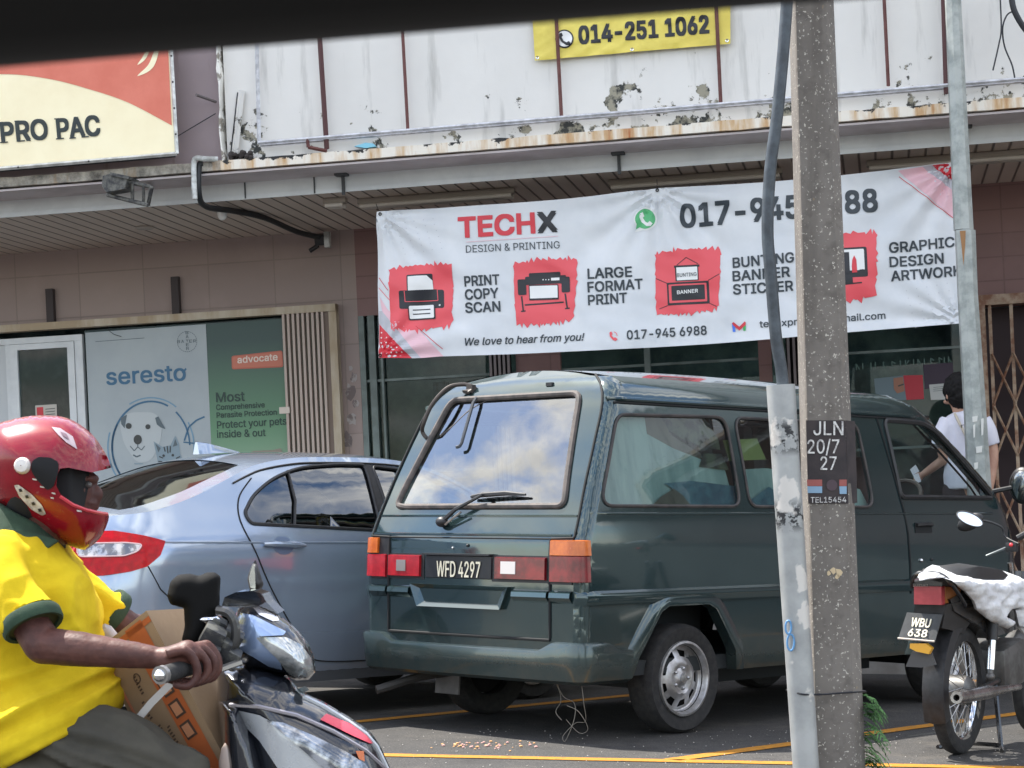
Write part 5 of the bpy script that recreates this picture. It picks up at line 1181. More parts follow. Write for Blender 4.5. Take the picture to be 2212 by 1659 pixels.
for x in (AR1, AR2):
    for sg in (-1, 1): wheel(SD, x, sg*.735, sg, r=.30, rim=.20, slots=7)
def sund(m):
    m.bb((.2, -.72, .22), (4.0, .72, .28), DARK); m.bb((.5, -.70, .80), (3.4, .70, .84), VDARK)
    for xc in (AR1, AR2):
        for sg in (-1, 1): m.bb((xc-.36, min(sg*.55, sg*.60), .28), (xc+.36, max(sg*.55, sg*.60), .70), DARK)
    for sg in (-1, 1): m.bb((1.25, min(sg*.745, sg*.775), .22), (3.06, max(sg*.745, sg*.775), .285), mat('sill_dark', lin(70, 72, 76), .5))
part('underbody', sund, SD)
def sseat(m):
    for x in (1.45, 2.35):
        for y in (-.36, .36): m.box((x, y, 1.12), (.14, .46, .50), SEATM, Ry(-12).to_3x3(), .05); m.box((x-.05, y, 1.40), (.10, .24, .15), SEATM, None, .03)
    m.bb((.45, -.62, 1.10), (1.2, .62, 1.14), mat('parcel_shelf', lin(120, 112, 100), .8))
part('seats', sseat, SD)
# ================================================================ parked motorcycle at the right
MO = Vector((2.27, 10.35, 0)); MH = 58.0; MM = T(MO) @ Rz(MH); mc_, ms_ = math.cos(math.radians(MH)), math.sin(math.radians(MH))
def mpy(u, v, y):       # local point on the vertical plane y=const seen at (u,v)
    k = (u-U0)/FPX; x = (k*(MO.y+y*mc_)-(MO.x-y*ms_))/(mc_-k*ms_); Y = MO.y+x*ms_+y*mc_; return V(x, y, CAMZ-(v-V0)/FPX*Y)
def mpx(u, v, x):       # on the plane x=const
    k = (u-U0)/FPX; y = (k*(MO.y+x*ms_)-(MO.x+x*mc_))/(-ms_-k*mc_); Y = MO.y+x*ms_+y*mc_; return V(x, y, CAMZ-(v-V0)/FPX*Y)
MC = thing('motorcycle', 'black motorcycle parked on its stand, plate WBU 638, white plastic bag on the seat', 'motorcycle', MM)
GB = mat('gloss_black', (.012, .012, .014), .22, coat=.6, col2=(.03, .028, .026), scale=14); ALU = mat('dull_aluminium', (.20, .20, .195), .45, .8, col2=(.12, .115, .11), scale=9)
def tyre(m, x, r, w_): m.lathe([(r-.075, -w_*.42), (r-.03, -w_*.5), (r-.008, -w_*.36), (r, -w_*.12), (r, w_*.12), (r-.008, w_*.36), (r-.03, w_*.5), (r-.075, w_*.42)], (x, 0, r), (0, 1, 0), RUBBER, 48, True)
def mwheel(x, r, w_):
    t = part('wheel', lambda m: tyre(m, x, r, w_), MC); ri = r-.07
    part('rim', lambda m: m.lathe([(ri, -w_*.34), (ri+.012, -w_*.40), (ri+.014, -w_*.30), (ri-.012, -w_*.12), (ri-.012, w_*.12), (ri+.014, w_*.30), (ri+.012, w_*.40), (ri, w_*.34)], (x, 0, r), (0, 1, 0), CHROME, 48, True), t)
    part('hub', lambda m: (m.lathe([(.001, -.07), (.05, -.07), (.075, -.05), (.078, .05), (.05, .07), (.001, .07)], (x, 0, r), (0, 1, 0), ALU, 24), m.cyl((x, -.13, r), (x, .13, r), .012, STEEL)), t)
    def sp(m):
        for i in range(36):
            a = 2*PI*i/36; s = .06 if i % 2 else -.06; b = a+(.35 if i % 4 < 2 else -.35)
            m.tube([V(x+.06*math.cos(b), s*.8, r+.06*math.sin(b)), V(x+ri*math.cos(a), s*.15, r+ri*math.sin(a))], .0022, STEEL, 4)
    part('spokes', sp, t)
mwheel(0, .325, .085); mwheel(1.22, .31, .075)
def fender(m):
    secs = []
    for k in range(13):
        a = math.radians(lerp(205, 40, k/12)); r = .375
        c = V(r*math.cos(a), 0, .345+r*math.sin(a)); d = V(math.cos(a), 0, math.sin(a)); secs.append([c+V(0, -.065, 0)-d*.05, c+V(0, -.055, 0), c+d*.012, c+V(0, .055, 0), c+V(0, .065, 0)-d*.05])
    m.loft(secs, BLACK, closed=False, caps=False)
part('rear_fender', fender, MC)
def mframe(m):
    m.prism([V(-.30, -.085, .74), V(-.36, -.085, .80), V(-.05, -.10, .86), V(.62, -.10, .80), V(.55, -.10, .60), V(.20, -.10, .58), V(.0, -.10, .66)], (0, .19, 0), GB)
    m.box((.52, 0, .42), (.36, .26, .24), ALU, Ry(-8).to_3x3(), .03); m.cyl((.72, 0, .45), (.95, 0, .52), .07, ALU, 14); m.tube([V(.55, 0, .62), V(.95, 0, .66), V(1.0, 0, .90)], .04, GB)
    for s in (-1, 1): m.tube([V(0, s*.09, .32), V(.42, s*.09, .36)], .018, GB, 8); m.tube([V(1.22, s*.07, .31), V(1.02, s*.07, .95)], .016, CHROME, 8)
    m.prism([V(.90, -.12, .35), V(1.05, -.16, .80), V(1.10, -.10, .95), V(1.02, -.08, .40)], (0, .03, 0), GB)
part('body', mframe, MC)
def shock(s):
    def f(m):
        a = mpy(2139, 1462, -.13); b = mpy(2146, 1330, -.13); 
        if s > 0: a = V(a.x, .13, a.z); b = V(b.x, .13, b.z)
        m.cyl(a, a.lerp(b, .25), .016, ALU); m.cyl(a.lerp(b, .12), a.lerp(b, .68), .021, CHROME); m.cyl(a.lerp(b, .60), b, .028, BLACK); m.ball(a, .024, ALU)
    return f
part('shock_absorber', shock(-1), MC); part('shock_absorber', shock(1), MC)
def muf(m):
    a = mpy(2066, 1507, -.19); b = V(a.x+1.0, -.17, a.z-.02); m.lathe([(.014, .03), (.016, 0), (.030, .0), (.033, .02), (.034, .5), (.022, .62), (.018, 1.0)], a, b-a, mat('dull_chrome', (.5, .49, .48), .25, .9, col2=(.25, .23, .22), scale=12), 20)
part('exhaust', muf, MC)
def mplate(m):
    f = lambda a, b: mpx(a, b, -.40 if b < 1350 else -.40)
    P = [(1959, 1323), (2036, 1328), (2019, 1387), (1940, 1380)]; q = []
    for (u, v) in P: x = -.40 if v < 1350 else -.455; q.append(mpx(u, v, x))
    m.prism(q, (.008, 0, 0), mat('dusty_plate', lin(62, 64, 64), .5, col2=lin(48, 50, 50), scale=14)); m.tube([q[3]+V(-.004, 0, .003), q[2]+V(-.004, 0, .003)], .005, LAMPW, 5)
part('number_plate', mplate, MC, label='dusty black plate WBU 638')
def mpt(m):
    def f(u, v): t = (v-1325)/58; return mpx(u, v, lerp(-.404, -.460, t))
    write(m, 'WBU', (1966, 1353), (2008, 1356), 19, f, PLW, .03, .0, slant=.25, nrm=(-1, 0, 0)); write(m, '638', (1960, 1374), (2001, 1377), 16.5, f, PLW, .03, 0, slant=.25, nrm=(-1, 0, 0))
part('characters', mpt, bpy.data.objects['number_plate.001'] if 'number_plate.001' in bpy.data.objects else MC)
def mlamp(m):
    for a, b, mt in ((-.085, .02, LRED), (.02, .085, LRED)): pass
    m.prism([V(-.43, .075, .775), V(-.43, .075, .865), V(-.43, -.065, .865), V(-.43, -.065, .775)], (.05, 0, 0), mat('faded_red_lens', (.46, .05, .06), .3, coat=.6, col2=(.36, .03, .04), scale=20))
tlm = part('tail_lamp', mlamp, MC)
part('amber_lens', lambda m: m.prism([V(-.378, -.068, .78), V(-.378, -.068, .862), V(-.20, -.085, .855), V(-.22, -.085, .79)], (0, .13, 0), mat('dull_amber_lens', (.34, .12, .03), .3, coat=.6)), tlm)
def mtail(m): 
    m.loft([[V(x, -w_, z0), V(x, -w_, z1), V(x, 0, z1+.012), V(x, w_, z1), V(x, w_, z0)] for x, w_, z0, z1 in ((-.445, .075, .868, .885), (-.40, .095, .866, .90), (-.15, .11, .855, .90), (.1, .11, .80, .88))], GB, closed=True)
    m.prism([V(-.40, -.08, .775), V(-.15, -.10, .79), V(.1, -.10, .78), V(-.1, -.06, .62), V(-.38, -.05, .66)], (0, .16, 0), BLACK)
part('tail_cowl', mtail, MC)
part('tail_lettering', lambda m: write(m, 'SUZUKI', (1972, 1267), (2004, 1267), 5, lambda u, v: mpx(u, v, -.452), LAMPW, .01, 0), MC)
def mrail(m):
    P = [mpx(1970, 1268, -.40), mpx(1972, 1250, -.47), mpx(1986, 1238, -.50), mpx(2028, 1240, -.48), mpy(2050, 1255, -.12), mpy(2075, 1290, -.13), mpy(2085, 1308, -.13)]; m.tube(spline(P, 5), .0105, GB, 8)
part('grab_rail', mrail, MC)
def mseat(m):
    m.loft([[V(x, -w_, z0), V(x, -w_*1.02, (z0+z1)/2), V(x, -w_*.8, z1), V(x, 0, z1+.015), V(x, w_*.8, z1), V(x, w_*1.02, (z0+z1)/2), V(x, w_, z0)] for x, w_, z0, z1 in ((-.30, .09, .885, .905), (-.25, .12, .87, .945), (0, .13, .85, .955), (.35, .13, .82, .93), (.62, .11, .80, .87), (.70, .08, .80, .84))], mat('seat_vinyl', (.016, .016, .016), .5), closed=True)
part('seat', mseat, MC)
def refl(m):
    P = [mpx(u, v, -.45) for u, v in ((1966, 1390), (2000, 1390), (2013, 1400), (2006, 1413), (1978, 1407), (1965, 1400))]; m.prism(P, (.03, 0, 0), mat('yellow_reflector', (.75, .38, .03), .25, coat=.7))
part('reflector', refl, MC)
def mflap(m):
    P = [mpx(u, v, -.42) for u, v in ((1970, 1408), (2012, 1410), (2022, 1436), (1990, 1442), (1956, 1440))]; m.prism(P, (.012, 0, 0), mat('grey_rubber_flap', lin(74, 74, 74), .7))
part('mud_flap', mflap, MC)
def hbar(m):
    X = .98; m.tube([mpx(2212, 1155, X), mpx(2240, 1140, X+.05), mpx(2290, 1150, X)], .014, CHROME, 8); g0 = mpx(2198, 1163, X-.02); g1 = mpx(2172, 1184, X-.06)
    m.tube([mpx(2225, 1148, X), g0], .018, BLACK, 8); m.box(mpx(2186, 1182, X-.05), (.05, .06, .05), BLACK, None, .008); m.ball(mpx(2184, 1177, X-.09), .011, mat('red_switch', (.8, .05, .06), .4), n=6)
    m.tube([mpx(2172, 1184, X-.06), mpx(2150, 1193, X-.10), mpx(2130, 1201, X-.12)], [.008, .007, .006], mat('lever_metal', lin(92, 98, 100), .4, .6), 6)
    m.tube(spline([mpx(2200, 1175, X-.05), mpx(2172, 1160, X+.02), mpx(2165, 1140, X+.02), mpx(2140, 1128, X), mpx(2118, 1124, X-.02)], 5), .006, BLACK, 6)
part('handlebar', hbar, MC)
mmr = part('mirror', lambda m: m.ball(mpx(2096, 1122, .95)+V(0, 0, -.015), (.02, .080, .044), BLACK, Rx(0).to_3x3() @ Matrix.Rotation(math.radians(-24), 3, 'X')), MC)
def mirg(m):      # tilted back so it mirrors the sky
    c = mpx(2095, 1121, .90); nrm = V(-.72, -.32, .62).normalized(); a = mpx(2122, 1134, .90)-c; a = (a-nrm*a.dot(nrm)); b = nrm.cross(a).normalized()*.040
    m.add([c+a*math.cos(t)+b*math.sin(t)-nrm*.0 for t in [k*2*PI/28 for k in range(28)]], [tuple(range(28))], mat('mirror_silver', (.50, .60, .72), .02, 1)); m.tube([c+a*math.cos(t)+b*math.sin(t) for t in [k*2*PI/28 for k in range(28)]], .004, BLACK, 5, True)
part('mirror_glass', mirg, mmr)
def stand(m):
    for s in (-1, 1): m.tube([V(.32, s*.08, .34), V(.24, s*.14, .02), V(.16, s*.17, .008)], .013, GB, 6)
    m.tube([V(.24, -.14, .03), V(.24, .14, .03)], .011, GB, 6)
part('stand', stand, MC)
# --- pillow: fills an outline with a domed, closed shell
def pillow(m, outl, hw, D, place, mt, step, hole=(), full=None, wob=None):
    O_ = dens(outl, step); vs, fs = cdt(outl, list(hole), step); F = full or outl; top = []; bot = []
    for (a, b) in vs:
        d = pdist((a, b), F); g_ = hw*math.sqrt(max(0, 1-(1-min(1, d/D))**2)); w_ = wob(a, b)*min(1, d/D) if wob else 0
        top.append(place(a, b, -g_-w_)); bot.append(place(a, b, g_+w_))
    n = len(top); m.add(top+bot, [f for f in fs]+[tuple(n+i for i in reversed(f)) for f in fs], mt, True)
    idx = {(round(a, 4), round(b, 4)): i for i, (a, b) in enumerate(vs)}
    loop = [idx.get((round(a, 4), round(b, 4))) for a, b in O_]
    q = [(loop[i], loop[(i+1) % len(loop)]) for i in range(len(loop))]
    if full: m.add([top[i] for i in range(n)]+[bot[i] for i in range(n)], [(a, b, n+b, n+a) for a, b in q if a is not None and b is not None], mt, True)
BAGM = mat('white_plastic_bag', (.70, .71, .72), .38, coat=.2, col2=(.62, .63, .65), scale=9, bump=.5, bscale=26, dist=.02)
bagp = [(1996, 1236), (2014, 1220), (2048, 1226), (2078, 1234), (2096, 1247), (2130, 1252), (2166, 1252), (2131, 1235), (2150, 1234), (2167, 1233), (2197, 1244), (2216, 1256), (2216, 1375), (2203, 1355), (2193, 1315), (2180, 1318), (2169, 1331), (2182, 1336), (2193, 1343), (2177, 1359), (2160, 1352), (2143, 1343), (2126, 1330), (2111, 1317), (2105, 1299), (2084, 1276), (2056, 1254), (2036, 1248), (1984, 1254)]
bg_ = thing('plastic_bag', 'crumpled white plastic bag draped over the parked motorcycle seat', 'plastic bag', MM @ T(mpy(2130, 1270, -.16)))
def bagf(m):
    def place(a, b, t):
        yy = lerp(.02, -.15, sm((b-1225)/35)); p = mpy(a, b, yy); return p+V(0, t, 0)
    pillow(m, bagp, .035, 16, place, BAGM, 5, wob=lambda a, b: .026*noise.noise(V(a*.06, b*.06, 2))+.020*abs(noise.noise(V(a*.13+b*.05, b*.09, 5))))
part('film', bagf, bg_, pre=T(-mpy(2130, 1270, -.16)), sharp=60)
# ================================================================ scooter rider in front
RY = 4.63
def RP(u, v, dy=0.0): return ray(u, v, RY+dy)
def remeshed(name, m, voxel, parent, pre=None, smooth=6, disp=None, mt=None):
    me = bpy.data.meshes.new('tmp'); me.from_pydata([tuple(p) for p in m.v], [], m.f); o = bpy.data.objects.new('tmp', me); C.objects.link(o)
    bm = bmesh.new(); bm.from_mesh(me); bmesh.ops.remove_doubles(bm, verts=bm.verts, dist=1e-5); bmesh.ops.recalc_face_normals(bm, faces=bm.faces); bm.to_mesh(me); bm.free()
    r = o.modifiers.new('r', 'REMESH'); r.mode = 'VOXEL'; r.voxel_size = voxel; r.adaptivity = 0
    s = o.modifiers.new('s', 'SMOOTH'); s.iterations = smooth; s.factor = .5
    dg = bpy.context.evaluated_depsgraph_get(); ev = o.evaluated_get(dg); em = bpy.data.meshes.new_from_object(ev)
    bpy.data.objects.remove(o); bpy.data.meshes.remove(me)
    if disp:
        nr = [v.normal.copy() for v in em.vertices]; 
        for v, n_ in zip(em.vertices, nr): v.co = v.co+n_*disp(v.co, n_)
    if pre:
        for v in em.vertices: v.co = pre @ v.co
    em.materials.clear(); em.materials.append(mt or m.mats[0]); em.polygons.foreach_set('material_index', [0]*len(em.polygons)); em.polygons.foreach_set('use_smooth', [True]*len(em.polygons))
    em.name = name; ob = bpy.data.objects.new(name, em); C.objects.link(ob)
    if parent: ob.parent = parent
    return ob
def limb(m, pts, rad, mt, n=14): # tapered limb with rounded ends
    P = [Vector(p) for p in pts]; q = spline(P, 5); R = [ip(i/(len(q)-1)*(len(P)-1), list(range(len(P))), rad) for i in range(len(q))]
    m.tube(q, R, mt, n); m.ball(q[0], R[0]*.99, mt, n=8); m.ball(q[-1], R[-1]*.99, mt, n=8)
def hand(m, wrist, palm, fdir, curl, thumb, sc_, mt):
    """palm block + four curled fingers + thumb; fdir = across the knuckles (from index to little finger)"""
    pass
SKIN = mat('dark_skin', lin(92, 58, 50), .5, spec=.35, col2=lin(74, 45, 40), scale=22, bump=.3, bscale=160, dist=.002)
YSH = mat('yellow_polo_cotton', lin(216, 188, 36), .95, col2=lin(200, 170, 28), scale=7, bump=.35, bscale=320, dist=.002, spec=.2)
GRNC = mat('dark_green_rib_knit', lin(44, 66, 48), .85, col2=lin(38, 58, 42), scale=30, bump=.3, bscale=300, dist=.002)
TROU = mat('grey_olive_trousers', lin(82, 79, 71), .95, spec=.2, col2=lin(70, 68, 62), scale=6, bump=.1, bscale=200, dist=.002)
rb = RP(20, 1600, 0); RD = thing('person', 'motorcycle rider in red full face helmet, yellow polo shirt with green collar and grey trousers', 'person', T(rb)); pR = T(-rb)
def rbody(m):
    m.ball(RP(115, 1060, 0), (.095, .082, .125), SKIN)                     # head under the helmet
    m.ball(RP(205, 1068, 0), (.020, .015, .022), SKIN, n=8); m.ball(RP(198, 1052, 0), (.014, .010, .026), SKIN, n=8); m.ball(RP(196, 1034, 0), (.018, .045, .012), SKIN, n=8)
    m.ball(RP(197, 1087, 0), (.020, .026, .008), SKIN, n=8); m.ball(RP(195, 1096, 0), (.020, .024, .009), SKIN, n=8); m.ball(RP(180, 1115, 0), (.032, .035, .026), SKIN, n=8)
    limb(m, [RP(100, 1100, 0), RP(70, 1190, 0)], [.06, .065], SKIN)
    m.ball(RP(75, 1320, 0), (.09, .14, .15), SKIN); m.ball(RP(85, 1450, 0), (.12, .15, .14), SKIN); m.ball(RP(40, 1580, 0), (.13, .16, .12), SKIN)
    for s, sh, el, wr, kn, an in ((-1, (8, 1245), (92, 1394), (345, 1421), (398, 1680), (380, 2020)), (1, (130, 1250), (280, 1362), (420, 1362), (390, 1670), (380, 2000))):
        limb(m, [RP(*sh, s*.16), RP(lerp(sh[0], el[0], .5), lerp(sh[1], el[1], .5), s*.215), RP(*el, s*.255)], [.045, .043, .041], SKIN)
        limb(m, [RP(*el, s*.255), RP(lerp(el[0], wr[0], .35), lerp(el[1], wr[1], .35), s*.27), RP(*wr, s*.29)], [.041, .038, .023], SKIN)
        limb(m, [RP(30, 1590, s*.09), RP(*kn, s*.17)], [.075, .052], SKIN); limb(m, [RP(*kn, s*.17), RP(*an, s*.17)], [.05, .036], SKIN); limb(m, [RP(*an, s*.17), RP(an[0]+150, an[1]+45, s*.18)], [.038, .03], SKIN)
    # right hand closed round the throttle grip: palm, four fingers wrapping over the bar, thumb below
    ga, gb = RP(352, 1457, -.385), RP(455, 1428, -.205); gd = (gb-ga).normalized(); cen = ga.lerp(gb, .50)
    limb(m, [RP(345, 1421, -.29), RP(372, 1424, -.30), cen+V(.0, 0, .030)], [.024, .030, .030], SKIN); m.ball(cen+V(-.020, 0, .016), (.034, .030, .028), SKIN, n=10)
    for k, (o_, L_) in enumerate(((-.046, .88), (-.016, 1.0), (.015, .98), (.045, .86))):
        c0 = cen+gd*o_; fw = V(.92, .30, .05).normalized(); up = V(0, 0, 1); R_2 = .036*L_
        P = [c0-fw*.020+up*.036, c0+fw*.018+up*.040, c0+fw*.046*L_+up*.016, c0+fw*.050*L_-up*.014, c0+fw*.026-up*.034, c0+fw*.0-up*.030]
        q = spline(P, 4); m.tube(q, [lerp(.0118, .0085, i/(len(q)-1)) for i in range(len(q))], SKIN, 8); m.ball(q[-1], .009, SKIN, n=6); m.ball(q[4], .0125, SKIN, n=6)
    P = [cen-gd*.025+V(-.035, 0, .0), cen-gd*.0+V(-.030, 0, -.026), cen+gd*.03+V(-.006, 0, -.036)]; q = spline(P, 4); m.tube(q, [.014]*4+[.011]*(len(q)-4), SKIN, 8); m.ball(q[-1], .011, SKIN, n=6)
    # left hand on the far grip
    c2 = RP(438, 1362, .29); m.ball(c2, (.035, .04, .03), SKIN, n=8)
    for k in range(4): c0 = c2+V(0, -.03+.022*k, 0); q = spline([c0+V(0, 0, .03), c0+V(.03, 0, .03), c0+V(.045, 0, .0), c0+V(.03, 0, -.03)], 4); m.tube(q, .010, SKIN, 8)
m = MB(); rbody(m); remeshed('body', m, .0042, RD, pR, 2, lambda p, n_: noise.noise(p*38)*.0012+noise.noise(p*110)*.0004, SKIN)
def ring(f_, b_, lat, n=28, dyc=0):
    F_, B_ = RP(*f_, dyc), RP(*b_, dyc); c = (F_+B_)/2; a = (F_-B_)/2; return [c+a*(abs(math.cos(t))**.85*(1 if math.cos(t) > 0 else -1))+V(0, 1, 0)*lat*(abs(math.sin(t))**.85*(1 if math.sin(t) > 0 else -1)) for t in [2*PI*k/n for k in range(n)]]
def shirt(m):
    m.loft([ring((122, 1150), (0, 1118), .07), ring((150, 1178), (-25, 1150), .13), ring((185, 1215), (-45, 1195), .185), ring((203, 1262), (-58, 1250), .20), ring((212, 1330), (-60, 1320), .19), ring((216, 1400), (-58, 1400), .18), ring((238, 1462), (-60, 1480), .20), ring((254, 1492), (-60, 1565), .225), ring((258, 1512), (-30, 1640), .235), ring((256, 1530), (8, 1662), .235)], YSH)
    m.tube(spline([RP(20, 1190, -.08), RP(0, 1232, -.16), RP(28, 1285, -.21), RP(68, 1342, -.24)], 5), [ip(i/15, [0, .3, 1], [.05, .070, .069]) for i in range(16)], YSH, 18); m.ball(RP(-2, 1225, -.15), .072, YSH, n=10)
    m.tube(spline([RP(105, 1205, .10), RP(140, 1248, .17), RP(190, 1288, .215), RP(238, 1325, .245)], 5), [ip(i/15, [0, .3, 1], [.045, .062, .064]) for i in range(16)], YSH, 18); m.ball(RP(135, 1242, .16), .060, YSH, n=10)
def rid(x): return 1-abs(x)*2.2        # ridged noise: sharp creases
def shdisp(p, n_):
    q = p-rb; hz = (RP(250, 1527).z-rb.z)+.5*(q.x-(RP(250, 1527).x-rb.x)); d = q.z-hz; f = .12+.88*sm(d/.06); hem = sm((.24-d)/.2)
    w_ = noise.noise(q*4)*.5
    a = noise.noise(V(q.x*5+q.z*6, q.y*6, q.z*9))*.007
    h_ = rid(noise.noise(V(q.x*1.6+w_, q.y*1.5, (q.z-q.x*.42)*21+w_)))*.034*hem
    k = rid(noise.noise(V(q.x*8+q.z*5+w_, q.y*5, q.z*5-q.x*3)))*.017*(1-.7*hem)
    k2 = rid(noise.noise(V(q.x*14-q.z*13, q.y*7, q.z*15+q.x*12+4)))*.004
    return (a+h_+k+k2-.015)*f
m = MB(); shirt(m); remeshed('polo_shirt', m, .0062, RD, pR, 5, shdisp, YSH)
def tubeband(c, d, r, w_, mt, th=.004):
    return lambda m: m.lathe([(r-.008, -w_/2), (r, -w_/2-.002), (r+th, -w_/2+.003), (r+th, w_/2-.003), (r, w_/2+.002), (r-.008, w_/2)], c, d, mt, 32, True)
part('sleeve_cuff', tubeband(RP(69, 1344, -.241), RP(68, 1342, -.24)-RP(42, 1280, -.215), .0645, .026, GRNC, .003), RD, pre=pR); part('sleeve_cuff', tubeband(RP(238, 1325, .245), RP(238, 1325, .245)-RP(190, 1288, .215), .0600, .026, GRNC, .003), RD, pre=pR)
part('sleeve_opening_shade', lambda m: [m.lathe([(.001, 0), (r_, 0)], c_, d_, mat('sleeve_shadow', lin(60, 62, 30), .9), 20) for c_, d_, r_ in ((RP(71, 1350, -.243), RP(68, 1342, -.24)-RP(42, 1280, -.215), .062), (RP(243, 1329, .249), RP(238, 1325, .245)-RP(190, 1288, .215), .058))], RD, pre=pR)  # dark discs paint the shade inside the sleeve openings
def collar(m): m.loft([ring((128, 1158), (-8, 1092), .082), ring((150, 1172), (-22, 1112), .098), ring((158, 1184), (-26, 1140), .115), ring((140, 1180), (-10, 1146), .105), ring((120, 1160), (0, 1100), .07)], GRNC)
m = MB(); m.loft([ring((112, 1140), (-4, 1080), .078), ring((132, 1164), (-18, 1106), .098), ring((140, 1186), (-28, 1140), .118), ring((110, 1190), (-5, 1150), .10)], GRNC)
for (a, b, c) in (((60, 1150), (142, 1172), (86, 1196)),): m.prism([RP(40, 1140, -.105), RP(128, 1168, -.085), RP(92, 1192, -.118), RP(70, 1186, -.125)], (0, .02, 0), GRNC)
remeshed('collar', m, .005, RD, pR, 3, mt=GRNC)
def trou(m):
    m.loft([ring((190, 1500), (-40, 1560), .15), ring((170, 1580), (-60, 1650), .165), ring((120, 1660), (-50, 1700), .15)], TROU)
    for s, kn, an in ((-1, (392, 1684), (372, 1990)), (1, (392, 1664), (380, 1980))):
        limb(m, [RP(60, 1625, s*.09), RP(200, 1618, s*.13), RP(*kn, s*.17)], [.10, .097, .068], TROU); limb(m, [RP(*kn, s*.17), RP(*an, s*.17)], [.066, .06], TROU)
def trdisp(p, n_):
    q = p-rb; al, ac = q.x-.45*q.z, q.z+.42*q.x; w_ = noise.noise(q*5)*.5
    return rid(noise.noise(V(al*2.6+w_, q.y*3, ac*19+w_)))*.020+rid(noise.noise(V(al*6+3, q.y*5, ac*34+w_)))*.007+noise.noise(q*7)*.005-.012
m = MB(); trou(m); remeshed('trousers', m, .0075, RD, pR, 4, trdisp, TROU)
part('shoe', lambda m: m.loft([[RP(u, v, -.18)+V(0, y, z) for y, z in ((-.04, 0), (-.035, h_), (.035, h_), (.04, 0))] for u, v, h_ in ((350, 2045, .07), (400, 2045, .09), (470, 2050, .06), (520, 2055, .03))], BLACK), RD, pre=pR)
# --- helmet
HH = lambda x, y: (x*.2315, 850.3+y*.2315)
hfull = spline([V(*HH(*p), 0) for p in ((-190, 600), (-150, 400), (-40, 290), (120, 240), (260, 212), (400, 203), (560, 212), (700, 260), (850, 370), (950, 500), (1015, 690), (1030, 880), (1030, 1060), (1000, 1220), (940, 1340), (830, 1440), (760, 1455), (600, 1400), (430, 1310), (180, 1165), (-40, 1010), (-150, 820))], 3, True)
hfull = [(p.x, p.y) for p in hfull]
hout = [(p.x, p.y) for p in spline([V(*HH(*p), 0) for p in ((-190, 600), (-150, 400), (-40, 290), (120, 240), (260, 212), (400, 203), (560, 212), (700, 260), (850, 370), (950, 500), (1010, 610), (1036, 692))], 3)]+[HH(*p) for p in ((960, 712), (860, 735), (740, 712), (640, 690), (560, 700), (535, 760), (525, 860), (570, 950), (680, 1030), (800, 1078), (900, 1100), (1010, 1118))]+[(p.x, p.y) for p in spline([V(*HH(*p), 0) for p in ((1018, 1150), (1000, 1220), (940, 1340), (830, 1440), (760, 1455), (600, 1400), (430, 1310), (180, 1165), (-40, 1010), (-150, 820))], 3)]
hm_ = NG('red_helmet_lacquer', .24, 0, .4); hm_.b.inputs['Specular IOR Level'].default_value = .35; hm_.col(hm_.mix(hm_.ramp(hm_.noise(9, 5), .35, .7), lin(140, 12, 32), lin(112, 8, 24))); hm_.col(hm_.mix(hm_.math('MULTIPLY', hm_.ramp(hm_.noise(60, 5, .8), .62, .68), .35), hm_.mix(hm_.ramp(hm_.noise(9, 5), .35, .7), lin(140, 12, 32), lin(112, 8, 24)), lin(150, 110, 100))); HMP = hm_.m
def hplace(a, b, t): return RP(a, b, t)
hl = part('helmet', lambda m: pillow(m, hout, .128, 122, hplace, HMP, 9, full=hfull), RD, pre=pR, sharp=60)
def hg(a, b, e=0.0): d = pdist((a, b), hfull); return RP(a, b, -(.128*math.sqrt(max(0, 1-(1-min(1, d/122))**2))+e))
def hdec(pts, e, mt): return lambda m: m.skin([HH(*p) for p in pts], [], lambda a, b: hg(a, b, e), mt, 4)
part('visor_mount', hdec(rnd([(290, 640), (350, 590), (470, 595), (548, 640), (545, 730), (500, 870), (440, 905), (340, 800), (290, 720)], 30), .004, mat('matte_black', (.012, .012, .013), .6, spec=.2)), hl, pre=pR)
part('visor_mount', lambda m: m.lathe([(.001, -.014), (.014, -.012), (.018, -.004), (.019, .004)], hg(*HH(208, 672), .004), (0, 1, 0), mat('pearl_button', (.7, .66, .62), .25), 16), hl, pre=pR)
DECW = mat('white_decal', lin(205, 200, 192), .4, col2=lin(150, 140, 135), scale=40)
def dec1(m):
    m.skin([HH(*p) for p in rnd([(130, 855), (170, 850), (290, 935), (390, 1040), (430, 1125), (390, 1138), (290, 1080), (180, 960)], 12)], [], lambda a, b: hg(a, b, .0025), DECW, 4)
    for p in ((190, 905), (250, 965), (310, 1030), (370, 1090)): m.skin([HH(p[0]-18, p[1]-14), HH(p[0]+8, p[1]-18), HH(p[0]+20, p[1]+10), HH(p[0]-8, p[1]+14)], [], lambda a, b: hg(a, b, .005), INK, 4)
part('decal', dec1, hl, pre=pR)
def dec2(m):
    m.skin([HH(*p) for p in ((480, 310), (560, 320), (680, 400), (722, 520), (620, 455), (540, 380))], [], lambda a, b: hg(a, b, .0025), mat('silver_decal', lin(176, 160, 166), .3, .3), 4); m.skin([HH(*p) for p in ((560, 350), (620, 375), (650, 430), (590, 395))], [], lambda a, b: hg(a, b, .005), mat('grey_decal', lin(120, 96, 106), .4), 4)
    for p, q in (((300, 790), (340, 800)), ((370, 860), (410, 870)), ((480, 920), (515, 930)), ((715, 1085), (760, 1095)), ((470, 965), (500, 972))): m.skin([HH(*p), HH(q[0], q[1]-4), HH(q[0]+4, q[1]+12), HH(p[0]+4, p[1]+14)], [], lambda a, b: hg(a, b, .0025), DECW, 4)
part('decal', dec2, hl, pre=pR)
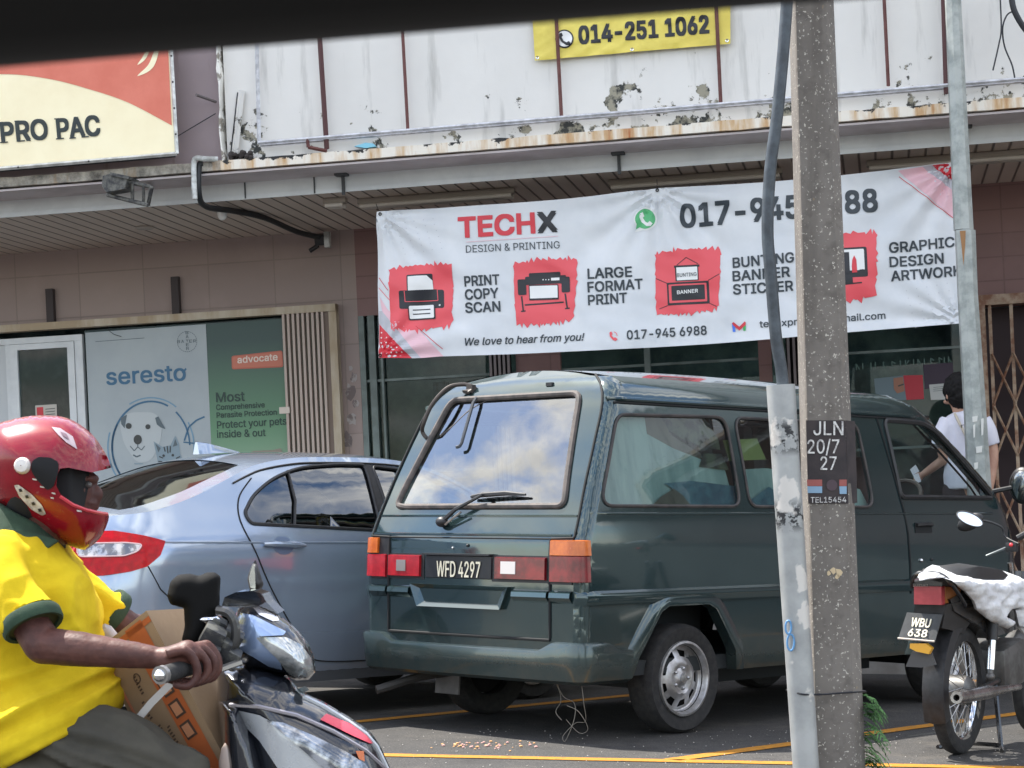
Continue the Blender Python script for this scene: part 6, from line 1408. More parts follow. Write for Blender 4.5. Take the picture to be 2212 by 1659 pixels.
part('cheek_pad', lambda m: m.skin([HH(*p) for p in rnd([(525, 740), (640, 675), (835, 705), (828, 860), (780, 1085), (660, 1050), (540, 960), (500, 850)], 20)], [], lambda a, b: RP(a, b, -.098+.06*sm((a-150)/40)), mat('black_padding', (.010, .010, .011), .9), 6), hl, pre=pR)
part('liner', lambda m: m.ball(RP(82, 1032, 0), (.085, .105, .115), DARK), hl, pre=pR)
part('eyes', lambda m: [m.ball(RP(190, 1047, s*.032), (.010, .012, .008), mat('eye_grey', (.10, .09, .085), .2), n=6) for s in (-1, 1)], RD, pre=pR)
part('trim_edge', lambda m: m.tube([hg(*HH(*p), .003) for p in ((560, 960), (680, 1038), (800, 1085), (900, 1108), (1000, 1124))], .004, mat('red_trim', lin(190, 60, 70), .3), 5), hl, pre=pR)

# ================================================================ scooter
sbp = RP(420, 1500, 0); sbp = V(sbp.x, sbp.y, 0); SCO = thing('scooter', 'black and white scooter ridden past in the foreground with round headlamp and red sticker', 'scooter', T(sbp)); pS = T(-sbp)
SCB = mat('scooter_black', (.012, .014, .02), .2, coat=.8); SCW = mat('scooter_silver_white', (.52, .54, .56), .25, .3, coat=.7, col2=(.44, .46, .48), scale=8); SCBL = mat('silver_blue_panel', lin(150, 172, 208), .25, .5, coat=.6)
SMOKE = glass('smoked_screen', (.30, .29, .28), .08, .05); LENS = mat('clear_headlamp', (.60, .62, .62), .08, .5, coat=1, col2=(.25, .27, .27), scale=14, thr=(.42, .58))
def sp_(dy, yaw=0.0): return lambda a, b, t: RP(a, b, dy+t)
def spart(name, outl, hw, D, mt, dy=0.0, parent=SCO, step=6, r=0, full=None): return part(name, lambda m: pillow(m, rnd(outl, r) if r else outl, hw, D, sp_(dy), mt, step, full=full), parent, pre=pS, sharp=85)
cowl = [(500, 1385), (503, 1345), (514, 1314), (535, 1304), (560, 1305), (585, 1318), (608, 1333), (630, 1349), (649, 1368), (667, 1392), (679, 1420), (682, 1451), (667, 1468), (640, 1470), (618, 1460), (580, 1452), (540, 1448), (510, 1430)]
hc = spart('headlamp_cowl', cowl, .10, 60, SCB)
def con(pts, base, hw, D, e, mt, step=5): return lambda m: m.skin(pts, [], lambda a, b: RP(a, b, -(hw*math.sqrt(max(0, 1-(1-min(1, pdist((a, b), base)/D))**2))+e)), mt, step)
part('side_panel', con(rnd([(504, 1345), (520, 1324), (545, 1328), (618, 1364), (612, 1372), (530, 1376), (506, 1372)], 3), cowl, .10, 60, .004, SCBL), hc, pre=pS)
part('side_panel', con(rnd([(506, 1380), (555, 1372), (598, 1398), (610, 1448), (580, 1440), (548, 1420), (508, 1398)], 3), cowl, .10, 60, .004, SCBL), hc, pre=pS)
part('headlamp', con(rnd([(552, 1377), (618, 1376), (650, 1392), (672, 1420), (677, 1448), (665, 1462), (640, 1465), (622, 1455), (600, 1425), (575, 1400)], 6), cowl, .10, 60, .007, LENS), hc, pre=pS)
part('cowl_highlight', con([(546, 1312), (560, 1310), (600, 1332), (603, 1340), (590, 1342), (560, 1328)], cowl, .10, 60, .003, mat('cowl_glint', (.7, .7, .75), .2, .7)), hc, pre=pS)  # bright patch paints the glints on top of the cowl
part('windshield', lambda m: m.prism([RP(479, 1310, -.07), RP(485, 1290, -.07), (RP(510, 1279, -.08)), RP(545, 1276, -.08), RP(566, 1283, -.07), RP(575, 1300, -.05), RP(600, 1325, -.03), RP(560, 1309, -.07), RP(520, 1312, -.08)], (0, .14, 0), SMOKE), SCO, pre=pS)
spart('phone_holder', rnd([(361, 1288), (368, 1256), (385, 1241), (410, 1239), (430, 1244), (448, 1236), (465, 1236), (477, 1246), (475, 1277), (474, 1322), (453, 1343), (440, 1370), (427, 1395), (413, 1397), (392, 1385), (399, 1354), (397, 1312), (368, 1306)], 6), .035, 26, mat('black_padded_case', (.006, .006, .006), .8, spec=.15), -.10)
smr = spart('mirror', rnd([(552, 1208), (560, 1232), (570, 1263), (562, 1277), (540, 1275), (534, 1250), (541, 1226)], 5), .045, 16, BLACK, .16)
part('mirror_glass', lambda m: m.skin(rnd([(549, 1216), (551, 1240), (552, 1272), (541, 1270), (537, 1250), (543, 1228)], 3), [], lambda a, b: RP(a, b, .105), mat('dull_mirror', (.5, .52, .5), .15, .8), 6), smr, pre=pS)
part('mirror_stem', lambda m: m.tube([RP(556, 1274, .16), RP(566, 1290, .15), RP(574, 1310, .14)], .006, mat('coppery_stem', lin(150, 120, 110), .4, .5), 6), smr, pre=pS)
def ctrl(m):
    ga, gb = RP(352, 1457, -.385), RP(455, 1428, -.205)
    m.tube([gb, RP(500, 1410, -.10), RP(520, 1400, 0), RP(490, 1390, .12), RP(438, 1362, .29)], .014, BLACK, 8)
    for (u, v, dy, r_) in ((460, 1375, -.17, .026), (478, 1395, -.16, .022), (495, 1420, -.15, .024), (455, 1405, -.18, .02), (500, 1380, -.12, .024), (470, 1350, -.12, .018)): m.box(RP(u, v, dy), (r_*1.9, r_*1.6, r_*1.8), mat('grimy_switchgear', lin(48, 50, 52), .5, col2=lin(92, 92, 86), scale=30, thr=(.5, .6)), Rx(20).to_3x3() @ Ry(30).to_3x3(), .006)
    m.tube(spline([RP(470, 1318, -.14), RP(495, 1325, -.15), RP(508, 1352, -.15), RP(506, 1388, -.15), RP(488, 1405, -.15)], 6), .011, mat('cable_sheath', (.03, .03, .03), .35, coat=.5), 8)
    m.tube([RP(430, 1452, -.21), RP(470, 1448, -.19), RP(520, 1430, -.16)], .008, mat('brake_lever_metal', (.35, .34, .33), .3, .8), 6); m.ball(RP(500, 1438, -.16), .010, CHROME, n=6)
    m.ball(RP(452, 1338, -.12), (.028, .02, .01), CHROME, n=8)
part('handlebar', ctrl, SCO, pre=pS)
def grip(m):
    ga, gb = RP(352, 1457, -.385), RP(455, 1428, -.205); d = (gb-ga).normalized(); m.tube([ga, gb], .0185, RUBBER, 14); m.tube([ga-d*.012, ga+d*.0], .020, mat('grip_end', (.30, .29, .28), .35, .7), 12); m.ball(ga-d*.012, .014, CHROME, n=6)
part('throttle_grip', grip, SCO, pre=pS)
body_o = [(470, 1440), (560, 1440), (622, 1462), (650, 1494), (700, 1516), (768, 1557), (802, 1582), (822, 1612), (852, 1680), (870, 1760), (800, 1900), (560, 1900), (520, 1700), (500, 1600), (470, 1520)]
fb = spart('front_body', rnd(body_o, 8), .17, 110, SCB, 0, step=9)
def fcon(pts, e, mt, step=8, r=2): return con(rnd(pts, r), body_o, .17, 110, e, mt, step)
part('white_panel', fcon([(497, 1531), (560, 1545), (620, 1578), (690, 1625), (770, 1690), (640, 1720), (600, 1660), (560, 1600), (520, 1560)], .006, SCW), fb, pre=pS)
part('side_line', lambda m: m.tube([RP(u, v, -(.17*math.sqrt(max(0, 1-(1-min(1, pdist((u, v), body_o)/110))**2))+.006)) for u, v in ((497, 1523), (560, 1527), (640, 1545), (720, 1580), (790, 1622), (840, 1668))], .005, mat('grey_pinstripe', (.35, .33, .36), .3, .5), 6), fb, pre=pS)
def edge_line(m): m.tube([RP(u, v, -(.17*math.sqrt(max(0, 1-(1-min(1, pdist((u, v), body_o)/110))**2))+.004)) for u, v in ((655, 1505), (700, 1527), (750, 1558), (790, 1586), (812, 1612), (836, 1662))], .006, SCW, 6)
part('edge_line', edge_line, fb, pre=pS)
part('indicator_lens', fcon([(575, 1556), (612, 1561), (680, 1590), (745, 1622), (790, 1650), (812, 1690), (740, 1700), (690, 1652), (630, 1600)], .010, mat('indicator_lens', (.42, .44, .48), .1, .4, coat=1, col2=(.10, .11, .13), scale=22, thr=(.42, .56))), fb, pre=pS)
part('amber_glint', fcon([(768, 1622), (786, 1622), (788, 1645), (776, 1640)], .013, LAMB, 6), fb, pre=pS)  # small amber patch paints an orange glint on the indicator
part('red_sticker', fcon([(705, 1541), (768, 1568), (812, 1604), (800, 1606), (760, 1588), (692, 1554)], .006, mat('red_sticker', lin(206, 64, 82), .4)), fb, pre=pS)
part('number_sticker', fcon([(638, 1490), (660, 1482), (668, 1490), (648, 1500)], .006, mat('pale_sticker', lin(176, 186, 188), .4), 6, 1), fb, pre=pS)
spart('leg_shield', rnd([(470, 1510), (520, 1520), (560, 1600), (590, 1700), (560, 1900), (500, 1900)], 8), .20, 40, SCB)
part('seat', lambda m: m.loft([[RP(u, v, 0)+V(0, y, z) for y, z in ((-.13, -.07), (-.14, .0), (0, .015), (.14, 0), (.13, -.07))] for u, v in ((-420, 1640), (-200, 1640), (0, 1655), (180, 1690))], mat('scooter_seat', (.03, .03, .03), .6)), SCO, pre=pS)
def floor(m): m.prism([RP(180, 2050, -.15), RP(520, 2050, -.15), RP(520, 2080, -.15), RP(180, 2100, -.15)], (0, .30, 0), BLACK); m.prism([RP(-420, 1665, -.12), RP(180, 1700, -.12), RP(200, 2080, -.12), RP(-100, 2050, -.12), RP(-380, 1900, -.12)], (0, .24, 0), SCB)
part('underframe', floor, SCO, pre=pS)
for u_, nm in ((820, 'wheel'), (-330, 'wheel')):
    c = RP(u_, 1500, 0)
    t = part(nm, lambda m: m.lathe([(.20, -.04), (.25, -.05), (.275, -.03), (.28, 0), (.275, .03), (.25, .05), (.20, .04)], (c.x, c.y, .28), (0, 1, 0), RUBBER, 40, True), SCO, pre=pS)
    part('rim', lambda m: m.lathe([(.21, -.03), (.20, -.035), (.06, -.02), (.04, -.05), (.04, .05), (.06, .02), (.20, .035), (.21, .03)], (c.x, c.y, .28), (0, 1, 0), SILV, 30), t, pre=pS)
part('fork', lambda m: [m.tube([RP(640, 1600, s*.07), V(RP(820, 1, 0).x, RY+s*.07, .28)], .018, STEEL) for s in (-1, 1)], SCO, pre=pS)
# --- cardboard box between the knees
A0 = RP(316, 1319, -.06); e1 = (RP(480, 1627, -.02)-A0); e2 = RP(214, 1403, .08)-A0; e2 = V(e2.x, .10, e2.z); e3 = RP(412, 1314, .16)-A0
bx_ = thing('cardboard_box', 'brown carton with orange stripe standing tilted between the rider and the scooter front', 'cardboard box', T(A0)); CARD = mat('brown_cardboard', lin(178, 150, 118), .8, col2=lin(166, 138, 108), scale=4, bump=.15, bscale=30); CARD2 = mat('shaded_kraft', lin(160, 138, 112), .85, col2=lin(146, 124, 100), scale=4)
def cbox(m):
    P = [V(0, 0, 0), e2, e2+e1*1.12, e1*1.12]; Q = [p+e3 for p in P]; m.add(P+Q, [(0, 1, 2, 3), (4, 5, 6, 7), (0, 4, 5, 1), (3, 2, 6, 7), (1, 5, 6, 2), (0, 3, 7, 4)], CARD)
part('carton', cbox, bx_)
nf = e1.cross(e2).normalized(); nf = nf if nf.y < 0 else -nf
def bf(off): return lambda a, b: e2*a+e1*b+nf*off      # a: across (0 at the near edge), b: down
ORS = mat('orange_print', lin(206, 112, 62), .6, col2=lin(194, 104, 58), scale=12); PRN = mat('dark_carton_print', lin(92, 72, 60), .7); PNK = mat('worn_red_print', lin(206, 130, 100), .7)
def bprint(m):
    f_ = bf(.0015); flat(m, [(.14, .02), (.44, .02), (.40, 1.10), (.10, 1.10)], f_, ORS); flat(m, [(0.0, .035), (.98, .03), (.98, .07), (0, .07)], f_, ORS); flat(m, [(.90, .08), (.94, .08), (.94, .95), (.90, .95)], f_, PNK)
    for k, b in enumerate((.40, .55, .70)): flat(m, [(.20, b), (.38, b), (.36, b+.11), (.18, b+.11)], bf(.003), PRN); flat(m, [(.23, b+.015), (.35, b+.015), (.34, b+.095), (.21, b+.095)], bf(.0045), mat('peach_print', lin(216, 150, 110), .7))
    rr = random.Random(5)
    for b, a in ((.28, .62), (.44, .70), (.62, .64), (.66, .52), (.74, .72), (.80, .60), (.88, .55)):
        for k in range(6): a_ = a+rr.uniform(-.01, .01); b_ = b+k*.022; flat(m, [(a_, b_), (a_+.05, b_+.002), (a_+.05, b_+.013), (a_, b_+.011)], f_, PRN)
    m.tube([f_(.62+.05*math.cos(t), .30+.03*math.sin(t)) for t in [k*PI/6 for k in range(12)]], .0012, PRN, 4, True); flat(m, [(.50, .80), (.80, .76), (.82, .84), (.55, .90)], f_, PNK)
part('print', bprint, bx_)
def strap(m):
    q = [RP(287, 1568, -.09)-A0, RP(330, 1516, -.10)-A0, RP(384, 1462, -.11)-A0, RP(410, 1448, -.06)-A0]; w_ = V(.0062, 0, -.0054)
    m.loft([[p-w_+nf*.006, p+w_+nf*.006, p+w_+nf*.004, p-w_+nf*.004] for p in q], mat('grey_strap', lin(190, 186, 182), .7))
m = MB(); strap(m); tag(m.build('strap', M=T(A0)), 'pale grey strap stretched across the tilted carton', 'strap')
m = MB(); P = [RP(205, 1358, .12), RP(228, 1348, .12), RP(262, 1380, .12), RP(262, 1396, .12), RP(214, 1400, .12)]; c_ = RP(235, 1375, .12); pillow(m, [(203, 1360), (226, 1347), (240, 1352), (268, 1385), (262, 1396), (210, 1402)], .03, 14, lambda a, b, t: RP(a, b, .12+t), mat('grey_bag', lin(160, 158, 162), .5), 6); tag(m.build('pouch', M=T(c_), pre=T(-c_)), 'small light grey pouch between the rider belly and the carton', 'pouch')
m = MB(); c_ = RP(508, 1645, -.12); m.lathe([(.001, 0), (.034, 0), (.036, .02), (.036, .16), (.030, .19), (.014, .215), (.012, .24), (.001, .24)], V(0, 0, -.16), (0, 0, 1), mat('pale_bottle', lin(178, 162, 152), .35), 20)
for k in range(4): m.lathe([(.0368, .02+k*.035), (.0375, .024+k*.035), (.0368, .028+k*.035)], V(0, 0, -.16), (0, 0, 1), MUD, 20)
tag(m.build('bottle', M=T(c_)), 'pale ribbed bottle standing behind the scooter leg shield', 'bottle')
# ================================================================ person in white by the shop
PY = 15.05
def PP(u, v, dy=0.0): return ray(u, v, PY+dy)
pb0 = PP(2085, 1100, 0); wz = (B @ V((Bi @ pb0).x, (Bi @ pb0).y, Z_FL)).z; pb0.z = wz
P2 = thing('person', 'black haired person in a white T shirt seen from behind on the shop walkway', 'person', T(pb0)); p2 = T(-pb0)
SK2 = mat('tan_skin', lin(190, 150, 128), .5, col2=lin(176, 134, 114), scale=10); TSH = mat('white_tshirt', (.70, .69, .75), .85, col2=(.64, .63, .70), scale=5); HAIR = mat('black_hair', (.010, .009, .009), .75, spec=.2, bump=.6, bscale=120, dist=.006, stretch=(1, 1, .3))
def pbody(m):
    m.ball(PP(2066, 846), (.082, .095, .118), SK2); limb(m, [PP(2068, 865), PP(2082, 905)], [.058, .062], SK2); m.ball(PP(2046, 868, .05), (.03, .03, .02), SK2, n=6); m.ball(PP(2047, 856, -.045), (.016, .012, .026), SK2, n=6)
    m.ball(PP(2088, 960), (.16, .10, .20), SK2); m.ball(PP(2085, 1040), (.14, .10, .16), SK2)
    limb(m, [PP(2044, 922), PP(2036, 965, -.02), PP(2040, 992, -.02)], [.05, .042, .038], SK2); limb(m, [PP(2040, 992, -.02), PP(2015, 1010, .04), PP(1992, 1026, .10)], [.038, .033, .024], SK2)
    m.ball(PP(1984, 1032, .12), (.035, .03, .028), SK2, n=8)
    for k in range(4): q = spline([PP(1983, 1028+k*3.2, .12), PP(1976, 1031+k*3.4, .14), PP(1975, 1036+k*3, .12)], 3); m.tube(q, .0085, SK2, 7); m.ball(q[-1], .0085, SK2, n=5)
    m.tube(spline([PP(1988, 1026, .11), PP(1981, 1020, .11), PP(1977, 1022, .12)], 3), .010, SK2, 7)
    limb(m, [PP(2128, 925), PP(2143, 965), PP(2146, 995)], [.05, .042, .037], SK2); limb(m, [PP(2146, 995), PP(2140, 1040), PP(2134, 1075)], [.037, .032, .022], SK2); m.ball(PP(2132, 1090), (.025, .035, .045), SK2, n=8)
    for s in (-1, 1): limb(m, [PP(2085+s*22, 1070), PP(2085+s*26, 1180)], [.085, .06], SK2); limb(m, [PP(2085+s*26, 1180), V(PP(2085+s*28, 1, 0).x, PY, wz+.08)], [.058, .04], SK2); limb(m, [V(PP(2085+s*28, 1, 0).x, PY, wz+.05), V(PP(2085+s*28, 1, 0).x-.03, PY+.16, wz+.035)], [.045, .035], SK2)
m = MB(); pbody(m); remeshed('body', m, .008, P2, p2, 2, mt=SK2)
def pr_(l_, r_, dep, n=20): A, Bq = PP(*l_), PP(*r_); c = (A+Bq)/2; a = (A-Bq)/2; return [c+a*math.cos(t)+V(0, dep*math.sin(t), 0) for t in [2*PI*k/n for k in range(n)]]
def tsh(m):
    m.loft([pr_((2062, 888), (2106, 888), .075), pr_((2044, 899), (2124, 899), .11), pr_((2036, 918), (2134, 918), .125), pr_((2040, 960), (2128, 960), .13), pr_((2042, 1000), (2128, 1000), .125), pr_((2038, 1030), (2130, 1030), .13), pr_((2039, 1056), (2131, 1056), .135)], TSH)
    m.tube([PP(2050, 908), PP(2036, 940, -.01), PP(2030, 970, -.02)], [.07, .068, .064], TSH, 14); m.tube([PP(2120, 908), PP(2136, 935), PP(2144, 962)], [.07, .066, .062], TSH, 14)
m = MB(); tsh(m); remeshed('t_shirt', m, .0095, P2, p2, 3, lambda p, n_: noise.noise(V(p.x*9, p.y*9, p.z*5))*.010+noise.noise(V(p.x*22, p.y*20, p.z*6))*.005, TSH)
part('sleeve_band', lambda m: m.tube([PP(2031, 962, -.02), PP(2029.5, 969, -.02)], .067, MUD, 18, caps=False), P2, pre=p2)
m = MB(); m.ball(PP(2068, 840, -.015), (.100, .110, .120), HAIR); m.ball(PP(2074, 858, -.03), (.088, .095, .085), HAIR); remeshed('hair', m, .007, P2, p2, 2, lambda p, n_: abs(noise.noise(V(p.x*40, p.y*40, p.z*25)))*.016, HAIR)
def ptr(m):
    for s in (-1, 1): limb(m, [PP(2085+s*20, 1058), PP(2085+s*26, 1180), V(PP(2085+s*28, 1, 0).x, PY, wz+.10)], [.10, .08, .065], INK)
m = MB(); ptr(m); remeshed('trousers', m, .012, P2, p2, 2, mt=mat('black_trousers', (.02, .02, .022), .85))
part('shoulder_strap', lambda m: (m.tube([PP(2062, 893, -.09), PP(2078, 925, -.145), PP(2096, 960, -.15)], .012, mat('beige_strap', lin(188, 178, 160), .8), 4), m.tube([PP(2076, 919, -.15), PP(2086, 917, -.15), PP(2090, 929, -.152), PP(2080, 932, -.15)], .004, INK, 5, True)), P2, pre=p2)
m = MB(); c_ = PP(1977, 1022, .08); m.prism([PP(1966, 1014, .1), PP(1978, 1004, .1), PP(1986, 1018, .1), PP(1972, 1026, .1)], (0, .003, 0), mat('sheet_paper', (.72, .72, .76), .6)); m.prism([PP(1972, 1026, .09), PP(1984, 1022, .09), PP(1990, 1040, .09), PP(1980, 1044, .09)], (0, .003, 0), mat('sheet_paper', (.7, .7, .7))); tag(m.build('paper', M=T(c_), pre=T(-c_)), 'crumpled white paper in the left hand of the person in white', 'paper')
# ================================================================ poles
def polemat():
    g = NG('speckled_concrete', .85); a = g.noise(85, 2, .5); b = g.noise(2.5, 7); c3 = g.noise(17, 5); g4 = g.noise(9, 8, .7, st=(1, 1, .5))
    c = g.mix(g.ramp(b, .3, .7), lin(126, 120, 113), lin(98, 92, 86)); c = g.mix(g.math('MULTIPLY', g.ramp(c3, .52, .68), .5), c, lin(80, 74, 68)); c = g.mix(g.ramp(a, .64, .70), c, lin(190, 184, 172))
    st_ = g.noise(7, 6, .6, st=(1, 1, .08)); c = g.mix(g.math('MULTIPLY', g.ramp(st_, .50, .66), .5), c, lin(74, 68, 62))
    c = g.mix(g.math('MULTIPLY', g.ramp(g4, .62, .66), .6), c, lin(150, 128, 96)); g.col(c); g.bump(c3, .5, .006); return g.m
CONC = polemat(); PLY = 8.6
def PL(u, v, dy=0.0): return ray(u, v, PLY+dy)
q0 = PL(1818, 1734); q0.z = 0; CP = thing('utility_pole', 'speckled grey concrete utility pole with a black painted street number band', 'utility pole', T(q0)); cp = T(-q0)
def pole_sec(v):
    t = v/1659; L_ = lerp(1716, 1763, t); Rr = lerp(1805, 1874, t); f_ = (Rr-L_)/512; w_ = f_
    a = PL(L_, v).x; b = PL(Rr, v).x; z = PL(0, v).z; ch = w_*.17; d = w_*1.0
    return [V(a, PLY+.006, z), V(a+.004, PLY-.006, z), V(b-ch-.012, PLY-.006, z), V(b-ch, PLY+.006, z), V(b-ch*.5, PLY+.022, z), V(b-ch*.35, PLY+.03, z), V(b, PLY+.05, z), V(b, PLY+d, z), V(a, PLY+d, z)]
part('shaft', lambda m: m.loft([pole_sec(v) for v in (-500, -200, 0, 300, 600, 900, 1200, 1500, 1734)], CONC, smooth=False), CP, pre=cp)
NB = -.012
def nfn(off): return lambda u, v: PL(u, v, NB-off)
BANDM = mat('black_band_paint', lin(42, 36, 38), .7, col2=lin(58, 50, 50), scale=12); HW = mat('hand_painted_white', lin(214, 212, 208), .7, col2=lin(150, 146, 144), scale=60, thr=(.45, .62))
def band(m):
    rr = random.Random(2); P = [(1741+rr.uniform(-.5, 1.5), lerp(908, 1088, k/12)+0) for k in range(13)]; Q = [(lerp(1826, 1834, k/12), lerp(1088, 908, 0)+lerp(0, -180, k/12)) for k in range(13)]
    flat(m, [(1741, 908), (1826, 908), (1833, 1088), (1746, 1088)], nfn(-.002), BANDM)
    flat(m, [(1826.5, 908), (1847, 910), (1852, 1086), (1833.5, 1088)], lambda u, v: PL(u, v, NB+.008+(u-1826)*.0022), BANDM)
bnd = part('number_band', band, CP, pre=cp)
def ntext(m):
    f_ = nfn(.002); write(m, 'JLN', (1757, 940), (1822, 940), 30, f_, HW, .01, .0); write(m, '20/7', (1744, 980), (1813, 979), 30, f_, HW, .012, 0); write(m, '27', (1772, 1015), (1807, 1015), 29, f_, HW, .012, 0); write(m, 'TEL15454', (1751, 1086), (1828, 1085), 12, f_, HW, .01, 0)
part('painted_characters', ntext, bnd, pre=cp)
def flags(m):
    f_ = nfn(.001); rd = mat('faded_red_paint', lin(150, 84, 78), .7); bl = mat('faded_blue_paint', lin(128, 158, 182), .7)
    flat(m, [(1743, 1036), (1776, 1036), (1776, 1050), (1744, 1050)], f_, rd); flat(m, [(1744, 1050.5), (1776, 1050.5), (1776, 1065), (1745, 1065)], f_, bl); flat(m, [(1813, 1036), (1829, 1036), (1829, 1050), (1813, 1050)], f_, rd); flat(m, [(1813, 1050.5), (1829, 1050.5), (1829, 1067), (1814, 1067)], f_, bl)
    flat(m, circ((1797, 1048), 12, 16), f_, mat('dark_emblem_paint', lin(74, 60, 66), .7))
part('painted_flags', flags, bnd, pre=cp)
part('stain', lambda m: [flat(m, [(u+r*random.uniform(.5, 1.1)*math.cos(t*.8), v+r*random.uniform(.5, 1.1)*math.sin(t*.8)) for t in range(8)], nfn(-.0025), mat('glue_residue', lin(196, 176, 142), .8)) for u, v, r in ((1800, 1232, 9), (1812, 1236, 10), (1790, 1238, 6), (1808, 1246, 6))], CP, pre=cp)
GALV = mat('galvanised_steel', lin(172, 176, 178), .5, .35, col2=lin(140, 150, 156), scale=16, bump=.1, bscale=40)
def galv2():
    g = NG('stickered_galvanised_pipe', .5, .3); n = g.noise(26, 7, .7, st=(1, 1, 1)); b = g.noise(5, 5); z1 = g.z
    c = g.mix(g.ramp(b, .35, .7), lin(172, 173, 171), lin(140, 142, 141))
    bands = g.math('ADD', g.math('MULTIPLY', g.ramp(z1, 1.46, 1.50), g.ramp(z1, 1.62, 1.58)), g.math('MULTIPLY', g.ramp(z1, 1.14, 1.18), g.ramp(z1, 1.28, 1.24)))
    c = g.mix(g.math('MULTIPLY', g.ramp(n, .50, .54), bands), c, lin(44, 44, 46)); pk = g.noise(7, 4, .5, off=(4, 0, 2)); c = g.mix(g.math('MULTIPLY', g.ramp(pk, .60, .63), .7), c, lin(214, 208, 200))
    g.col(c); return g.m
GV2 = galv2()
g0 = PL(1742, 1740, -.05); g0.z = 0; GP = thing('steel_pipe', 'galvanised steel conduit pipe strapped beside the concrete pole with torn stickers and a black cable', 'pipe', T(g0)); gp = T(-g0)
def pline(v): t = (v-828)/(1659-828); return lerp(1686, 1741, t)
part('pipe', lambda m: m.tube([PL(pline(v), v, -.06) for v in (832, 1000, 1200, 1400, 1600, 1735)], [.0605, .0595, .058, .057, .056, .055], GV2, 24), GP, pre=gp)
def cab(m): m.tube(spline([PL(1692, 850, -.06), PL(1688, 800, -.06), PL(1676, 725, -.06), PL(1665, 591, -.06), PL(1658, 497, -.06), PL(1664, 365, -.06), PL(1681, 229, -.06), PL(1700, 0, -.05), PL(1712, -300, -.03)], 6), .0255, mat('black_power_cable', lin(46, 52, 58), .45, col2=lin(70, 78, 84), scale=12), 14)
part('cable', cab, GP, pre=gp)
def eight(m):
    MT = mat('blue_spray_paint', lin(92, 140, 182), .6)
    for c_, r in (((1703, 1355), 9), ((1708, 1388), 11)): m.tube([PL(c_[0]+r*.7*math.cos(a), c_[1]+r*1.6*math.sin(a), -.123+abs(r*.7*math.cos(a))*.0002) for a in [k*PI/9 for k in range(-6, 13)]], .0045, MT, 5)
part('spray_mark', eight, GP, pre=gp)
tw = PL(1790, 1497, -.1); m = MB(); m.tube(spline([PL(1708, 1492, -.06), PL(1735, 1500, -.122), PL(1775, 1500, -.05), PL(1830, 1496, -.02), PL(1864, 1494, .06), PL(1862, 1493, .22), PL(1790, 1490, .25), PL(1706, 1490, .02)], 6, True), .0042, INK, 6); tag(m.build('tie_wire', M=T(tw), pre=T(-tw)), 'dark wire tied round the steel pipe and the concrete pole near the ground', 'wire')
# street lamp post behind the van
LPY = 14.5
def LP2(u, v, dy=0): return ray(u, v, LPY+dy)
l0 = LP2(2120, 1480); l0.z = 0; ST = thing('lamp_post', 'octagonal galvanised lamp post with a rusty joint standing behind the van', 'lamp post', T(l0)); lp = T(-l0)
def oct_(v, L_, R__):
    a, b = LP2(L_, v), LP2(R__, v); c = (a+b)/2; r = (b-a).length/2; return [c+V(r*math.cos(t), r*math.sin(t), 0) for t in [PI/8+k*PI/4 for k in range(8)]]
GV3 = mat('dull_galvanised', lin(168, 172, 168), .55, .2, col2=lin(140, 146, 142), scale=9, bump=.15, bscale=30)
lower = part('shaft', lambda m: m.loft([oct_(v, ip(v, [496, 631, 899, 1500], [2062, 2068, 2082, 2108]), ip(v, [496, 631, 899, 1500], [2107, 2112, 2131, 2172])) for v in (498, 631, 800, 899, 1100, 1480)], GV3, smooth=False), ST, pre=lp)
part('upper_shaft', lambda m: m.loft([oct_(v, ip(v, [-600, 0, 496], [2018, 2041, 2060]), ip(v, [-600, 0, 496], [2046, 2076, 2103])) for v in (-600, -200, 0, 200, 497)], GV3, smooth=False), ST, pre=lp)
part('rust_stain', lambda m: m.skin([(2073, 499), (2086, 498), (2085, 530), (2081, 575), (2077, 530)], [], lambda a, b: LP2(a, b, -.078), mat('rust', lin(150, 112, 76), .9), 9), ST, pre=lp)
part('sticker_scraps', lambda m: [m.skin([(u, v), (u+w_, v-2), (u+w_-1, v+h_), (u+1, v+h_+2)], [], lambda a, b: LP2(a, b, -.088), mat('torn_sticker', lin(206, 206, 200), .7), 9) for u, v, w_, h_ in ((2100, 900, 12, 10), (2102, 918, 5, 26), (2119, 905, 6, 34), (2108, 965, 14, 12), (2104, 1000, 9, 12))], ST, pre=lp)
# loose cables on the upper right
m = MB(); c_ = LP2(2170, 100); m.tube(spline([LP2(2160, -20), LP2(2163, 60), LP2(2158, 95), LP2(2145, 152)], 6), .006, INK, 5); m.tube(spline([LP2(2192, 24), LP2(2176, 32), LP2(2166, 60), LP2(2170, 100), LP2(2186, 140), LP2(2192, 168)], 6), .006, INK, 5); m.tube(spline([LP2(2184, -20), LP2(2190, 20), LP2(2212, 60), LP2(2240, 90)], 5), .022, INK, 8)
tag(m.build('cable', M=T(c_), pre=T(-c_)), 'thin black cables looping in front of the white wall at the upper right', 'cable')
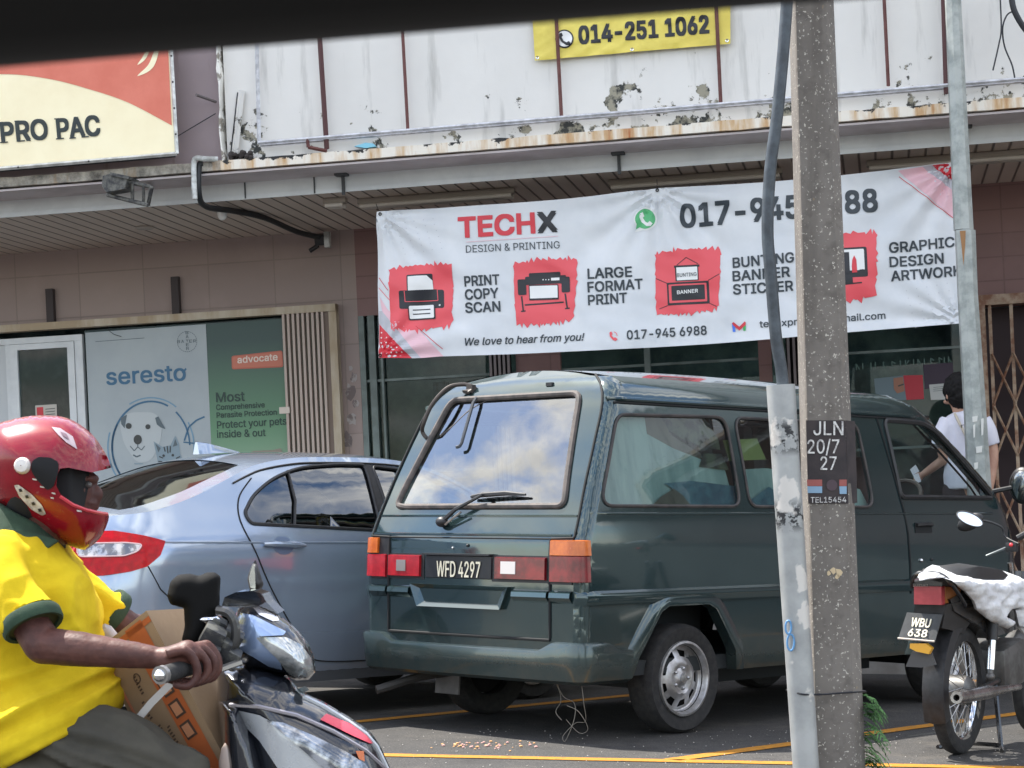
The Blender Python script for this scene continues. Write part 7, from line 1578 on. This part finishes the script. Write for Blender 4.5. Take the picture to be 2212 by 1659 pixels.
# fern at the foot of the pole
FERN = mat('fern_green', lin(92, 138, 74), .6, col2=lin(56, 96, 44), scale=9); m = MB(); fr0 = PL(1872, 1700, .02); fr0.z = 0; rr = random.Random(4)
for k in range(46):
    z0 = rr.uniform(0.02, .46); root = V(fr0.x-.01, fr0.y+rr.uniform(-.02, .12), z0); an = rr.uniform(-.9, .7); ln = rr.uniform(.07, .15)*(1.25-z0); d = V(math.cos(an)*.9, math.sin(an)*.6-.2, rr.uniform(.1, .6)); n = 9; P = []
    for i in range(n): t = i/(n-1); P.append(root+d*ln*t+V(0, 0, -.9*ln*t*t))
    m.tube(P, .0012, FERN, 3)
    for i in range(1, n):
        t = i/(n-1); L_ = ln*.34*math.sin(PI*(.15+.8*t)); dd = (P[i]-P[i-1]).normalized(); s = dd.cross(V(0, 0, 1)).normalized()
        for sg in (-1, 1): q = P[i]; e_ = q+(s*sg*.8+dd*.55+V(0, 0, -.25+rr.uniform(-.2, .2)))*L_; m.add([q-dd*.004, e_, q+dd*.006], [(0, 1, 2)], FERN); m.add([q-dd*.002, q.lerp(e_, .55)+V(0, 0, .004)-dd*.004, e_, q.lerp(e_, .5)+dd*.005], [(0, 1, 2, 3)], FERN)
fo_ = m.build('fern', M=T(fr0), pre=T(-fr0)); tag(fo_, 'small green fern growing at the right foot of the concrete pole', 'fern')
# litter and grit on the asphalt
m = MB(); rr = random.Random(9)
for k in range(230):
    u = rr.uniform(820, 2200); v = rr.uniform(1575, 1657); p = gnd(u, v, .004); r = rr.uniform(.0015, .004); m.ball(p, (r, r, r*.6), mat('pale_grit', lin(196, 190, 182), .8), n=3)
for k in range(60):
    u = rr.gauss(1040, 55); v = rr.gauss(1609, 4); p = gnd(u, v, .006); r = rr.uniform(.004, .011); m.ball(p, (r, r, r*.5), mat('orange_crumb', lin(206, 160, 110), .8) if k % 2 else mat('pink_crumb', lin(206, 160, 150), .8), n=3)
c_ = gnd(1100, 1610); tag(m.build('grit', M=T(c_), pre=T(-c_)), 'pale grit and orange crumbs scattered on the asphalt', 'litter', kind='stuff')
for i, (u, v, w_) in enumerate(((1085, 1528, .06), (2095, 1620, .05), (1080, 1586, .08))):
    pass
# ================================================================ the observer's car window
CW = thing('car_window_frame', 'dark upper frame of the car window the street is seen through', 'window frame', T(0, .5, 1.34)); cw = T(0, -.5, -1.34)
HLN = mat('grey_headliner', (.034, .031, .026), .95, col2=(.026, .024, .02), scale=30); SEAL = mat('black_door_seal', (.004, .004, .0045), .7)
def wf(x, dz, y): return V(x, y, 1.3418+.0786*x-.006*(x/.5)**2+dz)
def seal(m): m.loft([[wf(x, 0, .50), wf(x, .003, .492), wf(x, .014, .483), wf(x, .019, .487), wf(x, .026, .53), wf(x, .004, .525)] for x in [-.8+i*.08 for i in range(21)]], SEAL)
part('door_seal', seal, CW, pre=cw)
def head(m): m.loft([[wf(x, .0185, .486), wf(x, .034, .47), wf(x, .055, .44), wf(x, .075, .36), wf(x, .09, .15), wf(x, .12, -.5), wf(x, .16, -.5), wf(x, .14, .3), wf(x, .05, .53), wf(x, .027, .531)] for x in [-.8+i*.08 for i in range(21)]], HLN)
part('headliner', head, CW, pre=cw)
